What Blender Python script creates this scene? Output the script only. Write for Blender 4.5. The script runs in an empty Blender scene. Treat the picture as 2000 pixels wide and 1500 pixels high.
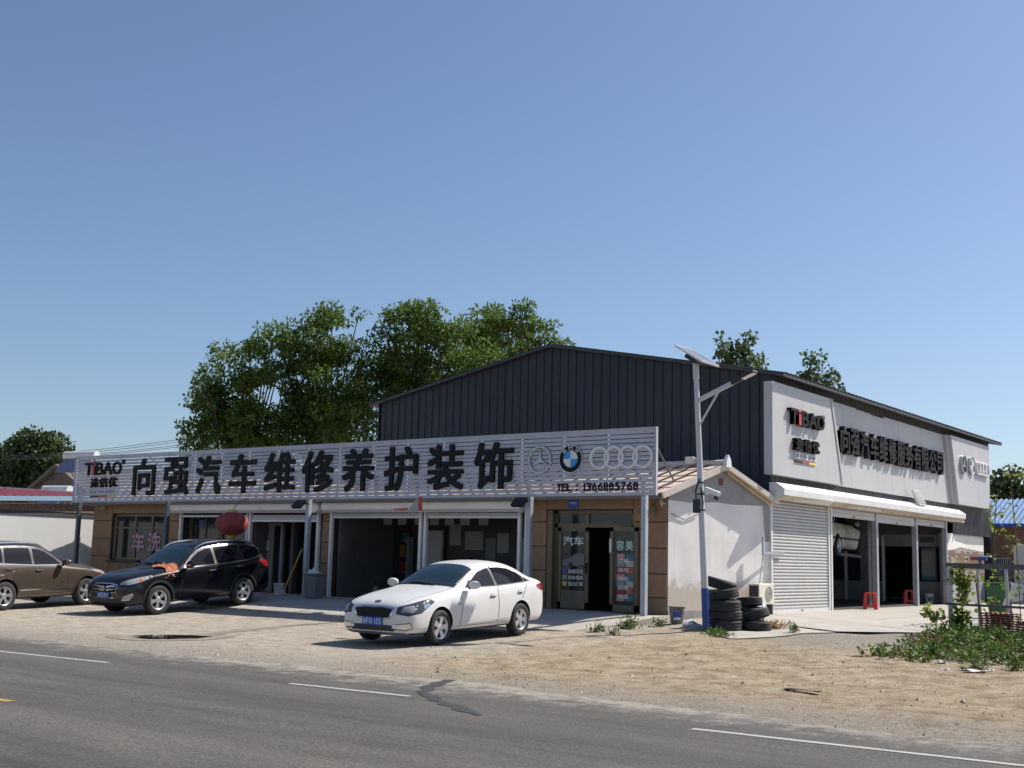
import bpy, bmesh, math, random
import numpy as np
from mathutils import Vector, Matrix
from mathutils.bvhtree import BVHTree
from mathutils.geometry import delaunay_2d_cdt

R = math.radians
random.seed(7)
scene = bpy.context.scene
col = scene.collection

# ------------------------------------------------------------------ camera
CAM = Vector((14.594, -25.158, 1.322))
YAW, PITCH, ROLL, FPX = -0.648, 0.144, 0.025, 2331.8
_d = Vector((math.sin(YAW)*math.cos(PITCH), math.cos(YAW)*math.cos(PITCH), math.sin(PITCH)))
_r = Vector((math.cos(YAW), -math.sin(YAW), 0)); _u = _r.cross(_d)
_r, _u = _r*math.cos(ROLL)+_u*math.sin(ROLL), -_r*math.sin(ROLL)+_u*math.cos(ROLL)
cd = bpy.data.cameras.new('camera'); cam = bpy.data.objects.new('camera', cd); col.objects.link(cam)
m3 = Matrix((_r, _u, -_d)).transposed()
cam.matrix_world = Matrix.Translation(CAM) @ m3.to_4x4()
cd.sensor_width = 36; cd.lens = FPX/2000*36; cd.clip_start = .1; cd.clip_end = 5000
scene.camera = cam

# ------------------------------------------------------------------ light
SUN_DIR = Vector((.43, .80, 1.0)).normalized()
elev = math.asin(SUN_DIR.z); rot = math.atan2(SUN_DIR.x, SUN_DIR.y)
w = bpy.data.worlds.new('World'); scene.world = w; w.use_nodes = True
nt = w.node_tree; nt.nodes.clear()
sky = nt.nodes.new('ShaderNodeTexSky'); sky.sky_type = 'NISHITA'; sky.sun_disc = False
sky.sun_elevation = elev; sky.sun_rotation = rot
sky.altitude = 0; sky.air_density = 0.9; sky.dust_density = 1.0; sky.ozone_density = 3.6
bg = nt.nodes.new('ShaderNodeBackground'); bg.inputs['Strength'].default_value = 0.096
wo = nt.nodes.new('ShaderNodeOutputWorld')
nt.links.new(sky.outputs[0], bg.inputs[0]); nt.links.new(bg.outputs[0], wo.inputs[0])
sl = bpy.data.lights.new('sun', 'SUN'); sl.energy = 5.0; sl.angle = R(.53); sl.color = (1, .94, .84)
so = bpy.data.objects.new('sun', sl); col.objects.link(so)
so.rotation_euler = SUN_DIR.to_track_quat('Z', 'Y').to_euler(); so.location = (20, 20, 40)
vs = scene.view_settings
vs.view_transform = 'Standard'; vs.look = 'None'; vs.exposure = 0.36; vs.gamma = 1.0; vs.use_curve_mapping = False
scene.cycles.max_bounces = 6; scene.cycles.transparent_max_bounces = 8
scene.cycles.use_adaptive_sampling = True

# ------------------------------------------------------------------ materials
def nodes_of(name):
    m = bpy.data.materials.new(name); m.use_nodes = True
    t = m.node_tree; b = t.nodes['Principled BSDF']
    return m, t, b
def N(t, kind, **kw):
    n = t.nodes.new(kind)
    for k, v in kw.items():
        if k in n.inputs: n.inputs[k].default_value = v
        else: setattr(n, k, v)
    return n
def coords(t, scale=(1, 1, 1), obj=True):
    tc = N(t, 'ShaderNodeTexCoord'); mp = N(t, 'ShaderNodeMapping'); mp.inputs['Scale'].default_value = scale
    t.links.new(tc.outputs['Object' if obj else 'Generated'], mp.inputs[0]); return mp.outputs[0]
def wcoords(t, scale=(1, 1, 1)):
    g = N(t, 'ShaderNodeNewGeometry'); mp = N(t, 'ShaderNodeMapping'); mp.inputs['Scale'].default_value = scale
    t.links.new(g.outputs['Position'], mp.inputs[0]); return mp.outputs[0]
def ramp(t, fac, stops):
    r = N(t, 'ShaderNodeValToRGB'); el = r.color_ramp.elements
    while len(el) < len(stops): el.new(.5)
    for e, (p, c) in zip(el, stops):
        e.position = p; e.color = (*c, 1) if len(c) == 3 else c
    t.links.new(fac, r.inputs[0]); return r.outputs[0]
def mixc(t, a, b, fac, mode='MIX'):
    m = N(t, 'ShaderNodeMix', data_type='RGBA', blend_type=mode)
    for sock, v in ((m.inputs[6], a), (m.inputs[7], b), (m.inputs[0], fac)):
        if isinstance(v, (tuple, list)): sock.default_value = (*v, 1) if len(v) == 3 else v
        elif isinstance(v, (int, float)): sock.default_value = v
        else: t.links.new(v, sock)
    return m.outputs[2]
def noise(t, vec, scale, detail=4, rough=.55):
    n = N(t, 'ShaderNodeTexNoise', Scale=scale, Detail=detail, Roughness=rough)
    t.links.new(vec, n.inputs['Vector']); return n.outputs[0]
def bump(t, b, h, strength=.3, dist=.02):
    bn = N(t, 'ShaderNodeBump', Strength=strength, Distance=dist)
    t.links.new(h, bn.inputs['Height']); t.links.new(bn.outputs[0], b.inputs['Normal'])
def plain(name, c, rough=.6, metal=0., var=.12, scale=3., bmp=0., bscale=40., spec=.5, coat=0., dirt=None, dscale=1.2, streak=None, splash=None):
    """colour with soft mottling, optional dirt patches and fine relief"""
    m, t, b = nodes_of(name)
    v = wcoords(t)
    n1 = noise(t, v, scale, 5)
    lo = tuple(x*(1-var) for x in c); hi = tuple(min(1, x*(1+var)) for x in c)
    cc = ramp(t, n1, [(.3, lo), (.7, hi)])
    if dirt:
        n2 = noise(t, v, dscale, 6, .65)
        f = ramp(t, n2, [(.5, (0, 0, 0)), (.75, (.75, .75, .75))])
        cc = mixc(t, cc, dirt, f)
    if streak:                              # rain streaks running down
        n3 = noise(t, wcoords(t, (5., 5., .35)), 1.6, 5, .6)
        cc = mixc(t, cc, streak, ramp(t, n3, [(.52, (0, 0, 0)), (.78, (.6, .6, .6))]))
    if splash:                              # mud splashed on the foot of the wall, ragged upper edge
        sx = N(t, 'ShaderNodeSeparateXYZ'); t.links.new(v, sx.inputs[0])
        md = N(t, 'ShaderNodeMath', operation='MULTIPLY_ADD'); md.inputs[1].default_value = -1.3
        t.links.new(noise(t, v, 2.6, 7, .7), md.inputs[0]); t.links.new(sx.outputs[2], md.inputs[2])
        cc = mixc(t, cc, splash, ramp(t, md.outputs[0], [(0, (.75, .75, .75)), (.22, (0, 0, 0))]))
    t.links.new(cc, b.inputs['Base Color'])
    b.inputs['Roughness'].default_value = rough; b.inputs['Metallic'].default_value = metal
    b.inputs['Specular IOR Level'].default_value = spec; b.inputs['Coat Weight'].default_value = coat
    b.inputs['Coat Roughness'].default_value = .05
    if bmp: bump(t, b, noise(t, v, bscale, 4), bmp, .01)
    return m
M = {}
M['letter_black'] = plain('letter_black', (.009, .009, .010), .6, var=.1, spec=.25)
M['letter_red'] = plain('letter_red', (.5, .06, .06), .5)
M['flag_black'] = plain('flag_black', (.01, .01, .015), .5)
M['flag_red'] = plain('flag_red', (.5, .04, .07), .5)
M['flag_gold'] = plain('flag_gold', (.75, .6, .08), .5)
M['slat'] = plain('sign_slat_paint', (.47, .48, .54), .45, var=.06, scale=1.5, dirt=(.36, .36, .4), dscale=.8)
M['sign_plate'] = plain('sign_plate', (.6, .61, .65), .4, var=.05)
M['steel_grey'] = plain('galvanised_steel', (.42, .45, .5), .45, .3, .12, 6, dirt=(.28, .24, .2), dscale=3)
M['steel_dark'] = plain('dark_steel', (.09, .095, .105), .5, .2, .15, 5)
M['alu_white'] = plain('white_shutter_rail', (.68, .68, .68), .4, var=.06, dirt=(.5, .48, .44), dscale=2.5)
M['shutter_box'] = plain('shutter_box_sheet', (.62, .62, .61), .45, var=.06, scale=2, dirt=(.48, .46, .42), dscale=1.5)
M['tile_brown'] = plain('brown_stone_tile', (.275, .165, .10), .8, var=.14, scale=5, bmp=.25, bscale=60, dirt=(.2, .125, .08), dscale=.9)
M['tile_plinth'] = plain('brown_plinth_tile', (.20, .135, .09), .8, var=.15, scale=5, bmp=.2, bscale=60)
M['grout'] = plain('dark_grout', (.06, .045, .035), .9)
M['plaster_white'] = plain('white_plaster', (.83, .80, .77), .85, var=.05, scale=1.2, bmp=.12, bscale=25, dirt=(.67, .635, .59), dscale=.9, streak=(.66, .62, .57), splash=(.50, .42, .33))
M['plaster_white_left'] = plain('white_rendered_wall', (.69, .685, .67), .85, var=.04, scale=.8, bmp=.1, bscale=20, dirt=(.68, .66, .63), dscale=.5)
M['cement_grey'] = plain('grey_cement_render', (.33, .325, .325), .9, var=.1, scale=3, bmp=.35, bscale=18, dirt=(.24, .235, .235), dscale=2.5)
M['roof_tile'] = plain('faded_roof_sheet', (.62, .50, .42), .75, var=.1, scale=2, bmp=.1, dirt=(.55, .52, .47), dscale=2)
M['roof_edge'] = plain('roof_barge_sheet', (.66, .58, .52), .7, var=.08, dirt=(.5, .36, .26), dscale=2)
M['soffit_wood'] = plain('pale_timber', (.55, .43, .29), .8, var=.15, scale=4)
M['dark_red'] = plain('dark_red_sheet', (.2, .05, .05), .6)
M['shed_sheet'] = plain('dark_navy_sheet', (.032, .037, .048), .5, .0, .14, .9, spec=.35, dirt=(.045, .047, .052), dscale=.4, streak=(.05, .052, .058))
M['shed_trim'] = plain('dark_trim_sheet', (.05, .05, .052), .55, 0, .1)
M['shed_side'] = plain('dark_grey_sheet', (.10, .10, .105), .55, 0, .12)
M['acp_grey'] = plain('side_sign_panel', (.50, .49, .50), .45, var=.035, scale=.7, dirt=(.45, .44, .43), dscale=.8, streak=(.42, .41, .40))
M['canopy_white'] = plain('canopy_sheet', (.74, .74, .74), .35, .0, .05, 1.5, dirt=(.6, .57, .52), dscale=1.3)
M['canopy_soffit'] = plain('canopy_soffit', (.55, .47, .37), .7, var=.12, dirt=(.35, .22, .12), dscale=2.5)
M['shutter_slat'] = plain('shutter_slat_sheet', (.48, .475, .47), .42, .1, .06, 2, dirt=(.45, .43, .4), dscale=2.2)
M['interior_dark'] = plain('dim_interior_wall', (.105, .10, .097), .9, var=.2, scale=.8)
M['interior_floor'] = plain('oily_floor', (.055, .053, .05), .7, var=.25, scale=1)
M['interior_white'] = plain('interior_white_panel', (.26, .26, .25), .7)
M['paper'] = plain('poster_paper', (.42, .40, .36), .8, var=.05)
M['paper_pink'] = plain('poster_print', (.55, .3, .28), .8, var=.3, scale=9)
M['paper_blue'] = plain('poster_blue', (.07, .17, .22), .7)
M['plaque_blue'] = plain('blue_plaque', (.03, .08, .42), .4)
M['white_print'] = plain('white_print', (.75, .76, .78), .6, var=.03)
M['pink_print'] = plain('pink_film_lettering', (.62, .42, .52), .6, var=.05)
M['pink_print_dark'] = plain('mauve_film_lettering', (.45, .22, .36), .6, var=.05)
M['blue_print'] = plain('blue_film_lettering', (.12, .12, .5), .6, var=.05)
M['teal_print'] = plain('pale_teal_lettering', (.45, .62, .6), .6, var=.05)
M['bronze_frame'] = plain('bronze_door_frame', (.14, .115, .075), .45, .3, .12)
M['brushed'] = plain('brushed_metal_emblem', (.4, .41, .43), .3, .75, .08)
M['emblem_white'] = plain('white_emblem', (.72, .72, .74), .35, var=.03)
M['bmw_blue'] = plain('emblem_blue', (.03, .28, .62), .35)
M['lantern_red'] = plain('faded_lantern_cloth', (.3, .045, .045), .75, var=.25, scale=5, dirt=(.42, .16, .14), dscale=4)
M['lantern_gold'] = plain('lantern_gold_trim', (.55, .42, .08), .6)
M['black_plastic'] = plain('black_plastic', (.02, .02, .022), .5)
M['grey_plastic'] = plain('grey_plastic', (.16, .165, .17), .55, var=.1)
M['white_plastic'] = plain('white_plastic', (.7, .7, .7), .45, var=.05, dirt=(.5, .48, .45), dscale=5)
M['cream_plastic'] = plain('cream_plastic', (.68, .64, .54), .5, var=.06)
M['red_plastic'] = plain('red_plastic', (.72, .045, .02), .35, var=.06)
M['green_plastic'] = plain('green_bin_plastic', (.02, .1, .035), .5, var=.15)
M['rubber'] = plain('tyre_rubber', (.022, .022, .023), .8, var=.25, scale=8, bmp=.2, bscale=70, dirt=(.06, .055, .05), dscale=4)
M['tarp_blue'] = plain('blue_lacquer', (.02, .06, .26), .4, var=.12)
M['pole_grey'] = plain('pole_pale_paint', (.55, .56, .58), .4, var=.06, dirt=(.45, .43, .42), dscale=3)
M['solar_cell'] = plain('solar_cell', (.20, .20, .26), .25, .0, .1, 3, spec=.6)
M['straw'] = plain('dry_straw', (.42, .26, .11), .9, var=.25)
M['cloth_orange'] = plain('orange_cloth', (.40, .13, .07), .9, var=.3, scale=14)
M['wood_grey'] = plain('weathered_timber', (.13, .127, .12), .85, var=.25, scale=6, bmp=.3, bscale=30)
M['cardboard'] = plain('moulded_pulp_tray', (.26, .10, .06), .85, var=.2)
M['brick_red_house'] = None
M['concrete'] = None

# ------------------------------------------------------------------ special materials
def glass_mat(name, c=(.015, .02, .024), rough=.03, alpha=1., spec=.8):
    m, t, b = nodes_of(name)
    b.inputs['Base Color'].default_value = (*c, 1); b.inputs['Roughness'].default_value = rough
    b.inputs['Specular IOR Level'].default_value = spec; b.inputs['Alpha'].default_value = alpha
    return m
M['shop_glass'] = glass_mat('shop_window_glass', (.03, .04, .042), .04, .55)
M['car_glass'] = glass_mat('tinted_car_glass', (.008, .008, .011), .03, spec=.3)
M['windscreen'] = glass_mat('windscreen_glass', (.012, .03, .04), .03)
M['lamp_clear'] = glass_mat('clear_lamp_lens', (.32, .34, .36), .08)
M['lamp_dark'] = glass_mat('smoked_lamp_lens', (.05, .055, .065), .06)
M['lamp_red'] = glass_mat('red_lamp_lens', (.26, .010, .014), .12)
M['lamp_amber'] = glass_mat('amber_lamp_lens', (.6, .16, .05), .15)
def paint(name, c, rough=.25, coat=1., metal=0.):
    m, t, b = nodes_of(name)
    n1 = noise(t, wcoords(t), 2.2, 5)
    cc = ramp(t, n1, [(.35, tuple(x*.93 for x in c)), (.7, c)])
    t.links.new(cc, b.inputs['Base Color'])
    b.inputs['Roughness'].default_value = rough; b.inputs['Metallic'].default_value = metal
    b.inputs['Coat Weight'].default_value = coat; b.inputs['Coat Roughness'].default_value = .06
    return m
M['paint_white'] = paint('white_car_paint', (.68, .675, .67), .35, .35)
M['paint_black'] = paint('black_car_paint', (.006, .0065, .008), .2, .25)
M['paint_brown'] = paint('bronze_car_paint', (.115, .09, .07), .3, .8, .45)
M['paint_old'] = paint('dull_white_car_paint', (.6, .6, .58), .4, .2)
M['chrome'] = plain('chrome_trim', (.62, .63, .65), .12, .95, .04)
M['alloy'] = plain('alloy_wheel', (.58, .59, .61), .28, .7, .06)
M['well'] = plain('wheel_well_liner', (.012, .012, .012), .9)
M['plate_blue'] = plain('number_plate_blue', (.015, .085, .42), .4, var=.04)

def asphalt_mat():
    m, t, b = nodes_of('asphalt'); v = wcoords(t)
    fine = noise(t, v, 30, 8, .9); mid = noise(t, wcoords(t, (.3, 1.3, 1)), 1.6, 6, .7); big = noise(t, wcoords(t, (.03, .75, 1)), 1, 3)
    c1 = ramp(t, fine, [(.32, (.026, .025, .024)), (.48, (.076, .073, .070)), (.66, (.19, .18, .17))])
    c2 = mixc(t, c1, ramp(t, mid, [(.3, (.80, .80, .80)), (.7, (1.2, 1.19, 1.17))]), 1., 'MULTIPLY')
    c3 = mixc(t, c2, ramp(t, big, [(.35, (.74, .74, .75)), (.65, (1.18, 1.17, 1.15))]), 1., 'MULTIPLY')
    # dust towards the verge (y > -12.6)
    sx = N(t, 'ShaderNodeSeparateXYZ'); t.links.new(v, sx.inputs[0])
    ad = N(t, 'ShaderNodeMath', operation='ADD'); t.links.new(sx.outputs[1], ad.inputs[0])
    nn = noise(t, v, 2.2, 10, .82); mu = N(t, 'ShaderNodeMath', operation='MULTIPLY'); mu.inputs[1].default_value = 6.5
    t.links.new(nn, mu.inputs[0]); t.links.new(mu.outputs[0], ad.inputs[1])
    mr = N(t, 'ShaderNodeMapRange'); mr.inputs[1].default_value = -9.0; mr.inputs[2].default_value = -7.9
    t.links.new(ad.outputs[0], mr.inputs[0])
    dust = ramp(t, fine, [(.36, (.17, .15, .13)), (.62, (.40, .355, .305))])
    c4 = mixc(t, c3, dust, mr.outputs[0])
    t.links.new(c4, b.inputs['Base Color']); b.inputs['Roughness'].default_value = .85; b.inputs['Specular IOR Level'].default_value = .3
    bump(t, b, fine, .6, .012)
    return m
def ground_mat():
    m, t, b = nodes_of('lot_ground'); v = wcoords(t)
    sx = N(t, 'ShaderNodeSeparateXYZ'); t.links.new(v, sx.inputs[0])
    X, Y = sx.outputs[0], sx.outputs[1]
    fine = noise(t, v, 30, 6, .75); mid = noise(t, v, 2.2, 6, .65); streak = noise(t, wcoords(t, (.8, 1.25, 1)), 5.5, 8, .78)
    def mrange(src, a, c_): 
        n = N(t, 'ShaderNodeMapRange'); n.inputs[1].default_value = a; n.inputs[2].default_value = c_
        t.links.new(src, n.inputs[0]); return n.outputs[0]
    def add(a, b_, k):
        mu = N(t, 'ShaderNodeMath', operation='MULTIPLY_ADD'); t.links.new(b_, mu.inputs[0]); mu.inputs[1].default_value = k
        t.links.new(a, mu.inputs[2]); return mu.outputs[0]
    # pale, hard packed forecourt in front of the shop (left), brown dirt towards the corner (right)
    dirtf = mrange(add(add(X, mid, 3.0), Y, -.10), 1.6, 4.6)
    lot = ramp(t, mid, [(.34, (.36, .315, .26)), (.5, (.465, .41, .345)), (.66, (.55, .49, .42))])
    lot = mixc(t, lot, ramp(t, streak, [(.36, (.78, .77, .76)), (.48, (1, 1, 1)), (.64, (1.12, 1.11, 1.1))]), 1., 'MULTIPLY')
    dirt = ramp(t, mid, [(.34, (.29, .215, .14)), (.5, (.42, .335, .235)), (.66, (.52, .44, .34))])
    dirt = mixc(t, dirt, ramp(t, streak, [(.37, (.68, .65, .62)), (.46, (.97, .97, .97)), (.62, (1.15, 1.14, 1.12))]), 1., 'MULTIPLY')
    c = mixc(t, lot, dirt, dirtf)
    # grey gravel belt along the road and in the driveway mouth
    gr = mrange(add(Y, mid, -3.0), -10.9, -12.4)
    gravel = ramp(t, fine, [(.3, (.21, .19, .165)), (.55, (.36, .325, .285)), (.8, (.50, .455, .405))])
    c = mixc(t, c, gravel, mixc(t, (0, 0, 0), (.75, .75, .75), gr))
    dr1 = mrange(add(X, mid, 1.6), 4.0, 5.2); dr2 = mrange(add(Y, mid, 2.), -3.2, -.6)
    drf = N(t, 'ShaderNodeMath', operation='MULTIPLY'); t.links.new(dr1, drf.inputs[0]); t.links.new(dr2, drf.inputs[1])
    c = mixc(t, c, gravel, drf.outputs[0])
    c = mixc(t, c, ramp(t, fine, [(.36, (.70, .68, .66)), (.48, (1, 1, 1)), (.64, (1.2, 1.19, 1.17))]), 1., 'MULTIPLY')
    t.links.new(c, b.inputs['Base Color']); b.inputs['Roughness'].default_value = .95; b.inputs['Specular IOR Level'].default_value = .15
    hb = N(t, 'ShaderNodeMath', operation='ADD'); t.links.new(fine, hb.inputs[0]); t.links.new(streak, hb.inputs[1])
    bump(t, b, hb.outputs[0], 1.0, .05)
    return m
def concrete_mat():
    m, t, b = nodes_of('concrete'); v = wcoords(t)
    n1 = noise(t, v, 1.4, 6, .6); n2 = noise(t, v, 22, 5, .7)
    c = ramp(t, n1, [(.25, (.34, .315, .275)), (.55, (.42, .39, .35)), (.8, (.48, .45, .405))])
    c = mixc(t, c, ramp(t, n2, [(.3, (.85, .85, .85)), (.6, (1.05, 1.05, 1.05))]), 1., 'MULTIPLY')
    t.links.new(c, b.inputs['Base Color']); b.inputs['Roughness'].default_value = .9
    bump(t, b, n2, .3, .01); return m
def brick_mat():
    m, t, b = nodes_of('red_brickwork'); v = coords(t, (1, 1, 1))
    br = N(t, 'ShaderNodeTexBrick', Scale=4.0); br.inputs['Color1'].default_value = (.2, .08, .05, 1); br.inputs['Color2'].default_value = (.28, .13, .08, 1)
    br.inputs['Mortar'].default_value = (.3, .26, .22, 1); br.inputs['Mortar Size'].default_value = .025
    rt = N(t, 'ShaderNodeMapping'); rt.inputs['Rotation'].default_value = (R(90), 0, R(0)); t.links.new(v, rt.inputs[0]); t.links.new(rt.outputs[0], br.inputs[0])
    t.links.new(br.outputs[0], b.inputs['Base Color']); b.inputs['Roughness'].default_value = .9
    bump(t, b, br.outputs[1], -.4, .01); return m
def leaf_mat(name, c, c2, trans=.35):
    m, t, b = nodes_of(name)
    n1 = noise(t, wcoords(t), .9, 3)
    oi = N(t, 'ShaderNodeNewGeometry')
    cc = mixc(t, c, c2, ramp(t, n1, [(.35, (0, 0, 0)), (.65, (1, 1, 1))]))
    cc = mixc(t, cc, ramp(t, oi.outputs['Random Per Island'], [(0, (.65, .7, .6)), (1, (1.35, 1.3, 1.25))]), 1., 'MULTIPLY')
    t.links.new(cc, b.inputs['Base Color']); b.inputs['Roughness'].default_value = .55; b.inputs['Specular IOR Level'].default_value = .3
    tr = N(t, 'ShaderNodeBsdfTranslucent'); t.links.new(cc, tr.inputs[0])
    mx = N(t, 'ShaderNodeMixShader'); mx.inputs[0].default_value = trans
    out = t.nodes['Material Output']
    t.links.new(b.outputs[0], mx.inputs[1]); t.links.new(tr.outputs[0], mx.inputs[2]); t.links.new(mx.outputs[0], out.inputs[0])
    return m
M['asphalt'] = asphalt_mat(); M['ground'] = ground_mat(); M['concrete'] = concrete_mat(); M['brick'] = brick_mat()
M['road_paint'] = plain('worn_road_paint', (.40, .40, .39), .8, var=.25, scale=9, dirt=(.11, .105, .10), dscale=9)
M['road_paint_yellow'] = plain('worn_yellow_paint', (.38, .24, .07), .8, var=.2, scale=9, dirt=(.12, .1, .08), dscale=5)
M['tar'] = plain('fresh_tar_patch', (.04, .039, .039), .6, var=.3, scale=8, bmp=.3)
M['wet'] = plain('damp_ground', (.27, .225, .175), .55, var=.2, scale=3)
M['water'] = glass_mat('puddle_water', (.02, .017, .013), .03)
M['bark'] = plain('bark', (.09, .07, .05), .95, var=.3, scale=6, bmp=.5, bscale=20)
M['leaf_locust'] = leaf_mat('locust_leaf', (.06, .115, .022), (.13, .19, .036), .45)
M['leaf_poplar'] = leaf_mat('poplar_leaf', (.06, .10, .042), (.10, .145, .06))
M['leaf_far'] = leaf_mat('far_tree_leaf', (.05, .08, .036), (.08, .115, .048))
M['leaf_vine'] = leaf_mat('vine_leaf', (.14, .20, .03), (.24, .29, .06), .55)
M['leaf_weed'] = leaf_mat('weed_leaf', (.05, .105, .02), (.105, .16, .036), .4)
M['track'] = plain('packed_dirt_track', (.33, .265, .19), .95, var=.25, scale=9, bmp=.4, bscale=30)
M['dry_leaf'] = leaf_mat('dry_brown_leaf', (.16, .10, .05), (.26, .18, .10), .2)
M['stem'] = plain('vine_stem', (.12, .09, .05), .9)
M['brick_face'] = plain('worn_brick', (.24, .15, .10), .9, var=.3, scale=9)
M['stone'] = plain('pale_stone', (.46, .39, .31), .95, var=.35, scale=25)
M['red_sheet'] = plain('red_roof_sheet', (.26, .035, .045), .55, var=.12, dirt=(.2, .06, .06), dscale=1.5)
M['blue_trim'] = plain('pale_blue_trim', (.3, .46, .58), .5, var=.06)
M['blue_sheet'] = plain('blue_roof_sheet', (.12, .24, .46), .45, var=.08)
M['dark_tile_roof'] = plain('old_tile_roof', (.14, .115, .10), .9, var=.25, scale=5, bmp=.4, bscale=12)
M['tank_white'] = plain('water_heater_tank', (.68, .68, .68), .3, .1, .05)

# ------------------------------------------------------------------ mesh helpers
class MB:
    def __init__(s): s.v = []; s.f = []
    def add(s, vs_, fs_):
        o = len(s.v); s.v += [tuple(x) for x in vs_]; s.f += [tuple(i+o for i in f) for f in fs_]; return s
    def box(s, x0, x1, y0, y1, z0, z1):
        return s.add([(x0, y0, z0), (x1, y0, z0), (x1, y1, z0), (x0, y1, z0), (x0, y0, z1), (x1, y0, z1), (x1, y1, z1), (x0, y1, z1)],
                     [(0, 3, 2, 1), (4, 5, 6, 7), (0, 1, 5, 4), (1, 2, 6, 5), (2, 3, 7, 6), (3, 0, 4, 7)])
    def beam(s, p, q, wx, wz, up=(0, 0, 1)):
        p = Vector(p); q = Vector(q); d = (q-p).normalized(); up = Vector(up)
        if abs(d.dot(up)) > .98: up = Vector((0, 1, 0))
        a = d.cross(up).normalized()*wx/2; b_ = a.cross(d).normalized()*wz/2
        vs_ = [p-a-b_, p+a-b_, p+a+b_, p-a+b_, q-a-b_, q+a-b_, q+a+b_, q-a+b_]
        return s.add(vs_, [(0, 1, 2, 3), (7, 6, 5, 4), (0, 4, 5, 1), (1, 5, 6, 2), (2, 6, 7, 3), (3, 7, 4, 0)])
    def tube(s, pts, rad, n=8, cap=True):
        pts = [Vector(p) for p in pts]; k = len(pts)
        rs = rad if isinstance(rad, (list, tuple)) else [rad]*k
        vs_ = []; pa = None
        for i, p in enumerate(pts):
            d = (pts[min(i+1, k-1)]-pts[max(i-1, 0)]).normalized()
            if pa is None: pa = d.orthogonal().normalized()
            a = (pa-d*pa.dot(d)); a = a.normalized() if a.length > 1e-6 else d.orthogonal().normalized(); pa = a
            b_ = d.cross(a)
            for j in range(n):
                t_ = 2*math.pi*j/n; vs_.append(p+(a*math.cos(t_)+b_*math.sin(t_))*rs[i])
        fs_ = [(i*n+j, i*n+(j+1) % n, (i+1)*n+(j+1) % n, (i+1)*n+j) for i in range(k-1) for j in range(n)]
        if cap: fs_ += [tuple(range(n-1, -1, -1)), tuple((k-1)*n+j for j in range(n))]
        return s.add(vs_, fs_)
    def lathe(s, prof, c=(0, 0, 0), axis='Z', n=24, close=False, cap=True):
        vs_ = []; k = len(prof)
        for r_, h in prof:
            for j in range(n):
                t_ = 2*math.pi*j/n; a, b_ = r_*math.cos(t_), r_*math.sin(t_)
                v_ = {'Z': (a, b_, h), 'X': (h, a, b_), 'Y': (b_, h, a)}[axis]
                vs_.append((v_[0]+c[0], v_[1]+c[1], v_[2]+c[2]))
        kk = k if close else k-1
        fs_ = [(i*n+j, i*n+(j+1) % n, ((i+1) % k)*n+(j+1) % n, ((i+1) % k)*n+j) for i in range(kk) for j in range(n)]
        if not close and cap:
            if prof[0][0] > 1e-5: fs_.append(tuple(range(n-1, -1, -1)))
            if prof[-1][0] > 1e-5: fs_.append(tuple((k-1)*n+j for j in range(n)))
        return s.add(vs_, fs_)
    def prism(s, poly, O, U, V, Nn, depth):
        """polygon in (u,v) about O, extruded from 0 to depth along N"""
        O, U, V, Nn = Vector(O), Vector(U), Vector(V), Vector(Nn); n = len(poly)
        a = [O+U*u+V*v for u, v in poly]; b_ = [p+Nn*depth for p in a]
        return s.add(a+b_, [tuple(range(n-1, -1, -1)), tuple(range(n, 2*n))]+[(i, (i+1) % n, n+(i+1) % n, n+i) for i in range(n)])
    def quad(s, a, b_, c, d): return s.add([a, b_, c, d], [(0, 1, 2, 3)])
    def sheet(s, fn, nu, nv):
        vs_ = [fn(i/nu, j/nv) for j in range(nv+1) for i in range(nu+1)]
        return s.add(vs_, [(j*(nu+1)+i, j*(nu+1)+i+1, (j+1)*(nu+1)+i+1, (j+1)*(nu+1)+i) for j in range(nv) for i in range(nu)])
def recalc(me):
    b_ = bmesh.new(); b_.from_mesh(me); bmesh.ops.recalc_face_normals(b_, faces=b_.faces); b_.to_mesh(me); b_.free()
def mesh_of(name, mb, mat, smooth=False, fix=True):
    me = bpy.data.meshes.new(name); me.from_pydata([tuple(v) for v in mb.v], [], mb.f)
    if fix: recalc(me)
    if mat is not None: me.materials.append(M[mat] if isinstance(mat, str) else mat)
    if smooth:
        me.polygons.foreach_set('use_smooth', [True]*len(me.polygons))
        try: me.set_sharp_from_angle(angle=R(38))
        except Exception: pass
    return me
FX = None                                  # optional (x scale, x shift, y shift) of the coordinates: x scaled about the camera, y pushed back
def obj(name, mb, mat, parent=None, smooth=False, bevel=0., loc=None, world=True, fix=True):
    """one mesh object; mesh given in world coordinates unless world=False"""
    off = Vector((0, 0, 0))
    if world and parent is not None:
        p = parent
        while p is not None: off += Vector(p.location); p = p.parent
    me = mb if isinstance(mb, bpy.types.Mesh) else None
    if me is None and FX and parent is not None and world:
        mb.v = [(FX[0]*v[0]+FX[1], v[1]+FX[2], v[2]) for v in mb.v]
    if me is None:
        if off.length: mb.v = [(v[0]-off.x, v[1]-off.y, v[2]-off.z) for v in mb.v]
        me = mesh_of(name, mb, mat, smooth, fix)
    o = bpy.data.objects.new(name, me); col.objects.link(o)
    if parent is not None: o.parent = parent
    if loc: o.location = loc
    if bevel:
        bv = o.modifiers.new('bevel', 'BEVEL'); bv.width = bevel; bv.segments = 2; bv.limit_method = 'ANGLE'; bv.angle_limit = R(40)
    return o
def tag(o, label, cat, group=None):
    o['label'] = label; o['category'] = cat
    if group: o['group'] = group
    return o
def thing(name, label, cat, loc=(0, 0, 0), rotz=0., group=None):
    o = bpy.data.objects.new(name, None); col.objects.link(o); o.location = loc; o.rotation_euler = (0, 0, rotz)
    o.empty_display_size = .2
    return tag(o, label, cat, group)
def struct(o): o['kind'] = 'structure'; return o
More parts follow.
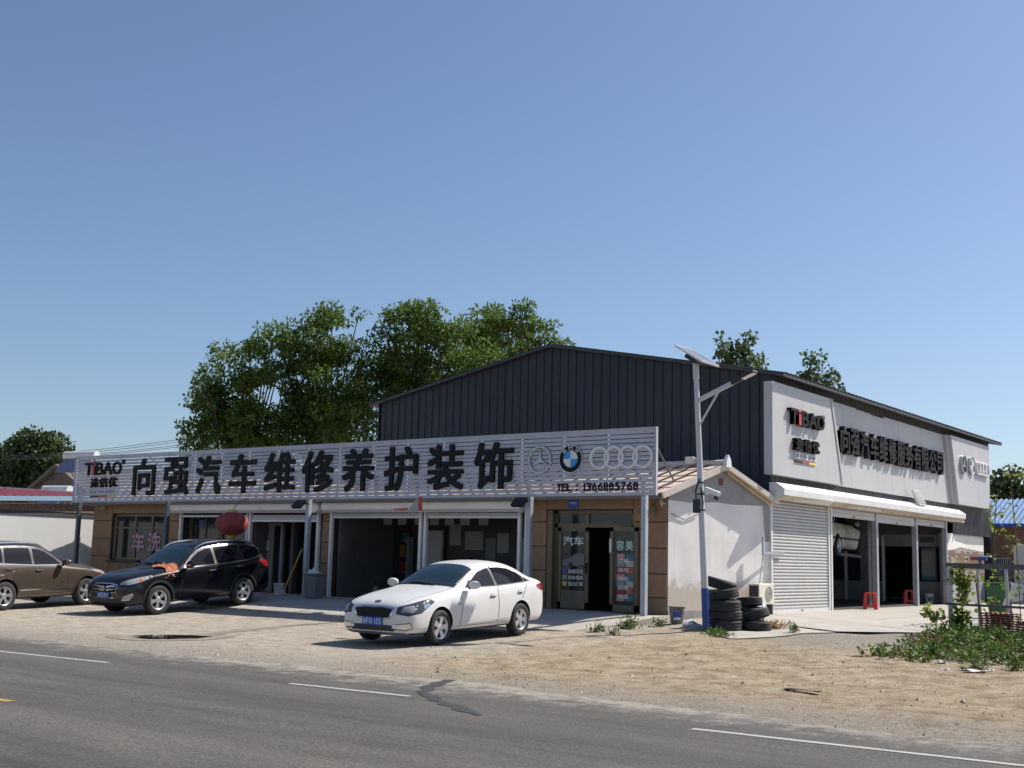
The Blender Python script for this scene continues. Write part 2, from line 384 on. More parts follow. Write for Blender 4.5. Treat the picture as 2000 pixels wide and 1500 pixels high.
def stuff(o): o['kind'] = 'stuff'; return o
def copy_tree(o, parent=None):
    c = o.copy(); col.objects.link(c); c.parent = parent
    for ch in list(o.children): copy_tree(ch, c)
    return c
_gcache = {}
def glyph_data(s, res=3):
    if s not in _gcache:
        c = bpy.data.curves.new('t', 'FONT'); c.body = s; c.size = 1; c.resolution_u = res
        o = bpy.data.objects.new('t', c); col.objects.link(o)
        dg = bpy.context.evaluated_depsgraph_get()
        me = bpy.data.meshes.new_from_object(o.evaluated_get(dg))
        vs_ = [v.co.copy() for v in me.vertices]; fs_ = [tuple(p.vertices) for p in me.polygons]
        bpy.data.objects.remove(o); bpy.data.curves.remove(c); bpy.data.meshes.remove(me)
        x0 = min(v.x for v in vs_); x1 = max(v.x for v in vs_); y0 = min(v.y for v in vs_); y1 = max(v.y for v in vs_)
        from collections import Counter
        ec = Counter()
        for f in fs_:
            for i in range(len(f)): ec[frozenset((f[i], f[(i+1) % len(f)]))] += 1
        side = [(f[i], f[(i+1) % len(f)]) for f in fs_ for i in range(len(f)) if ec[frozenset((f[i], f[(i+1) % len(f)]))] == 1]
        _gcache[s] = ([((v.x-x0)/(x1-x0), (v.y-y0)/(y1-y0)) for v in vs_], fs_, side)
    return _gcache[s]
def glyph(name, s, O, U, V, Nn, w_, h, depth, mat, parent, off=.0, world=True):
    """text fitted to a w x h box whose lower left corner is O; front face at depth along N; off > 0 thickens the strokes"""
    uv, fs_, side = glyph_data(s)
    O, U, V, Nn = Vector(O), Vector(U).normalized(), Vector(V).normalized(), Vector(Nn).normalized()
    n = len(uv); mb = MB(); e = off*h*.62
    shifts = [(0, 0)] if off <= 0 else [(-e, -e*.8), (e, -e*.8), (e, e*.8), (-e, e*.8), (0, 0)]
    for k, (dx, dy) in enumerate(shifts):
        def P(u, v): return O+U*(e+u*(w_-2*e)+dx)+V*(e+v*(h-2*e)+dy)
        d = depth-.0007*(4-k) if len(shifts) > 1 else depth
        front = [P(u, v)+Nn*max(d, .0003) for u, v in uv]
        if depth < .006: mb.add(front, fs_)
        else:
            back = [P(u, v) for u, v in uv]
            mb.add(front+back, list(fs_)+[(b_, a, n+a, n+b_) for a, b_ in side])
    return obj(name, mb, mat, parent, world=world, fix=False)
def word(name, s, O, U, V, Nn, w_, h, depth, mat, parent, off=0., gap=.12, world=True, widths=None):
    """one glyph object per character, evenly spaced (widths: relative)"""
    ws = [(widths or {}).get(ch, 1.) for ch in s]; tot = sum(ws)+gap*(len(s)-1); x = 0.; k = w_/tot
    for ch, q in zip(s, ws):
        if ch != ' ':
            hh = h*(.18 if ch in '.' else 1.)
            glyph(name, ch, Vector(O)+Vector(U).normalized()*x*k, U, V, Nn, q*k, hh, depth, mat, parent, off, world)
        x += q+gap
def interp(x, tab):
    if x <= tab[0][0]: return tab[0][1]
    for (a, va), (b_, vb) in zip(tab, tab[1:]):
        if x <= b_:
            t_ = (x-a)/(b_-a); return va+(vb-va)*t_
    return tab[-1][1]
def sstep(x, a, b_):
    t_ = max(0., min(1., (x-a)/(b_-a))); return t_*t_*(3-2*t_)

# ------------------------------------------------------------------ ground
PL = [(-60, -.58), (-11.9, -.58), (-11.2, -.525), (-10, -.5), (-6.9, -.445), (-5, -.41), (-4, -.355), (-3, -.325), (-2.45, -.312), (-2.35, -.36), (40, -.45)]
PR = [(-60, -.58), (-11.9, -.58), (-11.2, -.525), (-8, -.42), (-5, -.30), (-2.5, -.20), (-1, -.17), (1, -.11), (4, -.05), (6, -.035), (60, -.035)]
def gz(x, y):
    a = interp(y, PL)-.03*sstep(-x, 6, 12)*sstep(-y, 2.5, 4); b_ = interp(y, PR)
    k = sstep(x, -1.4, 1.0) if y < -2.4 else sstep(x-interp(y, [(-2.4, -.55), (0, .05), (1, -.28)]), -.25, .2)
    z = a+(b_-a)*k
    if y > -11.3:
        amp = .018*sstep(x, -1, 2)*sstep(-y, -6, 0)+.006
        z += amp*(math.sin(x*2.1+y*1.3)+math.sin(x*1.1-y*2.7+1.7)+.6*math.sin(x*4.3+y*3.9))*.5
    return z
mb = MB()
gx = [-45+.5*i for i in range(30)]+[-30+.25*i for i in range(172)]+[13+.5*i for i in range(40)]
gy = [-13+.2*i for i in range(85)]+[4+.6*i for i in range(60)]
nx = len(gx)
mb.add([(x, y, gz(x, y)) for y in gy for x in gx],
       [(j*nx+i, j*nx+i+1, (j+1)*nx+i+1, (j+1)*nx+i) for j in range(len(gy)-1) for i in range(nx-1)])
ground = struct(obj('ground', mb, 'ground', smooth=True, fix=False))
mb = MB(); x0, x1, y0, y1 = gx[0]+.2, gx[-1]-.2, gy[0]+.2, gy[-1]-.2; B = 1500
for a in ((-B, -B, B, y0), (-B, y1, B, B), (-B, y0, x0, y1), (x1, y0, B, y1)):
    mb.quad((a[0], a[1], -.62), (a[2], a[1], -.62), (a[2], a[3], -.62), (a[0], a[3], -.62))
struct(obj('ground', mb, 'ground', fix=False))

# road with a ragged verge
random.seed(11)
mb = MB(); xs_ = [-120+4*i for i in range(26)]+[-16+.25*i for i in range(140)]+[19+4*i for i in range(26)]
edge = []
for i, x in enumerate(xs_):
    e = -11.35+.16*math.sin(x*.45)+.10*math.sin(x*1.7+1)+.06*random.uniform(-1, 1)+.25*math.exp(-((x-1)/3.5)**2)
    edge.append(e)
vs_ = [(x, e, -.524) for x, e in zip(xs_, edge)]+[(x, -13.0, -.512) for x in xs_]+[(x, -17.4, -.47) for x in xs_]+[(x, -24, -.52) for x in xs_]+[(x, -60, -.55) for x in xs_]
n = len(xs_)
mb.add(vs_, [(j*n+i, (j+1)*n+i, (j+1)*n+i+1, j*n+i+1) for j in range(4) for i in range(n-1)])
road = struct(obj('road', mb, 'asphalt', smooth=True, fix=False))
for p in road.data.polygons:
    pass
def rz(y): return interp(y, [(-60, -.55), (-24, -.52), (-17.4, -.47), (-13, -.512), (-11, -.524)])
def strip(name, pts, wid, mat, zf, lift=.004, jag=0.):
    """ribbon lying on a surface along pts"""
    L = [Vector((x, y, 0)) for x, y in pts]; mbb = MB(); a = []; b_ = []
    dens = []
    for p, q in zip(L, L[1:]):
        k = max(1, int((q-p).length/.2))
        dens += [p.lerp(q, i/k) for i in range(k)]
    dens.append(L[-1])
    for i, p in enumerate(dens):
        d = (dens[min(i+1, len(dens)-1)]-dens[max(i-1, 0)]).normalized(); nn = Vector((-d.y, d.x, 0))
        ww = (wid[0]+(wid[1]-wid[0])*i/(len(dens)-1) if isinstance(wid, tuple) else wid)/2
        for lst, s_ in ((a, 1), (b_, -1)):
            q = p+nn*s_*ww*(1+jag*random.uniform(-1, 1)); lst.append((q.x, q.y, zf(q.x, q.y)+lift))
    n_ = len(dens); mbb.add(a+b_, [(i, n_+i, n_+i+1, i+1) for i in range(n_-1)])
    return obj(name, mbb, mat, fix=False)
for k, (xa, ya, xb, yb) in enumerate(((-9.5, -13.95, -2.26, -13.40), (1.83, -13.28, 3.95, -13.13), (8.03, -13.03, 14.6, -12.72))):
    struct(strip('road_marking', [(xa, ya), (xb, yb)], .115, 'road_paint', lambda x, y: rz(y), .005, .12))
struct(strip('road_marking', [(-3.2, -17.45), (1.50, -17.28)], .13, 'road_paint_yellow', lambda x, y: rz(y), .005, .12))
struct(strip('tar_patch', [(2.84, -11.02), (3.07, -11.53), (3.52, -12.32), (3.85, -12.77), (4.41, -13.16), (5.08, -13.56), (5.77, -13.97)], (.16, .20), 'tar', lambda x, y: rz(y) if y < -11.2 else gz(x, y), .006, .7))

# puddle with its damp margin and the run-off from the wash bay
def blob(name, pts, mat, lift, grow=1., kind=struct):
    c = sum((Vector((x, y, 0)) for x, y in pts), Vector())/len(pts); mbb = MB(); P = []
    m_ = len(pts)
    for i in range(m_*4):
        a = i/4; i0 = int(a); t_ = a-i0
        p0, p1, p2, p3 = [Vector((*pts[(i0+k) % m_], 0)) for k in (-1, 0, 1, 2)]
        q = .5*((2*p1)+(p2-p0)*t_+(2*p0-5*p1+4*p2-p3)*t_*t_+(3*p1-p0-3*p2+p3)*t_**3)
        q = c+(q-c)*grow*random.uniform(.95, 1.05); P.append(q)
    mbb.add([(c.x, c.y, gz(c.x, c.y)+lift)]+[(q.x, q.y, gz(q.x, q.y)+lift) for q in P]+[((c.x+q.x)/2, (c.y+q.y)/2, gz((c.x+q.x)/2, (c.y+q.y)/2)+lift) for q in P],
            [(0, 1+len(P)+i, 1+len(P)+(i+1) % len(P)) for i in range(len(P))]+[(1+len(P)+i, 1+i, 1+(i+1) % len(P), 1+len(P)+(i+1) % len(P)) for i in range(len(P))])
    return kind(obj(name, mbb, mat, fix=False))
PUD = [(-6.81, -9.98), (-6.68, -9.25), (-6.08, -8.67), (-5.53, -8.45), (-5.22, -9.09), (-5.51, -9.75), (-6.08, -10.06)]
blob('damp_ground', PUD, 'wet', .008, 1.3)
pc = Vector((-5.95, -9.3)); flat = gz(-5.95, -9.3)+.022
mb = MB(); P = [(pc.x+(x-pc.x)*.8, pc.y+(y-pc.y)*.8) for x, y in PUD]
Q = []
for i in range(len(P)):
    a, b_ = Vector(P[i]), Vector(P[(i+1) % len(P)])
    Q += [a, a.lerp(b_, .33)*1.0, a.lerp(b_, .66)]
mb.add([(q.x+.04*random.uniform(-1, 1), q.y+.04*random.uniform(-1, 1), flat) for q in Q], [tuple(range(len(Q)))])
struct(obj('puddle_water', mb, 'water', fix=False))
struct(strip('wet_streak', [(-6.0, -8.6), (-6.26, -7.98), (-6.64, -6.5), (-6.92, -5.32), (-6.78, -4.46), (-6.51, -3.51), (-6.4, -2.6)], (.6, .16), 'wet', gz, .008, .35))

# apron of concrete slabs in front of the shop
AP = [(-2.45, -.288), (-2.3, -.265), (-1.2, -.115), (-.2, -.006), (0.6, 0.0)]
apron = struct(bpy.data.objects.new('concrete_apron', None)); col.objects.link(apron); apron.location = (-12, -1, 0)
xs_a = [-24.6, -20.3, -16.0, -12.0, -8.1, -4.4, -.9]
def aright(y): return interp(y, [(-2.45, -.50), (-1.2, -.12), (0, .10), (1.0, -.26), (1.3, -.26)])
for i in range(len(xs_a)):
    xa = xs_a[i]; last = i == len(xs_a)-1
    mb = MB(); ys_ = [-2.45, -2.3, -1.75, -1.2, -.7, -.2, 1.24]
    top = []; bot = []
    for y in ys_:
        xb = aright(y) if last else xs_a[i+1]-.025
        top.append(((xa, y, interp(y, AP)), (xb, y, interp(y, AP)))); bot.append(((xa, y, -.6), (xb, y, -.6)))
    k = len(ys_); vs_ = [p for t_ in top for p in t_]+[p for t_ in bot for p in t_]
    fs_ = []
    for j in range(k-1):
        fs_ += [(2*j, 2*j+1, 2*j+3, 2*j+2), (2*j, 2*j+2, 2*k+2*j+2, 2*k+2*j), (2*j+1, 2*k+2*j+1, 2*k+2*j+3, 2*j+3)]
    fs_ += [(0, 2*k, 2*k+1, 1), (2*k-2, 2*k-1, 4*k-1, 4*k-2)]
    mb.add(vs_, fs_); obj('slab', mb, 'concrete', apron)

# driveway slabs in front of the shutters, and the narrower slab under the tyres
drive = struct(bpy.data.objects.new('concrete_driveway', None)); col.objects.link(drive); drive.location = (3, 10, 0)
def dz(x, y): return interp(y, [(-3.6, -.185), (-2, -.15), (0, -.105), (2.5, -.05), (5, 0.0), (30, 0.0)])-.02*sstep(x, 3, 6.5)
ydr = [4.7, 9.2, 13.1, 17.0, 20.4, 24.6]
for y0, y1 in zip(ydr, ydr[1:]):
    for x0, x1 in ((.64, 3.6), (3.63, 6.4)):
        mb = MB(); mb.sheet(lambda u, v: (x0+(x1-x0)*u, y0+(y1-.02-y0)*v, dz(x0+(x1-x0)*u, y0+(y1-y0)*v)+.004), 6, 6); obj('slab', mb, 'concrete', drive, fix=False)
for (p, q, r_, s_) in (((.80, 2.12), (4.4, .22), (6.0, 1.5), (.64, 4.68)), ((6.02, 1.52), (6.4, 2.4), (6.4, 4.68), (.66, 4.68))):
    mb = MB()
    def f(u, v):
        a = Vector(p).lerp(Vector(q), u); b_ = Vector(s_).lerp(Vector(r_), u); c = a.lerp(b_, v); return (c.x, c.y, max(dz(c.x, c.y), gz(c.x, c.y)+.02)+.012)
    mb.sheet(f, 8, 6); obj('slab', mb, 'concrete', drive, fix=False)
mb = MB()
def f(u, v):
    a = Vector((1.95, -1.45)).lerp(Vector((3.35, -2.8)), u); b_ = Vector((.72, 2.1)).lerp(Vector((4.4, .2)), u); c = a.lerp(b_, v)
    return (c.x, c.y, gz(c.x, c.y)+.02+.0*u)
mb.sheet(f, 8, 8); obj('slab', mb, 'concrete', drive, fix=False)

# ------------------------------------------------------------------ repair shop
YW = .35                                   # front face of the shop wall
shop = thing('repair_shop', 'long low repair shop with brown tiled piers, open bays and white gable end', 'shop building', (-12, 1.0, 0))
Zt = 2.9
FX = (1.0255, -.372, .65)                  # front from image pixels: x scaled about the camera, pushed back in y
PIERS = [(-23.48, -22.35), (-19.1, -18.45), (-11.75, -11.38), (-4.06, -3.48), (-.86, .09)]
mb = MB()
for a, b_ in PIERS: mb.box(a, b_, YW+.03, YW+.3, -.1, Zt)
mb.box(-22.35, -19.1, YW+.03, YW+.28, 2.53, Zt); mb.box(-22.35, -19.1, YW+.03, YW+.28, -.1, .88)
mb.box(-18.45, -11.75, YW+.03, YW+.28, 2.62, Zt); mb.box(-11.38, -4.06, YW+.03, YW+.28, 2.62, Zt)
mb.box(-3.48, -.86, YW+.03, YW+.28, 2.60, Zt)
obj('wall_backing', mb, 'grout', shop)
ZJ = [0, .42, 1.0, 1.63, 2.28]
def tiles(x0, x1, zs, mat='tile_brown', n=1):
    for k, (za, zb) in enumerate(zip(zs, zs[1:])):
        for i in range(n):
            a = x0+(x1-x0)*i/n; b_ = x0+(x1-x0)*(i+1)/n
            obj('tile', MB().box(a+.008, b_-.008, YW+random.uniform(-.006, .006), YW+.05, za+.012, zb-.012), mat if za > .3 else 'tile_plinth', shop, bevel=.006)
for a, b_ in PIERS: tiles(a, b_, ZJ+[Zt])
tiles(-22.35, -19.1, [2.53, Zt], n=1); tiles(-3.48, -.86, [2.60, Zt], n=1)
tiles(-22.35, -19.1, [0, .42, .88], n=3)
# tile returns of the window and the door reveals are dark; interior shell
mb = MB()
YB = 4.2
mb.box(-23.4, .3, YB, YB+.1, -.1, 2.95)                      # back wall
mb.box(-23.45, -23.3, YW+.3, YB, -.1, 2.95)
for x in (-18.8, -11.6, -3.95): mb.box(x-.05, x+.05, YW+.3, YB, -.1, 2.88)
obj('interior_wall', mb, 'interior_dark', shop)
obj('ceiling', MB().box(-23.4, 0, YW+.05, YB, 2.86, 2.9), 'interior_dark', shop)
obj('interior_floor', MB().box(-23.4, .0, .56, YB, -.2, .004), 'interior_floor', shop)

# window with washing sign
win = obj('window', MB().box(-22.33, -22.18, YW+.10, YW+.18, .9, 2.5).box(-19.25, -19.12, YW+.10, YW+.18, .9, 2.5).box(-22.3, -19.15, YW+.10, YW+.18, 2.43, 2.52).box(-22.3, -19.15, YW+.10, YW+.18, .89, .97)
          .box(-21.16, -21.06, YW+.11, YW+.19, .95, 2.45).box(-20.22, -20.12, YW+.11, YW+.19, .95, 2.45).box(-22.2, -19.2, YW+.12, YW+.19, 2.0, 2.06), 'bronze_frame', shop)
for xa, xb in ((-22.18, -21.16), (-21.06, -20.22), (-20.12, -19.25)):
    for za, zb in ((.97, 2.0), (2.06, 2.43)):
        obj('pane', MB().box(xa, xb, YW+.14, YW+.15, za, zb), 'shop_glass', win)
obj('window_sill', MB().box(-22.4, -19.1, YW-.1, YW+.1, .80, .865), 'black_plastic', shop)
for s, x0 in (('车', -21.22), ('洗', -20.32)):
    glyph('film_character', s, (x0-.03, YW+.12, 1.20), (1, 0, 0), (0, 0, 1), (0, -1, 0), .68, .66, .004, 'pink_print', win, .045)
    glyph('film_character', s, (x0, YW+.118, 1.23), (1, 0, 0), (0, 0, 1), (0, -1, 0), .62, .60, .005, 'pink_print_dark', win, .0)

# shutter boxes, rails and rolled slats
for x0, x1 in ((-18.72, -12.1), (-11.5, -4.12)):
    pr = [(.0, 2.89), (-.26, 2.89), (-.34, 2.8), (-.34, 2.62), (-.26, 2.53), (.0, 2.53)]
    mb = MB(); mb.prism([(p, z) for p, z in pr], (x0, YW, 0), (0, 1, 0), (0, 0, 1), (1, 0, 0), x1-x0)
    bx_ = obj('shutter_box', mb, 'shutter_box', shop)
    k = 3
    for i in range(1, k):
        xx = x0+(x1-x0)*i/k; obj('seam', MB().box(xx-.015, xx+.015, YW-.346, YW-.338, 2.64, 2.8), 'alu_white', bx_)
obj('shutter_motor', MB().lathe([(.0, -.36), (.15, -.36), (.19, -.3), (.19, 0), (0, 0)], (-11.80, YW, 2.68), 'Y', 16), 'shutter_box', shop, True)
for x in (-18.40, -15.05, -14.93, -11.86, -11.30, -7.76, -7.58, -4.30):
    obj('guide_rail', MB().box(x-.045, x+.045, YW-.10, YW-.0, .0, 2.54), 'alu_white' if x not in (-15.05,) else 'steel_grey', shop)
obj('guide_rail', MB().box(-4.10, -3.98, YW-.12, YW-.01, 0, 2.9), 'alu_white', shop)
for x0, x1, z0 in ((-18.35, -15.1, 2.40), (-14.88, -11.9, 2.25), (-11.25, -7.81, 2.37), (-7.53, -4.35, 2.37)):
    nsl = int((2.55-z0)/.075)
    for i in range(nsl):
        z = z0+.075*i
        obj('slat', MB().box(x0, x1, YW-.06-.004*(i % 2), YW-.035, z, z+.069), 'alu_white' if i == 0 else 'shutter_slat', shop)

# bay one: glazed shop front, inner door, wash kit
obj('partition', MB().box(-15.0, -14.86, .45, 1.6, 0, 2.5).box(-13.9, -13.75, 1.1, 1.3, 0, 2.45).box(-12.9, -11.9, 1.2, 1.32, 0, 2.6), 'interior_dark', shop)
gf = obj('glazed_front', MB().box(-18.4, -18.2, .62, .70, 0, 2.5).box(-16.75, -16.67, .62, .70, .05, 2.5).box(-15.1, -15.0, .62, .7, 0, 2.5).box(-18.3, -15.05, .62, .70, 0, .09).box(-18.3, -15.05, .62, .70, 1.36, 1.42).box(-17.55, -17.5, .62, .7, 1.4, 2.5), 'bronze_frame', shop)
for xa, xb in ((-18.2, -16.75), (-16.67, -15.1)):
    obj('pane', MB().box(xa, xb, .655, .662, .09, 2.45), 'shop_glass', gf)
glyph('film_lettering', '各种大中小型汽车', (-18.02, .61, 1.52), (1, 0, 0), (0, 0, 1), (0, -1, 0), 1.6, .19, .004, 'blue_print', gf, .02)
glyph('film_lettering', '美容', (-16.3, .61, 1.52), (1, 0, 0), (0, 0, 1), (0, -1, 0), .55, .19, .004, 'blue_print', gf, .02)
glyph('film_lettering', '容', (-17.85, .61, 2.04), (1, 0, 0), (0, 0, 1), (0, -1, 0), .3, .28, .004, 'blue_print', gf, .02)
dr = obj('inner_door', MB().box(-15.55, -14.6, 1.0, 1.06, 0, 2.15).box(-14.25, -14.15, .98, 1.08, 0, 2.2).box(-15.62, -14.2, .98, 1.08, 2.15, 2.24), 'interior_white', shop)
obj('pane', MB().box(-15.42, -14.85, .985, .995, 1.72, 2.08), 'shop_glass', dr)
obj('notice', MB().box(-15.5, -14.72, .96, .975, 1.36, 1.66), 'paper', dr)
glyph('notice_lettering', '▲', (-15.42, .955, 1.42), (1, 0, 0), (0, 0, 1), (0, -1, 0), .2, .17, .003, 'letter_black', dr)
glyph('notice_lettering', '车辆美容', (-15.17, .955, 1.46), (1, 0, 0), (0, 0, 1), (0, -1, 0), .36, .1, .003, 'letter_black', dr)

# bay two: interior fittings on the back wall
for xa, xb, za, zb, mt in ((-12.4, -11.62, 1.84, 2.25, 'paper'), (-12.3, -11.55, .9, 1.76, 'interior_white'), (-9.85, -9.4, 1.65, 2.33, 'paper'), (-9.22, -8.5, 1.52, 2.1, 'paper'), (-7.95, -7.5, 1.45, 2.05, 'paper'), (-8.4, -8.0, 1.0, 1.9, 'interior_white')):
    obj('poster', MB().box(xa, xb, YB-.04, YB-.01, za, zb), mt, shop)
for r_ in range(4):
    for c in range(6): obj('poster_print', MB().box(-9.14+c*.105, -9.08+c*.105, YB-.046, YB-.041, 1.62+r_*.12, 1.68+r_*.12), 'paper_pink', shop)
obj('inner_doorway', MB().box(-13.45, -12.55, YB-.05, YB-.01, 0, 2.1), 'black_plastic', shop)
obj('door_frame', MB().box(-13.55, -13.45, YB-.07, YB-.01, 0, 2.2).box(-12.55, -12.47, YB-.07, YB-.01, 0, 2.2).box(-13.55, -12.47, YB-.07, YB-.01, 2.1, 2.2), 'soffit_wood', shop)
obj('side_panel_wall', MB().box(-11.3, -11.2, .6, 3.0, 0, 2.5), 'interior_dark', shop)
for k, x in enumerate((-11.2, -10.6, -9.9, -9.3, -8.7, -8.1, -7.4)):
    obj('flag_bunting', MB().box(x, x+.35, 2.5, 2.51, 2.25, 2.55), 'paper', shop)
tb = thing('tool_bench', 'dim steel tool bench with parts heaped on it inside the open bay', 'workbench', (-8.9, 4.0, 0))
FX0 = FX; FX = None
obj('top', MB().box(-10.4, -7.5, 3.7, 4.5, .82, .88), 'steel_dark', tb)
for x in (-10.3, -7.6):
    for y in (3.76, 4.44): obj('leg', MB().box(x-.03, x+.03, y-.03, y+.03, 0.004, .82), 'steel_dark', tb)
random.seed(3)
for i in range(9):
    x = -10.2+.3*i; h = random.uniform(.12, .4)
    pr = thing('parts_box', 'small box of parts heaped on the dim tool bench', 'parts box', (x, 4.05, .88), group='parts on the tool bench')
    obj('body', MB().box(x-.1, x+.1, 3.9, 4.13, .88, .88+h), random.choice(['grey_plastic', 'black_plastic', 'interior_white']), pr, bevel=.02); obj('lid', MB().box(x-.11, x+.11, 3.89, 4.14, .88+h, .9+h), 'steel_dark', pr)

def shelf_unit(x0, x1, y, nm, lb, seed):
    rg = random.Random(seed); t = thing(nm, lb, 'shelf', ((x0+x1)/2, y, 0))
    for x in (x0, x1): obj('upright', MB().box(x-.02, x+.02, y-.16, y+.16, .004, 1.9), 'steel_grey', t)
    for k in range(4):
        z = .25+.5*k; obj('shelf_board', MB().box(x0, x1, y-.16, y+.16, z, z+.025), 'steel_grey', t)
        x = x0+.08
        while x < x1-.25:
            w_ = rg.uniform(.1, .26); h = rg.uniform(.12, .38)
            o = obj('carton', MB().box(x, x+w_, y-.12, y+.1, z+.027, z+.027+h), rg.choice(['paper', 'paper_pink', 'paper_blue', 'grey_plastic', 'interior_white', 'letter_red', 'lantern_gold', 'white_plastic']), None, bevel=.008)
            tag(o, 'small carton on the %s' % lb.replace(' of boxed parts', '').replace(' inside', ' in'), 'carton', 'goods on the bay shelves')
            x += w_+rg.uniform(.02, .12)
shelf_unit(-7.2, -5.2, 4.55, 'storage_shelf', 'steel shelf of boxed parts inside the open bay by the entrance', 1)
shelf_unit(-12.7, -11.9, 4.5, 'storage_shelf', 'narrow steel shelf inside the open bay beside the doorway', 2)
wbd = thing('white_notice_board', 'pale notice board standing inside the open bay', 'notice board', (-11.0, 4.2, 0))
obj('board', MB().box(-11.6, -10.6, 4.55, 4.6, .9, 2.1), 'white_plastic', wbd); obj('frame', MB().box(-11.64, -10.56, 4.6, 4.63, .86, 2.14), 'steel_grey', wbd)
for x in (-11.5, -10.7): obj('leg', MB().box(x-.02, x+.02, 4.6, 4.64, .004, .9), 'steel_grey', wbd)
FX = FX0
# entrance doors
dz0, dz1 = .02, 2.58
df = obj('door_frame', MB().box(-3.46, -3.22, .50, .60, 0, 2.58).box(-.98, -.88, .50, .60, 0, 2.58).box(-3.3, -.95, .50, .60, 2.5, 2.59).box(-3.3, -.95, .50, .60, 2.14, 2.24).box(-2.36, -2.26, .50, .60, 2.24, 2.5), 'bronze_frame', shop)
for xa, xb in ((-3.22, -2.36), (-2.26, -.98)): obj('transom_pane', MB().box(xa, xb, .545, .552, 2.24, 2.5), 'shop_glass', df)
def leaf(x0, x1, y, lbl):
    l = obj('door_leaf', MB().box(x0, x0+.1, y, y+.06, .03, 2.14).box(x1-.1, x1, y, y+.06, .03, 2.14).box(x0, x1, y, y+.06, 2.04, 2.14).box(x0, x1, y, y+.06, .03, .2), 'bronze_frame', shop)
    obj('pane', MB().box(x0+.1, x1-.1, y+.025, y+.033, .2, 2.04), 'shop_glass', l)
    return l
l1 = leaf(-3.2, -2.26, .50, 'left')
obj('kick_panel', MB().box(-3.1, -2.36, .515, .524, .2, .5), 'bronze_frame', l1)
obj('door_handle', MB().box(-2.34, -2.30, .44, .5, .95, 1.22).box(-2.5, -2.3, .43, .46, 1.12, 1.15), 'black_plastic', l1)
glyph('film_lettering', '汽车', (-3.05, .515, 1.66), (1, 0, 0), (0, 0, 1), (0, -1, 0), .63, .24, .004, 'white_print', l1, .03)
for k, s in enumerate(('贴膜改色', '内饰清洗', '抛光打蜡')):
    z = .94-.16*k
    glyph('film_lettering', s, (-2.87, .515, z), (1, 0, 0), (0, 0, 1), (0, -1, 0), .45, .105, .004, 'white_print', l1, .02)
    obj('film_picture', MB().box(-3.06, -2.92, .515, .519, z, z+.11), ['plaque_blue', 'interior_white', 'lantern_gold'][k], l1)
# printed car silhouette on the glass
car_poly = [(-.30, .0), (-.33, .12), (-.24, .17), (-.10, .20), (.02, .30), (.2, .32), (.33, .31), (.33, .0)]
obj('film_picture', MB().prism(car_poly, (-2.72, .516, 1.14), (1, 0, 0), (0, 0, 1), (0, -1, 0), .004), 'grey_plastic', l1)
obj('film_picture', MB().lathe([(0, 0), (.075, 0), (.075, .004), (0, .004)], (-2.8, .508, 1.16), 'Y', 16), 'black_plastic', l1)
l2 = leaf(-1.42, -.62, .18, 'right')
glyph('film_lettering', '容', (-1.24, .20, 1.56), (1, 0, 0), (0, 0, 1), (0, -1, 0), .22, .25, .004, 'teal_print', l2, .03)
glyph('film_lettering', '美', (-.98, .20, 1.56), (1, 0, 0), (0, 0, 1), (0, -1, 0), .22, .25, .004, 'teal_print', l2, .03)
for r_ in range(7):
    for c in range(2): obj('film_picture', MB().box(-1.22+.25*c, -1.0+.25*c, .198, .203, .30+.17*r_, .455+.17*r_), ['paper_pink', 'paper', 'lantern_red', 'paper_blue', 'interior_white', 'cloth_orange'][(r_*2+c*3) % 6], l2)
for k, s in enumerate(('镀晶', '贴膜', '改色', '抛光', '打蜡')): glyph('film_lettering', s, (-1.18, .195, .36+.22*k), (1, 0, 0), (0, 0, 1), (0, -1, 0), .3, .11, .004, 'white_print', l2, .02)
obj('film_picture', MB().box(-.72, -.70, .198, .203, .25, 2.0), 'paper', l2)
obj('door_handle', MB().box(-1.40, -1.36, .12, .17, 1.5, 1.85), 'white_print', l2)
obj('door_jamb', MB().box(-3.46, -3.30, YW+.02, .5, 0, 2.58), 'bronze_frame', shop)
pq = obj('house_number_plaque', MB().box(-2.80, -2.49, YW-.02, YW+.0, 2.63, 2.89), 'plaque_blue', shop)
glyph('plaque_lettering', '修理服务', (-2.76, YW-.024, 2.74), (1, 0, 0), (0, 0, 1), (0, -1, 0), .23, .06, .003, 'white_print', pq)
obj('wall_lantern', MB().box(-.32, -.26, YW-.12, YW, 2.7, 2.74).lathe([(.05, 0), (.07, .1), (.05, .2), (0, .22)], (-.24, YW-.12, 2.45), 'Z', 8), 'bronze_frame', shop)

# white gable end (slightly out of square) and the sheet roof
FX = None
G0, G1 = Vector((-.27, 1.055, 0)), Vector((.62, 4.98, 0))
def gp(t_, z, o=0.):
    d_ = (G1-G0); nrm = Vector((d_.y, -d_.x, 0)).normalized(); p = G0+d_*t_+nrm*o; return (p.x, p.y, z)
AZ = 3.80
def gable(za, zb, t0, t1, o0, mat, name, clip=None):
    mb = MB()
    pts = clip if clip else [(t0, za), (t1, za), (t1, zb), (t0, zb)]
    n_ = len(pts); a = [gp(t_, z, o0) for t_, z in pts]; b_ = [gp(t_, z, -.2) for t_, z in pts]
    mb.add(a+b_, [tuple(range(n_)), tuple(range(2*n_-1, n_-1, -1))]+[(i, n_+i, n_+(i+1) % n_, (i+1) % n_) for i in range(n_)])
    return obj(name, mb, mat, shop)
gable(-.25, 2.86, 0, 1, 0, 'plaster_white', 'gable_wall')
gable(0, 0, 0, 1, .004, 'cement_grey', 'gable_render', [(0, 2.84), (.2, 2.80), (.45, 2.86), (.6, 2.83), (1, 2.86), (1, 3.02), (.505, AZ+.03), (0, 3.0)])
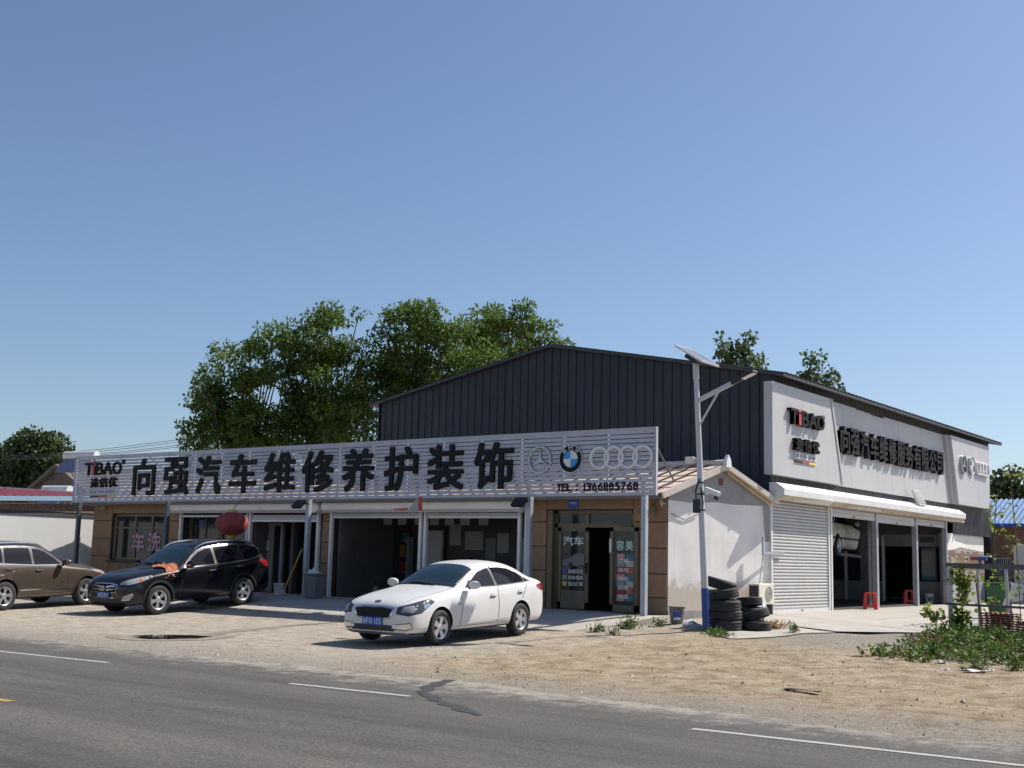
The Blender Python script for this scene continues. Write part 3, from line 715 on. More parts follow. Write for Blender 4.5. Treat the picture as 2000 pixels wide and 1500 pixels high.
gable(0, 0, 0, 1, .012, 'cement_grey', 'corner_patch', [(.955, 1.9), (1, 1.9), (1, 2.85), (.93, 2.85)])
gable(0, .22, .0, 1, .010, 'cement_grey', 'base_render', [(0, -.25), (1, -.25), (1, .06), (.0, .12)])
obj('gable_vent', MB().add([gp(.475, 3.3, .012), gp(.52, 3.3, .012), gp(.52, 3.5, .012), gp(.475, 3.5, .012)], [(0, 1, 2, 3)]), 'dark_red', shop)
obj('conduit', MB().tube([gp(.02, 2.5, .03), gp(.15, 2.35, .02), gp(.27, 2.52, .03)], .012, 5), 'grey_plastic', shop)

# roof: front and back slopes of stepped sheets
YE0, YR_, YB1 = .58, 2.95, 5.03
def rz_(y): return interp(y, [(YE0, 2.95), (YR_, 3.85), (YB1, 2.99)])
def xv(y): return interp(y, [(YE0, -.15), (YR_, .39), (YB1, .86)])
mb = MB(); mb.add([(-24.4, YE0+.12, 2.90), (xv(YE0)-.25, YE0+.12, 2.90), (xv(YR_)-.2, YR_, 3.78), (-24.4, YR_, 3.78), (-24.4, 5.0, 2.92), (xv(YB1)-.2, 5.0, 2.92)], [(0, 1, 2, 3), (3, 2, 5, 4)])
obj('roof_deck', mb, 'soffit_wood', shop, fix=False)
ncol = 60
for k in range(ncol):                      # front slope, one sheet rib per column
    u0, u1 = k/ncol, (k+.97)/ncol
    mb = MB(); nrow = 5
    for r_ in range(nrow):
        ya = YE0+(YR_-YE0)*r_/nrow; yb = min(ya+(YR_-YE0)/nrow+.05, YR_)
        za, zb = rz_(ya)+.03, rz_(yb)
        def xx_(u_, y): return -24.5+(xv(y)+24.5)*u_
        um = u0+(u1-u0)*.62
        vs_ = [(xx_(u0, ya), ya, za), (xx_(um, ya), ya, za), (xx_(u1, ya), ya, za+.035), (xx_(u0, yb), yb, zb), (xx_(um, yb), yb, zb), (xx_(u1, yb), yb, zb+.035)]
        vs_ += [(v[0], v[1], v[2]-.03) for v in vs_[:3]]
        mb.add(vs_, [(0, 1, 4, 3), (1, 2, 5, 4), (6, 7, 1, 0), (7, 8, 2, 1)])
    obj('roof_sheet', mb, 'roof_tile', shop, fix=False)
mb = MB(); mb.quad((-24.5, YR_, 3.87), (xv(YR_), YR_, 3.87), (xv(YB1), YB1, 3.0), (-24.5, YB1, 3.0)); obj('roof_sheet', mb, 'roof_tile', shop, fix=False)
obj('ridge_cap', MB().tube([(-24.5, YR_, 3.88), (xv(YR_)+.02, YR_, 3.88)], .09, 8), 'roof_tile', shop, True)
obj('ridge_strip', MB().box(-24.5, .2, YR_+.08, YR_+.14, 3.86, 3.97), 'dark_red', shop)
obj('ridge_end', MB().prism([(-.16, -.14), (.16, -.14), (.12, .06), (0, .2), (-.12, .06)], (xv(YR_)+.06, YR_, 3.9), (0, 1, 0), (0, 0, 1), (-1, 0, 0), .10), 'emblem_white', shop, bevel=.01)
obj('barge_board', MB().beam((xv(YE0), YE0-.02, 2.92), (xv(YR_), YR_, 3.80), .06, .16), 'roof_edge', shop)
obj('barge_board', MB().beam((xv(YR_), YR_, 3.80), (xv(YB1), YB1+.02, 2.97), .06, .13), 'roof_edge', shop)
obj('barge_soffit', MB().add([gp(-.08, 2.93, -.02), gp(.505, 3.74, -.02), (xv(YR_)-.02, YR_, 3.76), (xv(YE0)-.02, YE0, 2.88)], [(0, 1, 2, 3)]), 'roof_edge', shop)
obj('barge_soffit', MB().add([gp(.505, 3.74, -.02), gp(1.0, 2.93, -.02), (xv(YB1)-.02, YB1-.02, 2.93), (xv(YR_)-.02, YR_, 3.76)], [(0, 1, 2, 3)]), 'soffit_wood', shop)
obj('purlin', MB().beam((.30, 3.15, 3.64), (.68, 4.9, 2.90), .04, .06), 'soffit_wood', shop)
obj('eave_gutter', MB().box(-24.4, xv(YE0)-.06, YE0-.04, YE0+.06, 2.84, 2.93), 'steel_dark', shop)
obj('ridge_box', MB().box(-.75, -.48, 2.75, 2.95, 3.86, 4.06), 'cream_plastic', shop, bevel=.03)

# ------------------------------------------------------------------ louvred sign over the shop front
sg = thing('shop_signboard', 'long louvred grey signboard with black lettering and car emblems over the shop front', 'signboard', (-12, 0, 0))
SL, SR, SB, ST = -24.29, 0.0, 2.89, 4.55
obj('frame_rail', MB().box(SL, SR, -.03, .05, SB, SB+.085), 'slat', sg); obj('frame_rail', MB().box(SL, SR, -.03, .05, ST-.05, ST), 'slat', sg)
npl = 14; pit = (ST-.05-SB-.085)/npl
for i in range(npl):
    z = SB+.085+pit*i
    obj('slat', MB().box(SL+.01, SR-.01, -.028, -.006, z+.013, z+pit-.011), 'slat', sg)
nb = 18
for i in range(nb+1):
    x = SL+.06+(SR-SL-.12)*i/nb; obj('batten', MB().box(x-.02, x+.02, -.004, .04, SB+.06, ST-.03), 'slat', sg)
obj('end_strip', MB().box(SR-.03, SR+.004, -.034, .054, SB, ST), 'slat', sg); obj('end_strip', MB().box(SL-.004, SL+.03, -.034, .054, SB, ST), 'slat', sg)
for x in (-24.04, -18.94, -12.13, -3.86, -.40):
    g_ = interp(.1, AP)
    obj('post', MB().box(x-.065, x+.065, .06, .19, -.02, SB+.5), 'steel_grey' if x > -13 else 'steel_dark', sg)
for x in (-20, -14, -8, -3): obj('brace', MB().beam((x, .06, 4.4), (x, 1.6, 3.42), .04, .04), 'steel_dark', sg)
obj('brace', MB().beam((-.03, .06, 4.05), (-.3, 1.4, 3.32), .035, .035), 'steel_dark', sg)
XU, ZU, NF = (1, 0, 0), (0, 0, 1), (0, -1, 0)
chars = [('向', -20.72, -19.50), ('强', -19.02, -17.70), ('汽', -17.33, -16.08), ('车', -15.66, -14.38), ('维', -14.0, -12.62), ('修', -12.32, -10.96), ('养', -10.6, -9.31), ('护', -8.92, -7.64), ('装', -7.28, -5.98), ('饰', -5.62, -4.30)]
for s, a, b_ in chars:
    glyph('character', s, (a, -.034, 3.09), XU, ZU, NF, b_-a, 1.27, .05, 'letter_black', sg, .042)
for s, a, b_, mt in (('T', -23.60, -23.12, 'letter_black'), ('i', -23.14, -22.98, 'letter_red'), ('B', -22.93, -22.50, 'letter_black'), ('A', -22.49, -21.96, 'letter_black'), ('O', -21.95, -21.42, 'letter_black')):
    glyph('letter', s, (a, -.034, 3.84), XU, ZU, NF, b_-a, .46 if s != 'i' else .50, .05, mt, sg, .05)
glyph('letter', '®', (-21.42, -.034, 4.2), XU, ZU, NF, .17, .17, .03, 'letter_black', sg, .01)
for s, a in (('途', -23.2), ('倍', -22.66), ('优', -22.12)): glyph('character', s, (a, -.034, 3.40), XU, ZU, NF, .5, .36, .05, 'letter_black', sg, .04)
pl = obj('slogan_plate', MB().box(-23.3, -21.6, -.05, -.03, 3.18, 3.33), 'sign_plate', sg)
glyph('slogan_lettering', 'BRAND FROM GERMANY', (-23.22, -.052, 3.205), XU, ZU, NF, 1.54, .1, .004, 'grey_plastic', pl, .01)
for k, mt in enumerate(('flag_black', 'flag_red', 'flag_gold')):
    obj('flag_stripe', MB().box(-23.2+.52*k, -22.68+.52*k, -.05, -.03, 3.07, 3.12), mt, sg)
word('telephone_letter', 'TEL', (-2.9, -.034, 3.015), XU, ZU, NF, .46, .19, .03, 'letter_black', sg, .03)
for z in (3.03, 3.13): obj('telephone_colon', MB().box(-2.31, -2.27, -.064, -.034, z, z+.04), 'letter_black', sg)
word('telephone_digit', '13661185768', (-2.07, -.034, 3.01), XU, ZU, NF, 1.58, .205, .03, 'letter_black', sg, .03, .28, widths={'1': .26})
def ring(c, ro, ri, U, V, Nn, y0, y1, n=40):
    """flat ring between radii"""
    U, V, Nn, c = Vector(U), Vector(V), Vector(Nn), Vector(c); mb = MB(); vs_ = []
    for k in range(n):
        t_ = 2*math.pi*k/n; e = U*math.cos(t_)+V*math.sin(t_)
        vs_ += [c+e*ro+Nn*y0, c+e*ro+Nn*y1, c+e*ri+Nn*y1, c+e*ri+Nn*y0]
    fs_ = []
    for k in range(n):
        a = 4*k; b_ = 4*((k+1) % n)
        fs_ += [(a, b_, b_+1, a+1), (a+1, b_+1, b_+2, a+2), (a+2, b_+2, b_+3, a+3), (a+3, b_+3, b_, a)]
    return mb.add(vs_, fs_)
def emblems(parent, cs, r1, r2, r3, U, V, Nn, mats, d=.06):
    """star ring, roundel and four rings; cs their three centres (the last is the left ring's)"""
    Uv, Vv, Nv = Vector(U), Vector(V), Vector(Nn)
    e = obj('star_emblem', ring(cs[0], r1, r1*.88, U, V, Nn, 0, d), mats[0], parent, True)
    star = []
    for k in range(6):
        a = R(90+60*k); rr = r1*.9 if k % 2 == 0 else r1*.13; star.append((rr*math.cos(a), rr*math.sin(a)))
    obj('star', MB().prism(star, Vector(cs[0]), U, V, Nn, d*.8), mats[0], e)
    b1 = obj('roundel_emblem', MB().prism([(r2*math.cos(2*math.pi*k/40), r2*math.sin(2*math.pi*k/40)) for k in range(40)], cs[1], U, V, Nn, d*.6), mats[1], parent)
    obj('rim', ring(cs[1], r2*1.03, r2*.97, U, V, Nn, 0, d*.8), 'brushed', b1)
    for k in range(4):
        q = [(0, 0)]+[(r2*.62*math.cos(R(90*k+a)), r2*.62*math.sin(R(90*k+a))) for a in range(0, 91, 10)]
        obj('quadrant', MB().prism(q, Vector(cs[1])+Nv*d*.6, U, V, Nn, d*.15), mats[2] if k in (1, 3) else mats[3], b1)
    for s, a in (('B', 133), ('M', 90), ('W', 47)):
        ca = R(a); ctr = Vector(cs[1])+Uv*(r2*.80*math.cos(ca))+Vv*(r2*.80*math.sin(ca)); th = ca-R(90)
        U2 = Uv*math.cos(th)+Vv*math.sin(th); V2 = -Uv*math.sin(th)+Vv*math.cos(th); wd = r2*(.30 if s == 'B' else .36)
        glyph('emblem_letter', s, ctr-U2*wd/2-V2*r2*.13+Nv*d*.62, U2, V2, Nn, wd, r2*.26, .005, mats[3], b1, .02)
    for k in range(4):
        c = Vector(cs[2])+Uv*(r3*1.46*k); obj('ring_emblem', ring(c, r3, r3*.80, U, V, Nn, .002*k, d+.002*k), mats[4], parent, True)
emblems(sg, ((-3.43, -.034, 3.83), (-2.47, -.034, 3.83), (-1.60, -.034, 3.83)), .36, .35, .285, XU, ZU, NF, ('brushed', 'letter_black', 'bmw_blue', 'emblem_white', 'emblem_white'))

# things hung on the shop front
def floodlight(x, lbl):
    t = thing('floodlight', lbl, 'floodlight', (x, 0, 2.7), group='floodlights on the sign posts')
    obj('bracket', MB().box(x-.02, x+.02, -.18, .06, 2.74, 2.78), 'black_plastic', t)
    obj('housing', MB().add([(x-.2, -.2, 2.86), (x+.2, -.2, 2.86), (x+.2, -.42, 2.66), (x-.2, -.42, 2.66), (x-.17, -.14, 2.80), (x+.17, -.14, 2.80), (x+.17, -.36, 2.60), (x-.17, -.36, 2.60)], [(0, 1, 2, 3), (7, 6, 5, 4), (0, 4, 5, 1), (1, 5, 6, 2), (2, 6, 7, 3), (3, 7, 4, 0)]), 'black_plastic', t)
    obj('lens', MB().add([(x-.14, -.165, 2.775), (x+.14, -.165, 2.775), (x+.14, -.345, 2.608), (x-.14, -.345, 2.608)], [(0, 1, 2, 3)]), 'lamp_clear', t)
floodlight(-12.14, 'black floodlight on the post between the two shutter bays')
floodlight(-3.90, 'black floodlight on the post beside the entrance door')
def cctv(name, p, d_, lbl, parent_wall=None):
    t = thing('security_camera', lbl, 'camera', p, group='security cameras'); P_ = Vector(p); D = Vector(d_).normalized()
    obj('bracket', MB().tube([P_, P_+Vector((0, 0, -.08))+D*.05], .02, 6), 'cream_plastic', t)
    q = P_+D*.08+Vector((0, 0, -.1)); obj('body', MB().beam(q-D*.12, q+D*.16, .09, .09), 'cream_plastic', t, bevel=.015); obj('lens', MB().tube([q+D*.16, q+D*.18], .035, 8), 'black_plastic', t)
cctv('c', (-23.75, .98, 2.86), (.3, -1, -.6), 'small cream security camera under the sign above the wash window')
cctv('c', (-.42, .98, 2.86), (.8, -.8, -.4), 'cream security camera under the sign end by the brown pier')
ln = thing('red_lantern', 'faded red festival lantern with gold trim hanging before the left bay', 'lantern', (-14.75, -.6, 1.75))
prof = [(.001, .34)]+[(.71*math.sin(a)**.8, -.36*math.cos(a)*-1) for a in []]
prof = [(.12, -.36), (.29, -.31), (.42, -.2), (.505, -.06), (.51, .05), (.45, .2), (.31, .31), (.14, .365)]
mb = MB(); n_ = 36; vs_ = []
for r_, h in prof:
    for j in range(n_): rr = r_*(1-.045*(j % 3 == 0)); vs_.append((-14.75+rr*math.cos(2*math.pi*j/n_), -.6+rr*math.sin(2*math.pi*j/n_), 2.13+h))
mb.add(vs_, [(i*n_+j, i*n_+(j+1) % n_, (i+1)*n_+(j+1) % n_, (i+1)*n_+j) for i in range(len(prof)-1) for j in range(n_)]+[tuple(range(n_-1, -1, -1)), tuple((len(prof)-1)*n_+j for j in range(n_))])
obj('lantern_body', mb, 'lantern_red', ln, True)
obj('lantern_cap', MB().lathe([(.15, 0), (.15, .07), (.1, .08), (0, .08)], (-14.75, -.6, 2.49), 'Z', 16), 'lantern_gold', ln)
obj('lantern_collar', MB().lathe([(.12, 0), (.15, .05), (0, .06)], (-14.75, -.6, 1.74), 'Z', 16), 'lantern_gold', ln)
obj('tassel', MB().lathe([(.10, 0), (.11, .30), (0, .32)], (-14.75, -.6, 1.45), 'Z', 14), 'lantern_gold', ln)
obj('cord', MB().tube([(-14.75, -.6, 2.56), (-14.75, -.3, 2.86), (-14.75, -.02, 2.93)], .012, 5), 'black_plastic', ln)
pn = thing('loose_banner_scrap', 'torn white and red banner scrap hanging from the shutter box', 'banner', (-7.75, -.05, 2.6))
obj('white_flap', MB().add([(-7.95, -.04, 2.6), (-7.6, -.03, 2.92), (-7.55, -.06, 2.55), (-7.75, -.06, 2.46)], [(0, 1, 2, 3)]), 'paper', pn, fix=False)
obj('red_flap', MB().add([(-8.5, -.04, 2.60), (-7.97, -.045, 2.62), (-7.97, -.045, 2.56), (-8.5, -.04, 2.55)], [(0, 1, 2, 3)]).add([(-7.6, -.05, 2.9), (-7.45, -.04, 2.93), (-7.42, -.05, 2.52), (-7.55, -.07, 2.54)], [(0, 1, 2, 3)]), 'letter_red', pn, fix=False)

# ------------------------------------------------------------------ dark steel shed behind and beside the shop
XS = .64
shed = thing('steel_shed', 'tall dark steel workshop shed with pitched roof and roller doors along its side', 'shed', (-6.7, 15, 0))
X0, XA, ZE, ZR, YF, YE = -14.03, -6.7, 6.56, 7.95, 5.05, 26.0
def roofz(x): return ZE+(ZR-ZE)*(1-abs(x-XA)/(XS-XA))
def ribbed(x0, x1, zlo, ztop, pitch, dep, mapf, rib=.3):
    """ribbed sheet from u=x0 to x1, mapf(u, depth, z) -> point"""
    us = []; u = x0
    while u < x1-1e-6:
        w_ = min(pitch, x1-u)
        us += [(u, 0), (u+w_*(1-rib), 0), (u+w_*(1-rib*.75), dep), (u+w_*(1-rib*.25), dep)]; u += w_
    us.append((x1, 0)); n_ = len(us); mb = MB()
    mb.add([mapf(u_, d_, zlo) for u_, d_ in us]+[mapf(u_, d_, ztop(u_)) for u_, d_ in us], [(i, i+1, n_+i+1, n_+i) for i in range(n_-1)])
    return mb
npan = 16
for k in range(npan):
    a = X0+(XS-X0)*k/npan; b_ = X0+(XS-X0)*(k+1)/npan
    obj('wall_sheet', ribbed(a, b_-.006, 2.5, lambda u: roofz(u)-.06, .305, .035, lambda u, d_, z: (u, YF-d_-.004*(k % 2), z), .22), 'shed_sheet', shed, fix=False)
obj('corner_flashing', MB().box(XS-.02, XS+.03, YF-.05, YF+.05, 0, 6.5), 'shed_sheet', shed)
obj('corner_flashing', MB().box(X0-.03, X0+.03, YF-.05, YF+.05, 2, 6.55), 'shed_sheet', shed)
obj('far_wall', MB().box(X0, X0+.08, YF, YE, 0, ZE-.05).box(X0, XS, YE-.08, YE, 0, ZE-.05), 'shed_sheet', shed)
nys = 21
for k in range(nys):
    a = YF+.02+(YE-YF-.02)*k/nys; b_ = YF+.02+(YE-YF-.02)*(k+1)/nys
    lo = 3.0 if b_ < 21.4 else 2.6
    obj('wall_sheet', ribbed(a, b_-.004, lo, lambda u: ZE-.04, .16, .03, lambda u, d_, z: (XS+d_, u, z), .5), 'shed_side', shed, fix=False)
def roofslab(xa, xb):
    mb = MB(); za = roofz(xa) if XA-8 < xa else 0
    f_ = lambda x: ZR-(abs(x-XA))*(ZR-ZE)/(XS-XA)
    mb.add([(xa, 4.85, f_(xa)), (xb, 4.85, f_(xb)), (xb, YE+.3, f_(xb)), (xa, YE+.3, f_(xa)), (xa, 4.85, f_(xa)-.09), (xb, 4.85, f_(xb)-.09), (xb, YE+.3, f_(xb)-.09), (xa, YE+.3, f_(xa)-.09)],
           [(0, 1, 2, 3), (7, 6, 5, 4), (0, 4, 5, 1), (1, 5, 6, 2), (2, 6, 7, 3), (3, 7, 4, 0)])
    return mb
obj('roof', roofslab(-14.35, XA), 'shed_trim', shed); obj('roof', roofslab(XA, 1.12), 'shed_trim', shed)
mb = MB()
f_ = lambda x: ZR-(abs(x-XA))*(ZR-ZE)/(XS-XA)
mb = ribbed(4.85, YE+.3, 0, lambda u: 0, .3, .03, lambda u, d_, z: (0, u, d_), .5)
vs_ = mb.v[:len(mb.v)//2]; n_ = len(vs_)
for side, xe in ((1, 1.14), (-1, -14.37)):
    m2 = MB(); m2.add([(XA, v[1], f_(XA)+.012+v[2]) for v in vs_]+[(xe, v[1], f_(xe)+.012+v[2]) for v in vs_], [(i, i+1, n_+i+1, n_+i) for i in range(n_-1)])
    obj('roof_sheet', m2, 'shed_trim', shed, fix=False)

# roller-shutter canopy box along the side
prof = [(0, 3.50), (.20, 3.50), (.44, 3.33), (.43, 3.16), (.22, 3.04), (0, 3.04)]
YC0, YC1 = 4.88, 21.1
segs = [YC0, 8.4, 12.6, 17.0, YC1]
for a, b_ in zip(segs, segs[1:]):
    mb = MB(); n_ = len(prof)
    mb.add([(XS+.03+p, a, z) for p, z in prof]+[(XS+.03+p+random.uniform(-.006, .006), b_-.008, z+random.uniform(-.008, .008)) for p, z in prof], [(i, (i+1) % n_, n_+(i+1) % n_, n_+i) for i in range(n_)]+[tuple(range(n_-1, -1, -1)), tuple(range(n_, 2*n_))])
    cp = obj('canopy_box', mb, 'canopy_white', shed)
    obj('soffit', MB().add([(XS+.03, a, 3.03), (XS+.24, a, 3.03), (XS+.24, b_, 3.03), (XS+.03, b_, 3.03)], [(0, 1, 2, 3)]).add([(XS+.245, a, 3.035), (XS+.455, a, 3.15), (XS+.455, b_, 3.15), (XS+.245, b_, 3.035)], [(0, 1, 2, 3)]), 'canopy_soffit', cp, fix=False)
    for q in range(1, 3):
        yy = a+(b_-a)*q/3; obj('seam', MB().add([(XS+.03+p+(.004 if 0 < p else 0), yy-.012, z+.003) for p, z in prof[1:4]]+[(XS+.03+p+.004, yy+.012, z+.003) for p, z in prof[1:4]], [(0, 1, 4, 3), (1, 2, 5, 4)]), 'alu_white', cp, fix=False)
# closed roller door
nsl = 33
for i in range(nsl):
    z = .10+i*(2.94/nsl); h = 2.94/nsl
    mb = MB(); pts = [(-.012, 0), (.012, h*.12), (.028, h*.42), (.020, h*.75), (-.012, h*.99)]
    mb.add([(XS+.0+p, 5.06, z+q) for p, q in pts]+[(XS+.0+p, 8.90, z+q) for p, q in pts], [(j, j+1, 5+j+1, 5+j) for j in range(4)])
    obj('shutter_slat', mb, 'shutter_slat', shed, fix=False)
bar = obj('shutter_bottom_bar', MB().box(XS-.02, XS+.035, 5.06, 8.9, .005, .10), 'alu_white', shed)
obj('lock', MB().box(XS+.035, XS+.045, 6.9, 7.05, .045, .07), 'black_plastic', bar)
for y in (5.0, 8.95): obj('guide_rail', MB().box(XS-.04, XS+.05, y-.05, y+.05, 0, 3.04), 'alu_white', shed)
for y in (9.12, 12.9, 16.75, 20.05): obj('post', MB().box(XS-.10, XS+.06, y-.08 if y > 10 else y-.05, y+.08 if y > 10 else y+.05, 0, 3.04), 'steel_grey' if y > 10 else 'alu_white', shed)
for a, b_, z0 in ((9.18, 12.8, 2.76), (13.0, 16.65, 2.72), (16.85, 19.95, 2.78)):
    k = max(2, int((3.04-z0)/.11))
    for i in range(k):
        z = z0+(3.03-z0)*i/k; obj('shutter_slat', MB().box(XS-.01-.006*(i % 2), XS+.025-.006*(i % 2), a, b_, z+.004, z+(3.03-z0)/k-.004), 'shutter_slat', shed)
    obj('lock', MB().box(XS+.026, XS+.04, (a+b_)/2-.06, (a+b_)/2+.06, z0+.03, z0+.07), 'black_plastic', shed)
# lower wall beyond the bays: patched brick
obj('brick_wall', MB().box(XS-.25, XS-.0, 20.15, 24.95, -.05, 2.62), 'cement_grey', shed)
obj('plaster_patch', MB().add([(XS+.008, 20.3, 1.98), (XS+.008, 21.0, 2.02), (XS+.008, 21.8, 2.12), (XS+.008, 24.9, 1.98), (XS+.008, 24.9, 2.26), (XS+.008, 22.6, 2.24), (XS+.008, 21.2, 2.34), (XS+.008, 20.9, 2.62), (XS+.008, 20.3, 2.6)], [tuple(range(9))]), 'plaster_white', shed)
obj('plaster_patch', MB().add([(XS+.008, 22.7, 0), (XS+.008, 24.9, 0), (XS+.008, 24.9, 1.0), (XS+.008, 23.3, 1.1), (XS+.008, 22.8, .8)], [tuple(range(5))]), 'cement_grey', shed)
for r_ in range(14):
    for c in range(12):
        if random.random() < .62:
            y = 20.32+c*.37+(.18 if r_ % 2 else 0); z = .9+r_*.078
            if z > 1.92 and y > 20.2: continue
            obj('brick', MB().box(XS-.01, XS+.012+random.uniform(0, .006), y, y+.34, z, z+.062), 'brick_face', shed)
# interior shell, inner cross wall with white door and window
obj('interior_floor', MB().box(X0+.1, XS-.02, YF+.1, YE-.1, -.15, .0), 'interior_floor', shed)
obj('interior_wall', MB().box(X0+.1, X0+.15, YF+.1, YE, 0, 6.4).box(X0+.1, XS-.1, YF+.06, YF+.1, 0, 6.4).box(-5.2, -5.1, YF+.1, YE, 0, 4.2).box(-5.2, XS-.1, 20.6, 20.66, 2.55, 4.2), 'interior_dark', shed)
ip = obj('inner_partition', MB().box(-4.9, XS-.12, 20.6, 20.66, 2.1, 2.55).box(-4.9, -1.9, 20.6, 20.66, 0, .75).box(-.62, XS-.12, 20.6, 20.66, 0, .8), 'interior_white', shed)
for x in (-4.9, -3.4, -2.45, -1.9, -.66, .45): obj('mullion', MB().box(x-.04, x+.04, 20.55, 20.67, 0, 2.5), 'alu_white', ip)
obj('window_pane', MB().box(-.6, .42, 20.62, 20.63, .8, 2.1), 'shop_glass', ip); obj('window_pane', MB().box(-3.3, -1.95, 20.62, 20.63, .75, 2.1), 'shop_glass', ip)
obj('wall_poster', MB().box(-.42, .08, 20.58, 20.6, 1.0, 1.95), 'interior_white', ip); obj('wall_poster', MB().box(-.42, .12, 20.59, 20.605, .85, 2.05), 'paper_blue', ip)
obj('ventilator', MB().box(-.45, .05, 20.54, 20.6, 2.25, 2.45), 'steel_dark', ip)

# ------------------------------------------------------------------ big sign along the shed side
ss = thing('side_signboard', 'pale grey panelled signboard with raised black characters along the shed side', 'signboard', (XS, 15, 3.7))
SZ0, SZ1 = 3.70, 6.22
def tY(y0t, y0b, z): return y0b+(y0t-y0b)*(z-SZ0)/(SZ1-SZ0)
def spanel(yt0, yb0, yt1, yb1, xf, name='panel', z0=SZ0, z1=SZ1):
    mb = MB(); X1 = XS+.035
    q = [(tY(yt0, yb0, z0), z0), (tY(yt1, yb1, z0), z0), (tY(yt1, yb1, z1), z1), (tY(yt0, yb0, z1), z1)]
    mb.add([(X1, y, z) for y, z in q]+[(xf, y, z) for y, z in q], [(3, 2, 1, 0), (4, 5, 6, 7), (0, 1, 5, 4), (1, 2, 6, 5), (2, 3, 7, 6), (3, 0, 4, 7)])
    return obj(name, mb, 'acp_grey', ss)
YA = 4.56
for a, b_ in zip([0, .29, .64, 1], [.29, .64, 1]):
    pass
cuts = [0, .27, .62, 1]
for a, b_ in zip(cuts, cuts[1:]):
    spanel(YA+(8.62-YA)*a, YA+(9.42-YA)*a, YA+(8.62-YA)*b_-.008, YA+(9.42-YA)*b_-.008, .92+random.uniform(-.002, .002))
ncut = 9
for k in range(ncut):
    a, b_ = k/ncut, (k+1)/ncut
    z1 = SZ1 if k not in (2, 3) else SZ1-.03*(k-1)
    spanel(8.66+(19.72-8.66)*a, 9.46+(20.48-9.46)*a, 8.66+(19.72-8.66)*b_-.008, 9.46+(20.48-9.46)*b_-.008, .745+random.uniform(-.002, .002), z1=z1)
spanel(19.75, 20.50, 19.95, 20.70, .86, 'divider')
spanel(8.60, 9.40, 8.70, 9.50, .95, 'divider')
for a, b_ in ((0, .5), (.5, 1)): spanel(19.97+(24.9-19.97)*a, 20.72+(24.8-20.72)*a, 19.97+(24.9-19.97)*b_-.006, 20.72+(24.8-20.72)*b_-.006, .98)
YU, NX = (0, 1, 0), (1, 0, 0)
for s, a, b_, mt in (('T', 5.50, 5.98, 'letter_black'), ('i', 6.02, 6.2, 'letter_red'), ('B', 6.25, 6.72, 'letter_black'), ('A', 6.74, 7.3, 'letter_black'), ('O', 7.3, 7.86, 'letter_black')):
    glyph('letter', s, (.922, a, 5.16), YU, ZU, NX, b_-a, .44, .13, mt, ss, .05)
glyph('letter', '®', (.922, 7.9, 5.5), YU, ZU, NX, .16, .16, .05, 'brushed', ss, .01)
for s, a in (('途', 5.82), ('倍', 6.4), ('优', 6.98)): glyph('character', s, (.922, a, 4.45), YU, ZU, NX, .5, .36, .13, 'letter_black', ss, .04)
pl = obj('slogan_plate', MB().box(.924, .95, 5.95, 7.45, 4.24, 4.40), 'sign_plate', ss)
glyph('slogan_lettering', 'BRAND FROM GERMANY', (.951, 6.02, 4.27), YU, ZU, NX, 1.36, .1, .004, 'grey_plastic', pl)
for k, mt in enumerate(('flag_black', 'flag_red', 'flag_gold')): obj('flag_stripe', MB().box(.924, .95, 5.98+.48*k, 6.46+.48*k, 4.13, 4.19), mt, ss)
text = '向强汽车维修服务有限公司'; y0, y1 = 9.42, 19.35; st = (y1-y0)/len(text)
for k, s in enumerate(text): glyph('character', s, (.75, y0+st*k, 4.68), YU, ZU, NX, st*.9, .84, .15, 'letter_black', ss, .042)
emblems(ss, ((.99, 21.25, 5.22), (.99, 22.3, 5.26), (.99, 23.12, 5.22)), .36, .34, .27, YU, ZU, NX, ('brushed', 'brushed', 'grey_plastic', 'emblem_white', 'emblem_white'), .09)
lp = thing('leaning_slat_frame', 'small white slatted frame leaning on the canopy below the side sign', 'slatted frame', (.9, 16.2, 3.5))
for k in range(4): obj('slat', MB().beam((.92+.0*k, 15.7+.22*k, 3.92), (1.02, 16.05+.22*k, 3.44), .03, .10, (1, 0, 0)), 'emblem_white', lp)
obj('rail', MB().beam((.93, 15.7, 3.93), (.93, 16.4, 3.93), .04, .04), 'emblem_white', lp); obj('rail', MB().beam((1.04, 16.0, 3.46), (1.04, 16.8, 3.46), .04, .04), 'emblem_white', lp)
cctv('c', (.72, 21.5, 3.2), (.9, -.3, -.3), 'small security camera on the dark sheet wall past the canopy end')

# ------------------------------------------------------------------ fittings on the gable side
ac = thing('air_conditioner_unit', 'cream outdoor air conditioner unit on stand beside the roller door', 'air conditioner', (.85, 4.15, .24))
obj('casing', MB().box(.62, .92, 3.70, 4.62, .26, .80), 'cream_plastic', ac, bevel=.02)
obj('side_grille', MB().box(.64, .90, 3.69, 3.699, .32, .75), 'black_plastic', ac)
obj('fan_grille', MB().prism([(.21*math.cos(2*math.pi*k/24), .21*math.sin(2*math.pi*k/24)) for k in range(24)], (.921, 4.28, .53), (0, 1, 0), (0, 0, 1), (1, 0, 0), .006), 'grey_plastic', ac)
for k in range(3): obj('grille_ring', ring((.928, 4.28, .53), .20-.06*k, .185-.06*k, (0, 1, 0), (0, 0, 1), (1, 0, 0), 0, .008), 'cream_plastic', ac)
for y in (3.8, 4.5): obj('leg', MB().box(.64, .92, y-.03, y+.03, dz(.8, 4.1)-.02, .26), 'steel_dark', ac)
hk = thing('wall_pipe_bracket', 'bent steel bar bracket and thin rod on the white gable wall', 'pipe bracket', (.62, 4.6, .4))
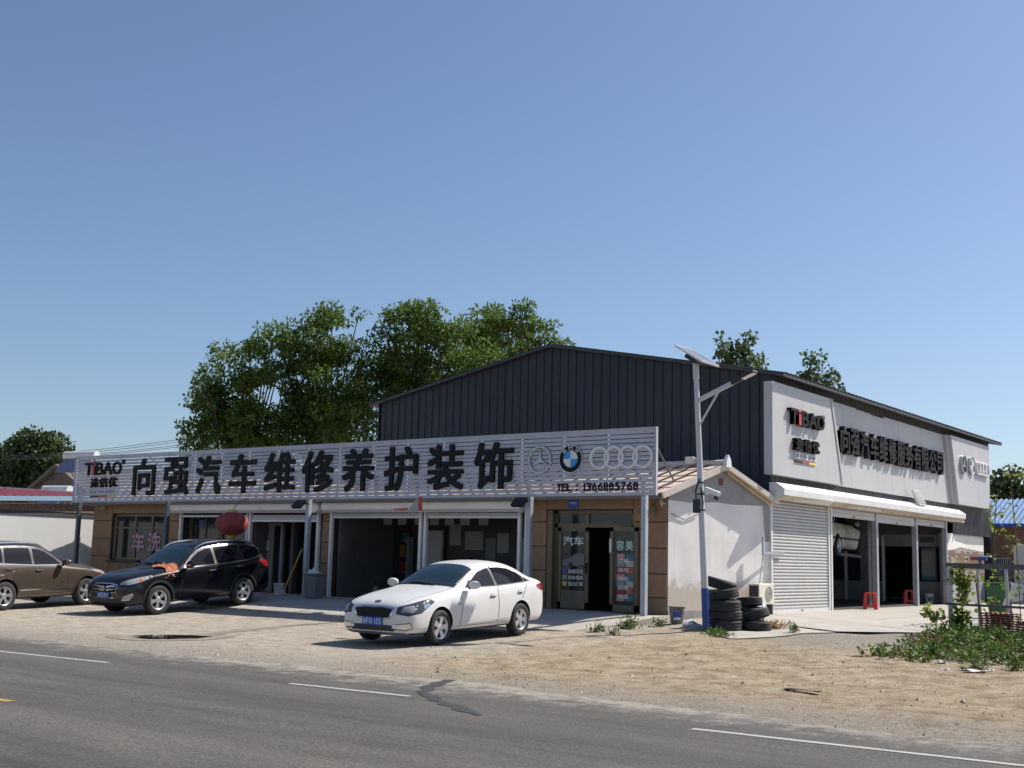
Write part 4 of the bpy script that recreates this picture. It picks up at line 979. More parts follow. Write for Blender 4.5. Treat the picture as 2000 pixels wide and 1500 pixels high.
obj('arm', MB().beam((.72, 4.35, 1.60), (.74, 5.6, 1.60), .03, .07), 'steel_grey', hk); obj('upright', MB().beam((.70, 4.42, 1.55), (.70, 4.42, 2.02), .05, .07), 'steel_grey', hk)
obj('rod', MB().tube([(.70, 4.4, 1.55), (.74, 3.9, .1), (.75, 3.85, -.05)], .014, 6), 'pole_grey', hk)
tk = thing('steel_drum', 'dented grey metal drum lying by the tyres under the air conditioner', 'drum', (1.2, 2.6, .05))
zdr = gz(1.45, 2.1)+.26
obj('barrel', MB().lathe([(0, -.45), (.24, -.45), (.25, -.2), (.235, 0), (.25, .2), (.24, .45), (0, .45)], (1.45, 2.1, zdr), 'Y', 20), 'steel_grey', tk, True)
for o_ in (-.2, .2): obj('hoop', MB().lathe([(.245, -.02), (.265, 0), (.245, .02)], (1.45, 2.1+o_, zdr), 'Y', 20), 'steel_grey', tk)

# ------------------------------------------------------------------ cars
# local frame: x forward from the front axle, y to the car's left, z up from the ground
def body_mesh(name, st, wheels, wr, wy, paint_m, crease=()):
    """st: list of (x, [(y, z) ...]) half sections from underside centre to roof centre; returns an evaluated mesh with wheel wells cut"""
    mb = MB(); n = len(st[0][1]); ring_n = 2*n-2
    for x, sec in st:
        row = [(x, y, z) for y, z in sec]+[(x, -y, z) for y, z in reversed(sec[1:-1])]
        mb.v += row
    for i in range(len(st)-1):
        for j in range(ring_n):
            a, b_ = i*ring_n+j, i*ring_n+(j+1) % ring_n
            mb.f.append((a, b_, b_+ring_n, a+ring_n))
    for base, flip in ((0, False), ((len(st)-1)*ring_n, True)):
        for j in range(n-1):
            a, b_ = base+j, base+j+1
            c, d_ = base+(ring_n-j) % ring_n, base+(ring_n-j-1) % ring_n
            f = [a, b_, d_, c]; f = [q for k, q in enumerate(f) if q not in f[:k]]
            mb.f.append(tuple(f if flip else reversed(f)))
    me = mesh_of(name, mb, None)
    o = bpy.data.objects.new('tmp_body', me); col.objects.link(o)
    s = o.modifiers.new('s', 'SUBSURF'); s.levels = 2; s.render_levels = 2
    cutters = []
    for k, (wx, wz) in enumerate(wheels):
        cm = mesh_of('cut', MB().lathe([(0, -2.5), (wr*1.14, -2.5), (wr*1.14, 2.5), (0, 2.5)], (wx, 0, wz+.01), 'Y', 36), None)
        # cut only the outer .34 m of each side: two short cylinders
        for sgn in (-1, 1):
            c2 = mesh_of('cut', MB().lathe([(0, wy-.36), (wr*1.15, wy-.36), (wr*1.15, wy+.6), (0, wy+.6)] if sgn > 0 else [(0, -wy-.6), (wr*1.15, -wy-.6), (wr*1.15, -wy+.36), (0, -wy+.36)], (wx, 0, wz+.015), 'Y', 40), None)
            co = bpy.data.objects.new('tmp_cut', c2); col.objects.link(co); cutters.append(co)
            m_ = o.modifiers.new('b', 'BOOLEAN'); m_.operation = 'DIFFERENCE'; m_.solver = 'EXACT'; m_.object = co
    bpy.context.view_layer.update()
    dg = bpy.context.evaluated_depsgraph_get()
    res = bpy.data.meshes.new_from_object(o.evaluated_get(dg)); res.name = name
    for c in cutters: bpy.data.objects.remove(c)
    bpy.data.objects.remove(o)
    res.materials.clear(); res.materials.append(M[paint_m]); res.materials.append(M['well'])
    idx = []
    for p in res.polygons:
        well = False
        for wx, wz in wheels:
            d2 = math.hypot(p.center.x-wx, p.center.z-(wz+.015))
            if abs(d2-wr*1.15) < .02 and abs(p.normal.y) < .3: well = True
            if d2 < wr*1.14 and abs(p.normal.y) > .9 and abs(p.center.y) < wy-.3: well = True
        idx.append(1 if well or p.normal.z < -.85 and p.center.z < .35 else 0)
    res.polygons.foreach_set('material_index', idx)
    res.polygons.foreach_set('use_smooth', [True]*len(res.polygons))
    res.set_sharp_from_angle(angle=R(32))
    return res
def bvh_of(me): return BVHTree.FromPolygons([v.co for v in me.vertices], [tuple(p.vertices) for p in me.polygons])
def patch(name, bvh, poly, mat, parent, off=.006, step=.05, dirv=None, thick=0.):
    """a panel that follows the car body: 3-D outline poly is pressed on to the body along its own plane normal (or dirv)"""
    P = [Vector(p) for p in poly]; c = sum(P, Vector())/len(P)
    nrm = Vector()
    for a, b_ in zip(P, P[1:]+P[:1]): nrm += (a-c).cross(b_-c)
    nrm.normalize()
    if dirv is not None: nrm = Vector(dirv).normalized()
    if nrm.dot(c-Vector((-1.3, 0, .6))) < 0: nrm = -nrm
    U = (P[1]-P[0]); U = (U-nrm*U.dot(nrm)).normalized(); V = nrm.cross(U)
    q2 = [((p-c).dot(U), (p-c).dot(V)) for p in P]
    ed = []; vv = []
    for (a, b_) in zip(q2, q2[1:]+q2[:1]):
        k = max(1, int(math.hypot(b_[0]-a[0], b_[1]-a[1])/step))
        for i in range(k): vv.append((a[0]+(b_[0]-a[0])*i/k, a[1]+(b_[1]-a[1])*i/k))
    m_ = len(vv); edges = [(i, (i+1) % m_) for i in range(m_)]
    def inside(x, y):
        r_ = False
        for (x1, y1), (x2, y2) in zip(q2, q2[1:]+q2[:1]):
            if (y1 > y) != (y2 > y) and x < (x2-x1)*(y-y1)/(y2-y1)+x1: r_ = not r_
        return r_
    xs_ = [p[0] for p in q2]; ys_ = [p[1] for p in q2]
    gx_ = min(xs_)+step*.5
    while gx_ < max(xs_):
        gy_ = min(ys_)+step*.5
        while gy_ < max(ys_):
            if inside(gx_, gy_) and min((gx_-a)**2+(gy_-b_)**2 for a, b_ in vv[:m_]) > (step*.4)**2: vv.append((gx_, gy_))
            gy_ += step
        gx_ += step
    r_ = delaunay_2d_cdt([Vector(v) for v in vv], edges, [list(range(m_))], 1, 1e-5)
    out = []
    for v in r_[0]:
        p = c+U*v[0]+V*v[1]
        h = bvh.ray_cast(p+nrm*.5, -nrm, 1.2)
        if h[0] is None:
            h = bvh.find_nearest(p)
        nn = h[1] if h[1].dot(nrm) > 0 else -h[1]
        out.append(h[0]+nn*off*.6+nrm*off*.4)
    mb = MB(); mb.add(out, [tuple(f) for f in r_[2]])
    me = mesh_of(name, mb, mat, False); 
    for p in me.polygons: p.use_smooth = True
    # orient outwards
    tot = sum((p.normal.dot(nrm)*p.area for p in me.polygons))
    if tot < 0: me.flip_normals()
    return obj(name, me, None, parent)
def mirror_y(poly): return [(x, -y, z) for x, y, z in poly]
def line_patch(name, bvh, pts, wid, mat, parent, off=.004, side=1):
    """narrow strip along a side-view polyline (x, z)"""
    a = []; b_ = []
    for i, (x, z) in enumerate(pts):
        q = Vector((pts[min(i+1, len(pts)-1)][0]-pts[max(i-1, 0)][0], pts[min(i+1, len(pts)-1)][1]-pts[max(i-1, 0)][1])).normalized()
        n_ = Vector((-q.y, q.x))*wid/2
        a.append((x+n_.x, side*.95, z+n_.y)); b_.append((x-n_.x, side*.95, z-n_.y))
    mb = MB(); out = []
    def hit(p):
        h = bvh.ray_cast(Vector(p)+Vector((0, side*.5, 0)), Vector((0, -side, 0)), 1.6)
        if h[0] is None: h = bvh.find_nearest(Vector(p))
        return h[0]+Vector((0, side*off, 0))
    A = []; B_ = []
    for i in range(len(a)-1):
        k = max(1, int((Vector(a[i+1])-Vector(a[i])).length/.06))
        for j in range(k):
            A.append(hit(Vector(a[i]).lerp(Vector(a[i+1]), j/k))); B_.append(hit(Vector(b_[i]).lerp(Vector(b_[i+1]), j/k)))
    A.append(hit(a[-1])); B_.append(hit(b_[-1])); n_ = len(A)
    mb.add(A+B_, [(i, i+1, n_+i+1, n_+i) for i in range(n_-1)])
    return obj(name, mesh_of(name, mb, mat), None, parent)
def wheel_meshes(R_, W_, rim, spokes, double):
    ty = mesh_of('tyre', MB().lathe([(rim, -W_*.40), (rim+.02, -W_*.48), (R_*.90, -W_*.5), (R_*.975, -W_*.42), (R_, -W_*.3), (R_*.997, 0), (R_, W_*.3), (R_*.975, W_*.42), (R_*.90, W_*.5), (rim+.02, W_*.48), (rim, W_*.40)], (0, 0, 0), 'Y', 40, cap=False), 'rubber', True)
    ri = MB().lathe([(rim*.86, W_*.15), (rim*.90, W_*.36), (rim*.97, W_*.43), (rim*1.01, W_*.44), (rim*1.01, W_*.36), (rim*.96, -W_*.3)], (0, 0, 0), 'Y', 40, cap=False)
    ri.lathe([(0, W_*.36), (.055, W_*.36), (.075, W_*.30), (.075, W_*.1)], (0, 0, 0), 'Y', 20, cap=False)
    for k in range(spokes):
        a0 = 2*math.pi*k/spokes+.3
        for o_ in ((-.13, .13) if double else (0,)):
            a = a0+o_; e = Vector((math.sin(a), 0, math.cos(a))); t_ = Vector((math.cos(a), 0, -math.sin(a)))
            w0, w1 = (.020, .028) if double else (.036, .055)
            p0 = e*.05+Vector((0, W_*.33, 0)); p1 = e*rim*.93+Vector((0, W_*.38, 0)); dp = Vector((0, -.03, 0))
            ri.add([p0-t_*w0, p0+t_*w0, p1+t_*w1, p1-t_*w1, p0-t_*w0+dp, p0+t_*w0+dp, p1+t_*w1+dp, p1-t_*w1+dp], [(0, 1, 2, 3), (7, 6, 5, 4), (0, 4, 5, 1), (1, 5, 6, 2), (2, 6, 7, 3), (3, 7, 4, 0)])
    rm = mesh_of('rim', ri, 'alloy', True)
    dk = mesh_of('brake_disc', MB().lathe([(0, W_*.05), (rim*.97, W_*.05), (rim*.97, W_*.0), (0, 0)], (0, 0, 0), 'Y', 28), 'well')
    return ty, rm, dk
def add_wheels(t, pos, R_, W_, rim, spokes, double, halftrack):
    ty, rm, dk = wheel_meshes(R_, W_, rim, spokes, double)
    for (wx, wz) in pos:
        for s in (1, -1):
            wo = bpy.data.objects.new('wheel', ty); col.objects.link(wo); wo.parent = t
            wo.location = (wx, s*(halftrack-W_*.5), wz); wo.rotation_euler = (0, random.uniform(0, 1), 0 if s > 0 else math.pi)
            for me, nm in ((rm, 'rim'), (dk, 'brake_disc')):
                c = bpy.data.objects.new(nm, me); col.objects.link(c); c.parent = wo
def secs(tab):
    return tab
def mk_sections(T, w_of, sill, kind):
    """T rows: x, half width, z underside, z shoulder, z hood/roof centre, y7, z7 drop, y8"""
    out = []
    for (x, w_, zb, z5, z9, y7, d7) in T:
        s3 = zb+(z5-zb)*.34; s4 = zb+(z5-zb)*.66
        out.append((x, [(0, zb), (w_*.80, zb+.0), (w_*.955, zb+.07), (w_*.992, s3), (w_*1.0, s4), (w_*.975, z5), (max(y7+.012, w_*.915) if y7 > w_*.9 else y7+(w_*.94-y7)*(.78), z5+(z9-d7-z5)*.16+.012), (y7, z9-d7), (y7*.55, z9-d7*.30), (0, z9)]))
    return out

def plate_text(parent, s, x, yc, z0, w_, h, zfun=None, mat='plate_blue'):
    p = obj('number_plate', MB().box(x, x+.012, yc-w_/2, yc+w_/2, z0, z0+h), mat, parent, bevel=.004)
    glyph('plate_lettering', s[0], (x+.0125, yc-w_/2+.02, z0+.02), (0, 1, 0), (0, 0, 1), (1, 0, 0), .065, h-.045, .002, 'white_print', p, .0, world=False)
    n_ = len(s)-1; st_ = (w_-.11)/n_
    for k, ch in enumerate(s[1:]): glyph('plate_lettering', ch, (x+.0125, yc-w_/2+.095+st_*k, z0+.02), (0, 1, 0), (0, 0, 1), (1, 0, 0), st_*(.72 if ch != '1' else .22), h-.04, .002, 'white_print', p, .012, world=False)
    return p

def place_car(t, front_left, rear_left, halfw, wb, sc=1.08, from_left=True):
    """put the car so that the outer faces of its near-side wheels stand on two ground points"""
    F, B_ = Vector(front_left), Vector(rear_left); d_ = (F-B_).normalized()
    # local x axis along d_, up as close to z
    Y = Vector((0, 0, 1)).cross(d_).normalized(); Z = d_.cross(Y)
    mid = (F+B_)/2; s = 1 if from_left else -1
    org = mid+d_*(wb*sc/2)-Y*(s*halfw*sc)
    m_ = Matrix((d_*sc, Y*sc, Z*sc)).transposed().to_4x4(); m_.translation = org
    t.matrix_world = m_
    return t

# ---- white saloon
def sedan(label, paint_m, old=False):
    t = thing('saloon_car', label, 'car')
    T = [  # x, w, zb, z5, z9, y7, d7
        (.885, .52, .30, .53, .60, .36, .015), (.86, .68, .22, .61, .70, .48, .02), (.77, .81, .195, .69, .79, .57, .025), (.55, .868, .19, .765, .87, .62, .03),
        (.28, .884, .19, .815, .925, .645, .03), (0, .8875, .19, .85, .965, .665, .03), (-.32, .8875, .19, .88, 1.005, .685, .032), (-.55, .8875, .19, .90, 1.03, .71, .03),
        (-.70, .8875, .19, .91, 1.11, .695, .045), (-.98, .8875, .19, .925, 1.285, .655, .055), (-1.33, .8875, .19, .945, 1.445, .60, .06), (-1.65, .8875, .19, .955, 1.49, .59, .055),
        (-2.1, .8875, .19, .97, 1.497, .585, .055), (-2.52, .886, .19, .985, 1.472, .58, .058), (-2.85, .884, .19, 1.0, 1.40, .585, .06), (-3.08, .88, .195, 1.015, 1.295, .605, .06),
        (-3.27, .872, .20, 1.03, 1.185, .64, .05), (-3.45, .855, .22, 1.03, 1.145, .65, .035), (-3.60, .80, .26, .99, 1.115, .60, .03), (-3.655, .71, .34, .88, .97, .52, .03)]
    if old:
        T = [(x, w_*.95, zb, z5*1.0, z9*.985 if z9 > 1 else z9*1.02, y7, d7) for x, w_, zb, z5, z9, y7, d7 in T]
    WB = [(0, .317), (-2.65, .317)]
    me = body_mesh('body', mk_sections(T, None, None, None), WB, .317, .8875, paint_m)
    obj('body', me, None, t); bv = bvh_of(me)
    gl = 'car_glass'
    # windscreen and rear window (pressed from the front / the rear)
    ws = [(-.63, .67, 1.06), (-.61, .35, 1.075), (-.60, 0, 1.08), (-.61, -.35, 1.075), (-.63, -.67, 1.06), (-1.27, -.57, 1.395), (-1.31, -.3, 1.42), (-1.32, 0, 1.425), (-1.31, .3, 1.42), (-1.27, .57, 1.395)]
    patch('windscreen_seal', bv, [(x+(.05 if z < 1.2 else -.02), y*1.035, z-(.022 if z < 1.2 else -.012)) for x, y, z in ws], 'black_plastic', t, .003, .07, (.45, 0, .9))
    patch('windscreen', bv, ws, 'windscreen', t, .007, .07, (.45, 0, .9))
    rw = [(-2.90, .50, 1.36), (-2.88, 0, 1.385), (-2.90, -.50, 1.36), (-3.21, -.56, 1.19), (-3.23, 0, 1.20), (-3.21, .56, 1.19)]
    patch('rear_window', bv, rw, gl, t, .006, .07, (-.5, 0, .85))
    for s in (1, -1):
        def S(pts, y=.75): return [(x, s*y, z) for x, z in pts]
        fw = [(-.86, 1.0), (-1.14, 1.185), (-1.38, 1.305), (-1.66, 1.365), (-1.80, 1.378), (-1.80, 1.01)]
        rwn = [(-1.88, 1.012), (-1.88, 1.38), (-2.15, 1.38), (-2.45, 1.345), (-2.70, 1.255), (-2.84, 1.16), (-2.84, 1.05)]
        qw = [(-2.88, 1.055), (-2.88, 1.13), (-3.04, 1.07)]
        patch('window_surround', bv, S([(-.80, .98), (-1.11, 1.198), (-1.37, 1.328), (-1.66, 1.39), (-1.84, 1.402), (-2.16, 1.402), (-2.48, 1.365), (-2.74, 1.268), (-2.92, 1.15), (-3.11, 1.055), (-2.88, 1.03), (-1.85, .99)]), 'black_plastic', t, .003, .06, (0, s, .12))
        patch('side_window', bv, S(fw), gl, t, .008, .06, (0, s, .12)); patch('side_window', bv, S(rwn), gl, t, .008, .06, (0, s, .12)); patch('quarter_window', bv, S(qw), gl, t, .008, .06, (0, s, .12))
        if not old:
            for vis in ([(-1.01, 1.13), (-1.37, 1.328), (-1.68, 1.395), (-1.83, 1.405), (-1.83, 1.355), (-1.66, 1.345), (-1.38, 1.28), (-1.08, 1.13)], [(-1.87, 1.405), (-2.16, 1.404), (-2.48, 1.365), (-2.74, 1.275), (-2.70, 1.24), (-2.45, 1.325), (-2.15, 1.36), (-1.87, 1.36)]):
                patch('rain_visor', bv, S(vis), 'steel_grey', t, .022, .05, (0, s, .12))
        ln_m = 'steel_dark'
        line_patch('door_gap', bv, [(-.62, .93), (-.66, .70), (-.60, .42), (-.62, .30)], .016, ln_m, t, .0025, s)
        line_patch('door_gap', bv, [(-1.84, .985), (-1.86, .6), (-1.84, .30)], .016, ln_m, t, .0025, s)
        line_patch('door_gap', bv, [(-2.88, 1.0), (-2.72, .78), (-2.42, .50), (-2.28, .31)], .016, ln_m, t, .0025, s)
        line_patch('sill_gap', bv, [(-.5, .305), (-2.2, .305)], .010, ln_m, t, .002, s)
        line_patch('sill_moulding', bv, [(-.55, .37), (-1.84, .385), (-2.2, .40)], .02, paint_m, t, .012, s)
        if old: line_patch('rub_strip', bv, [(.5, .55), (-.6, .55), (-3.4, .57)], .06, 'black_plastic', t, .012, s)
        for hx, hz in ((-1.66, .83), (-2.62, .865)):
            h = bv.ray_cast(Vector((hx, s*1.4, hz)), Vector((0, -s, 0)))[0]
            d1 = obj('door_handle', MB().box(hx-.095, hx+.095, h.y-.0 if s > 0 else h.y-.035, h.y+.035 if s > 0 else h.y, hz-.016, hz+.018), paint_m, t, bevel=.012, world=False)
            patch('handle_cup', bv, S([(hx-.07, hz-.04), (hx+.06, hz-.045), (hx+.07, hz+.03), (hx-.07, hz+.03)]), 'grey_plastic', t, .003, .05, (0, s, 0))
        # mirror
        mb = MB(); mx, my, mz = -.88, s*.99, 1.055
        mir = MB().lathe([(0, -.07), (.07, -.065), (.105, -.02), (.11, .03), (.09, .055), (0, .06)], (0, 0, 0), 'X', 16)
        mir.v = [(mx+v[0]*1.0, my+v[1]*1.15, mz+v[2]*.72) for v in mir.v]
        mo = obj('mirror', mir, paint_m, t, True, world=False)
        obj('stalk', MB().beam((mx+.0, s*.86, mz-.07), (mx, s*.95, mz-.03), .06, .04), 'black_plastic', mo, world=False)
        # lamps
        hl = [(.80, s*.46, .585), (.70, s*.66, .55), (.48, s*.80, .60), (.20, s*.868, .785), (.25, s*.852, .83), (.46, s*.80, .805), (.66, s*.70, .755), (.79, s*.50, .70)]
        patch('headlight_rim', bv, [(p[0], p[1]*1.0, .68+(p[2]-.68)*1.16) for p in hl], 'well', t, .003, .05, (.75, s*.6, .15)); patch('headlight', bv, hl, 'lamp_dark', t, .006, .05, (.75, s*.6, .15))
        patch('headlight_reflector', bv, [(.75, s*.54, .60), (.62, s*.70, .585), (.54, s*.755, .66), (.60, s*.715, .72), (.73, s*.58, .695)], 'lamp_clear', t, .011, .05, (.75, s*.6, .15))
        patch('headlight_reflector', bv, [(.44, s*.805, .66), (.30, s*.845, .735), (.33, s*.835, .765), (.46, s*.80, .735)], 'chrome', t, .010, .05, (.6, s*.75, .15))
        fg = [(.86, s*.42, .335), (.84, s*.44, .395), (.70, s*.72, .42), (.66, s*.745, .345), (.74, s*.66, .32)]
        patch('fog_lamp_surround', bv, [(p[0]+.02, p[1]*1.04, .375+(p[2]-.375)*1.5) for p in fg], 'grey_plastic', t, .003, .05, (.85, s*.5, 0))
        patch('fog_lamp', bv, fg, 'chrome', t, .009, .05, (.85, s*.5, 0))
        tl = [(-3.62, s*.56, .90), (-3.60, s*.70, .85), (-3.42, s*.845, .87), (-3.27, s*.87, .94), (-3.30, s*.866, .99), (-3.5, s*.81, 1.01), (-3.61, s*.63, .99)]
        patch('tail_light', bv, tl, 'lamp_red', t, .008, .05, (-.7, s*.7, 0))
        patch('indicator', bv, [(.02-.52, s*.88, .70), (-.60, s*.88, .70), (-.60, s*.88, .735), (-.50, s*.88, .735)], 'lamp_amber' if old else 'lamp_clear', t, .008, .05, (0, s, 0))
    gr = [(.86, .36, .52), (.90, 0, .495), (.86, -.36, .52), (.80, -.43, .66), (.84, -.2, .69), (.85, 0, .685), (.84, .2, .69), (.80, .43, .66)]
    patch('grille_surround', bv, [(p[0], p[1]*1.09, .59+(p[2]-.59)*1.28) for p in gr], 'chrome', t, .008, .05, (1, 0, .1)); patch('grille', bv, gr, 'well', t, .016, .05, (1, 0, .1))
    patch('lower_grille', bv, [(.9, .50, .285), (.9, -.50, .285), (.88, -.44, .385), (.9, 0, .395), (.88, .44, .385)], 'black_plastic', t, .006, .05, (1, 0, 0))
    patch('bumper_lip', bv, [(.86, .70, .215), (.88, 0, .215), (.86, -.70, .215), (.86, -.68, .255), (.9, 0, .26), (.86, .68, .255)], 'grey_plastic', t, .008, .06, (1, 0, -.1))
    hp = bv.ray_cast(Vector((2, 0, .43)), Vector((-1, 0, 0)))[0]
    plate_text(t, '冀F01A55', hp.x+.012, 0.0, .375, .46, .145)
    em = bv.ray_cast(Vector((.72, 0, 2)), Vector((0, 0, -1)))[0]
    patch('bonnet_emblem', bv, [(.74+.035*math.cos(q), .075*math.sin(q), .79) for q in [2*math.pi*k/14 for k in range(14)]], 'steel_dark', t, .008, .03, (.35, 0, 1))
    for s in (1, -1):
        line = [(-.57, s*.68, 1.04), (.2, s*.67, .92), (.72, s*.58, .80)]
        pts = [bv.ray_cast(Vector((p[0], p[1], 2)), Vector((0, 0, -1)))[0]+Vector((0, 0, .002)) for p in [Vector(line[0]).lerp(Vector(line[1]), k/6) for k in range(7)]+[Vector(line[1]).lerp(Vector(line[2]), k/5) for k in range(1, 6)]]
        mb = MB(); A = [p+Vector((0, .005, 0)) for p in pts]; B_ = [p-Vector((0, .005, 0)) for p in pts]; k = len(pts)
        mb.add(A+B_, [(i, i+1, k+i+1, k+i) for i in range(k-1)]); obj('bonnet_gap', mb, 'steel_dark', t, world=False)
        wp = obj('wiper', MB().beam((-.57, s*.08+.2, 1.07), (-.65, s*.08-.30, 1.10), .02, .015), 'black_plastic', t, world=False)
    add_wheels(t, WB, .317, .2, .205, 5, False, .885)
    return t
W = sedan('white saloon car parked nose to the road with blue plate', 'paint_white')
place_car(W, (-.86, -6.84, gz(-.86, -6.84)+.004), (-1.02, -3.96, gz(-1.02, -3.96)+.012), .885, 2.65, 1.08)

# ---- tall estate-type SUVs
def suv(label, paint_m, plate, badge=True, strip=False):
    t = thing('suv_car', label, 'car')
    T = [(.935, .54, .36, .60, .70, .38, .02), (.90, .74, .27, .71, .85, .52, .03), (.80, .875, .25, .81, .96, .62, .035), (.58, .93, .245, .89, 1.035, .68, .04), (.28, .94, .245, .945, 1.09, .70, .04),
         (0, .9425, .245, .98, 1.125, .72, .04), (-.32, .9425, .245, 1.005, 1.155, .74, .04), (-.55, .9425, .245, 1.02, 1.175, .765, .035), (-.70, .9425, .245, 1.03, 1.26, .75, .05), (-.95, .9425, .245, 1.04, 1.45, .715, .06),
         (-1.26, .9425, .245, 1.05, 1.64, .675, .065), (-1.58, .9425, .245, 1.06, 1.725, .67, .06), (-2.1, .9425, .245, 1.07, 1.755, .675, .06), (-2.6, .941, .245, 1.08, 1.75, .675, .06), (-3.08, .937, .25, 1.095, 1.725, .675, .06),
         (-3.36, .93, .26, 1.105, 1.675, .675, .06), (-3.53, .915, .27, 1.105, 1.46, .69, .06), (-3.63, .89, .29, 1.07, 1.20, .70, .05), (-3.70, .82, .34, .91, 1.0, .63, .04), (-3.73, .70, .42, .81, .88, .5, .03)]
    WB = [(0, .36), (-2.71, .36)]
    me = body_mesh('body', mk_sections(T, None, None, None), WB, .36, .9425, paint_m)
    obj('body', me, None, t); bv = bvh_of(me); gl = 'car_glass'
    ws = [(-.62, .73, 1.21), (-.60, .38, 1.225), (-.59, 0, 1.23), (-.60, -.38, 1.225), (-.62, -.73, 1.21), (-1.20, -.645, 1.585), (-1.24, -.3, 1.615), (-1.25, 0, 1.62), (-1.24, .3, 1.615), (-1.20, .645, 1.585)]
    patch('windscreen_seal', bv, [(x+(.05 if z < 1.3 else -.02), y*1.03, z-(.025 if z < 1.3 else -.012)) for x, y, z in ws], 'black_plastic', t, .003, .07, (.5, 0, .86))
    patch('windscreen', bv, ws, 'windscreen', t, .007, .07, (.5, 0, .86))
    patch('rear_window', bv, [(-3.38, .54, 1.54), (-3.37, 0, 1.57), (-3.38, -.54, 1.54), (-3.56, -.60, 1.24), (-3.58, 0, 1.25), (-3.56, .60, 1.24)], gl, t, .006, .07, (-.8, 0, .6))
    for s in (1, -1):
        def S(pts, y=.8): return [(x, s*y, z) for x, z in pts]
        D = (0, s, .13)
        sur = [(-.80, 1.10), (-1.06, 1.325), (-1.32, 1.495), (-1.58, 1.57), (-2.1, 1.605), (-2.6, 1.605), (-3.05, 1.58), (-3.34, 1.50), (-3.44, 1.28), (-3.0, 1.175), (-1.8, 1.115)]
        line_patch('window_trim', bv, sur+[sur[0]], .022, 'chrome', t, .012, s)
        patch('window_surround', bv, S([(x*1.0+(.018 if x > -1.2 else (-.0 if x > -3 else .02)), z+(-.014 if z > 1.3 else .012)) for x, z in sur]), 'black_plastic', t, .006, .05, D)
        patch('side_window', bv, S([(-.90, 1.125), (-1.12, 1.32), (-1.34, 1.46), (-1.58, 1.535), (-1.76, 1.55), (-1.78, 1.135)]), gl, t, .013, .05, D)
        patch('side_window', bv, S([(-1.87, 1.138), (-1.86, 1.56), (-2.15, 1.575), (-2.55, 1.575), (-2.66, 1.57), (-2.72, 1.185)]), gl, t, .013, .05, D)
        patch('quarter_window', bv, S([(-2.78, 1.195), (-2.74, 1.565), (-3.02, 1.545), (-3.28, 1.475), (-3.36, 1.285), (-3.05, 1.21)]), gl, t, .013, .05, D)
        gm = 'well'
        line_patch('door_gap', bv, [(-.64, 1.03), (-.70, .75), (-.62, .45), (-.64, .36)], .012, gm, t, .002, s); line_patch('door_gap', bv, [(-1.83, 1.10), (-1.86, .7), (-1.83, .36)], .012, gm, t, .002, s)
        line_patch('door_gap', bv, [(-2.86, 1.15), (-2.78, .95), (-2.42, .62), (-2.28, .38)], .012, gm, t, .002, s)
        line_patch('sill_cladding', bv, [(-.45, .33), (-2.26, .33)], .12, 'black_plastic', t, .006, s)
        if strip: line_patch('chrome_strip', bv, [(-.62, .50), (-1.83, .49), (-2.25, .485)], .035, 'chrome', t, .014, s)
        # arch cladding
        for wx in (0, -2.71):
            a = [(wx+.445*math.cos(q), .375+.445*math.sin(q)) for q in [R(d_) for d_ in range(-8, 190, 9)]]
            line_patch('arch_moulding', bv, a, .055, paint_m if strip else 'black_plastic', t, .010, s)
        for hx, hz in ((-1.66, .98), (-2.60, 1.03)):
            h = bv.ray_cast(Vector((hx, s*1.4, hz)), Vector((0, -s, 0)))[0]
            obj('door_handle', MB().box(hx-.11, hx+.11, h.y if s > 0 else h.y-.04, h.y+.04 if s > 0 else h.y, hz-.016, hz+.018), 'chrome' if badge else paint_m, t, bevel=.012, world=False)
        mx, my, mz = -.88, s*1.045, 1.18
        mir = MB().lathe([(0, -.08), (.08, -.07), (.115, -.02), (.12, .03), (.095, .06), (0, .065)], (0, 0, 0), 'X', 16); mir.v = [(mx+v[0], my+v[1]*1.15, mz+v[2]*.78) for v in mir.v]
        mo = obj('mirror', mir, paint_m, t, True, world=False); obj('stalk', MB().beam((mx, s*.90, mz-.09), (mx, s*1.0, mz-.04), .06, .05), 'black_plastic', mo, world=False)
        obj('mirror_lamp', MB().box(mx+.075, mx+.09, my-.09, my+.09, mz-.03, mz-.005), 'chrome', mo, world=False)
        # roof rail
        pts = []
        for k in range(12):
            x = -1.30-k*.165; h = bv.ray_cast(Vector((x, s*.635, 3)), Vector((0, 0, -1)))[0]; lift = .07*min(1, k/1.5, (11-k)/1.5)+.004
            pts.append(h+Vector((0, 0, lift)))
        obj('roof_rail', MB().tube(pts, .024, 8), 'chrome', t, True, world=False)
        # lamps
        hl = [(.83, s*.52, .77), (.72, s*.72, .745), (.50, s*.85, .81), (.18, s*.93, .945), (.22, s*.915, .985), (.46, s*.86, .955), (.68, s*.75, .905), (.82, s*.56, .84)]
        patch('headlight', bv, hl, 'lamp_clear', t, .006, .05, (.7, s*.65, .2))
        patch('headlight_surround', bv, [(p[0], p[1]*1.01, .82+(p[2]-.82)*1.18) for p in hl], 'well', t, .003, .05, (.7, s*.65, .2))
        patch('indicator', bv, [(.50, s*.835, .81), (.38, s*.87, .855), (.40, s*.86, .89), (.52, s*.825, .865)], 'lamp_amber', t, .011, .04, (.6, s*.75, .2))
        fg = [(.84, s*.62, .42), (.80, s*.64, .50), (.66, s*.82, .555), (.66, s*.83, .50), (.72, s*.76, .43)]
        patch('fog_lamp_surround', bv, [(p[0], p[1], .485+(p[2]-.485)*1.3) for p in fg], 'chrome', t, .004, .05, (.8, s*.6, 0)); patch('fog_lamp', bv, fg, 'lamp_clear', t, .009, .05, (.8, s*.6, 0))
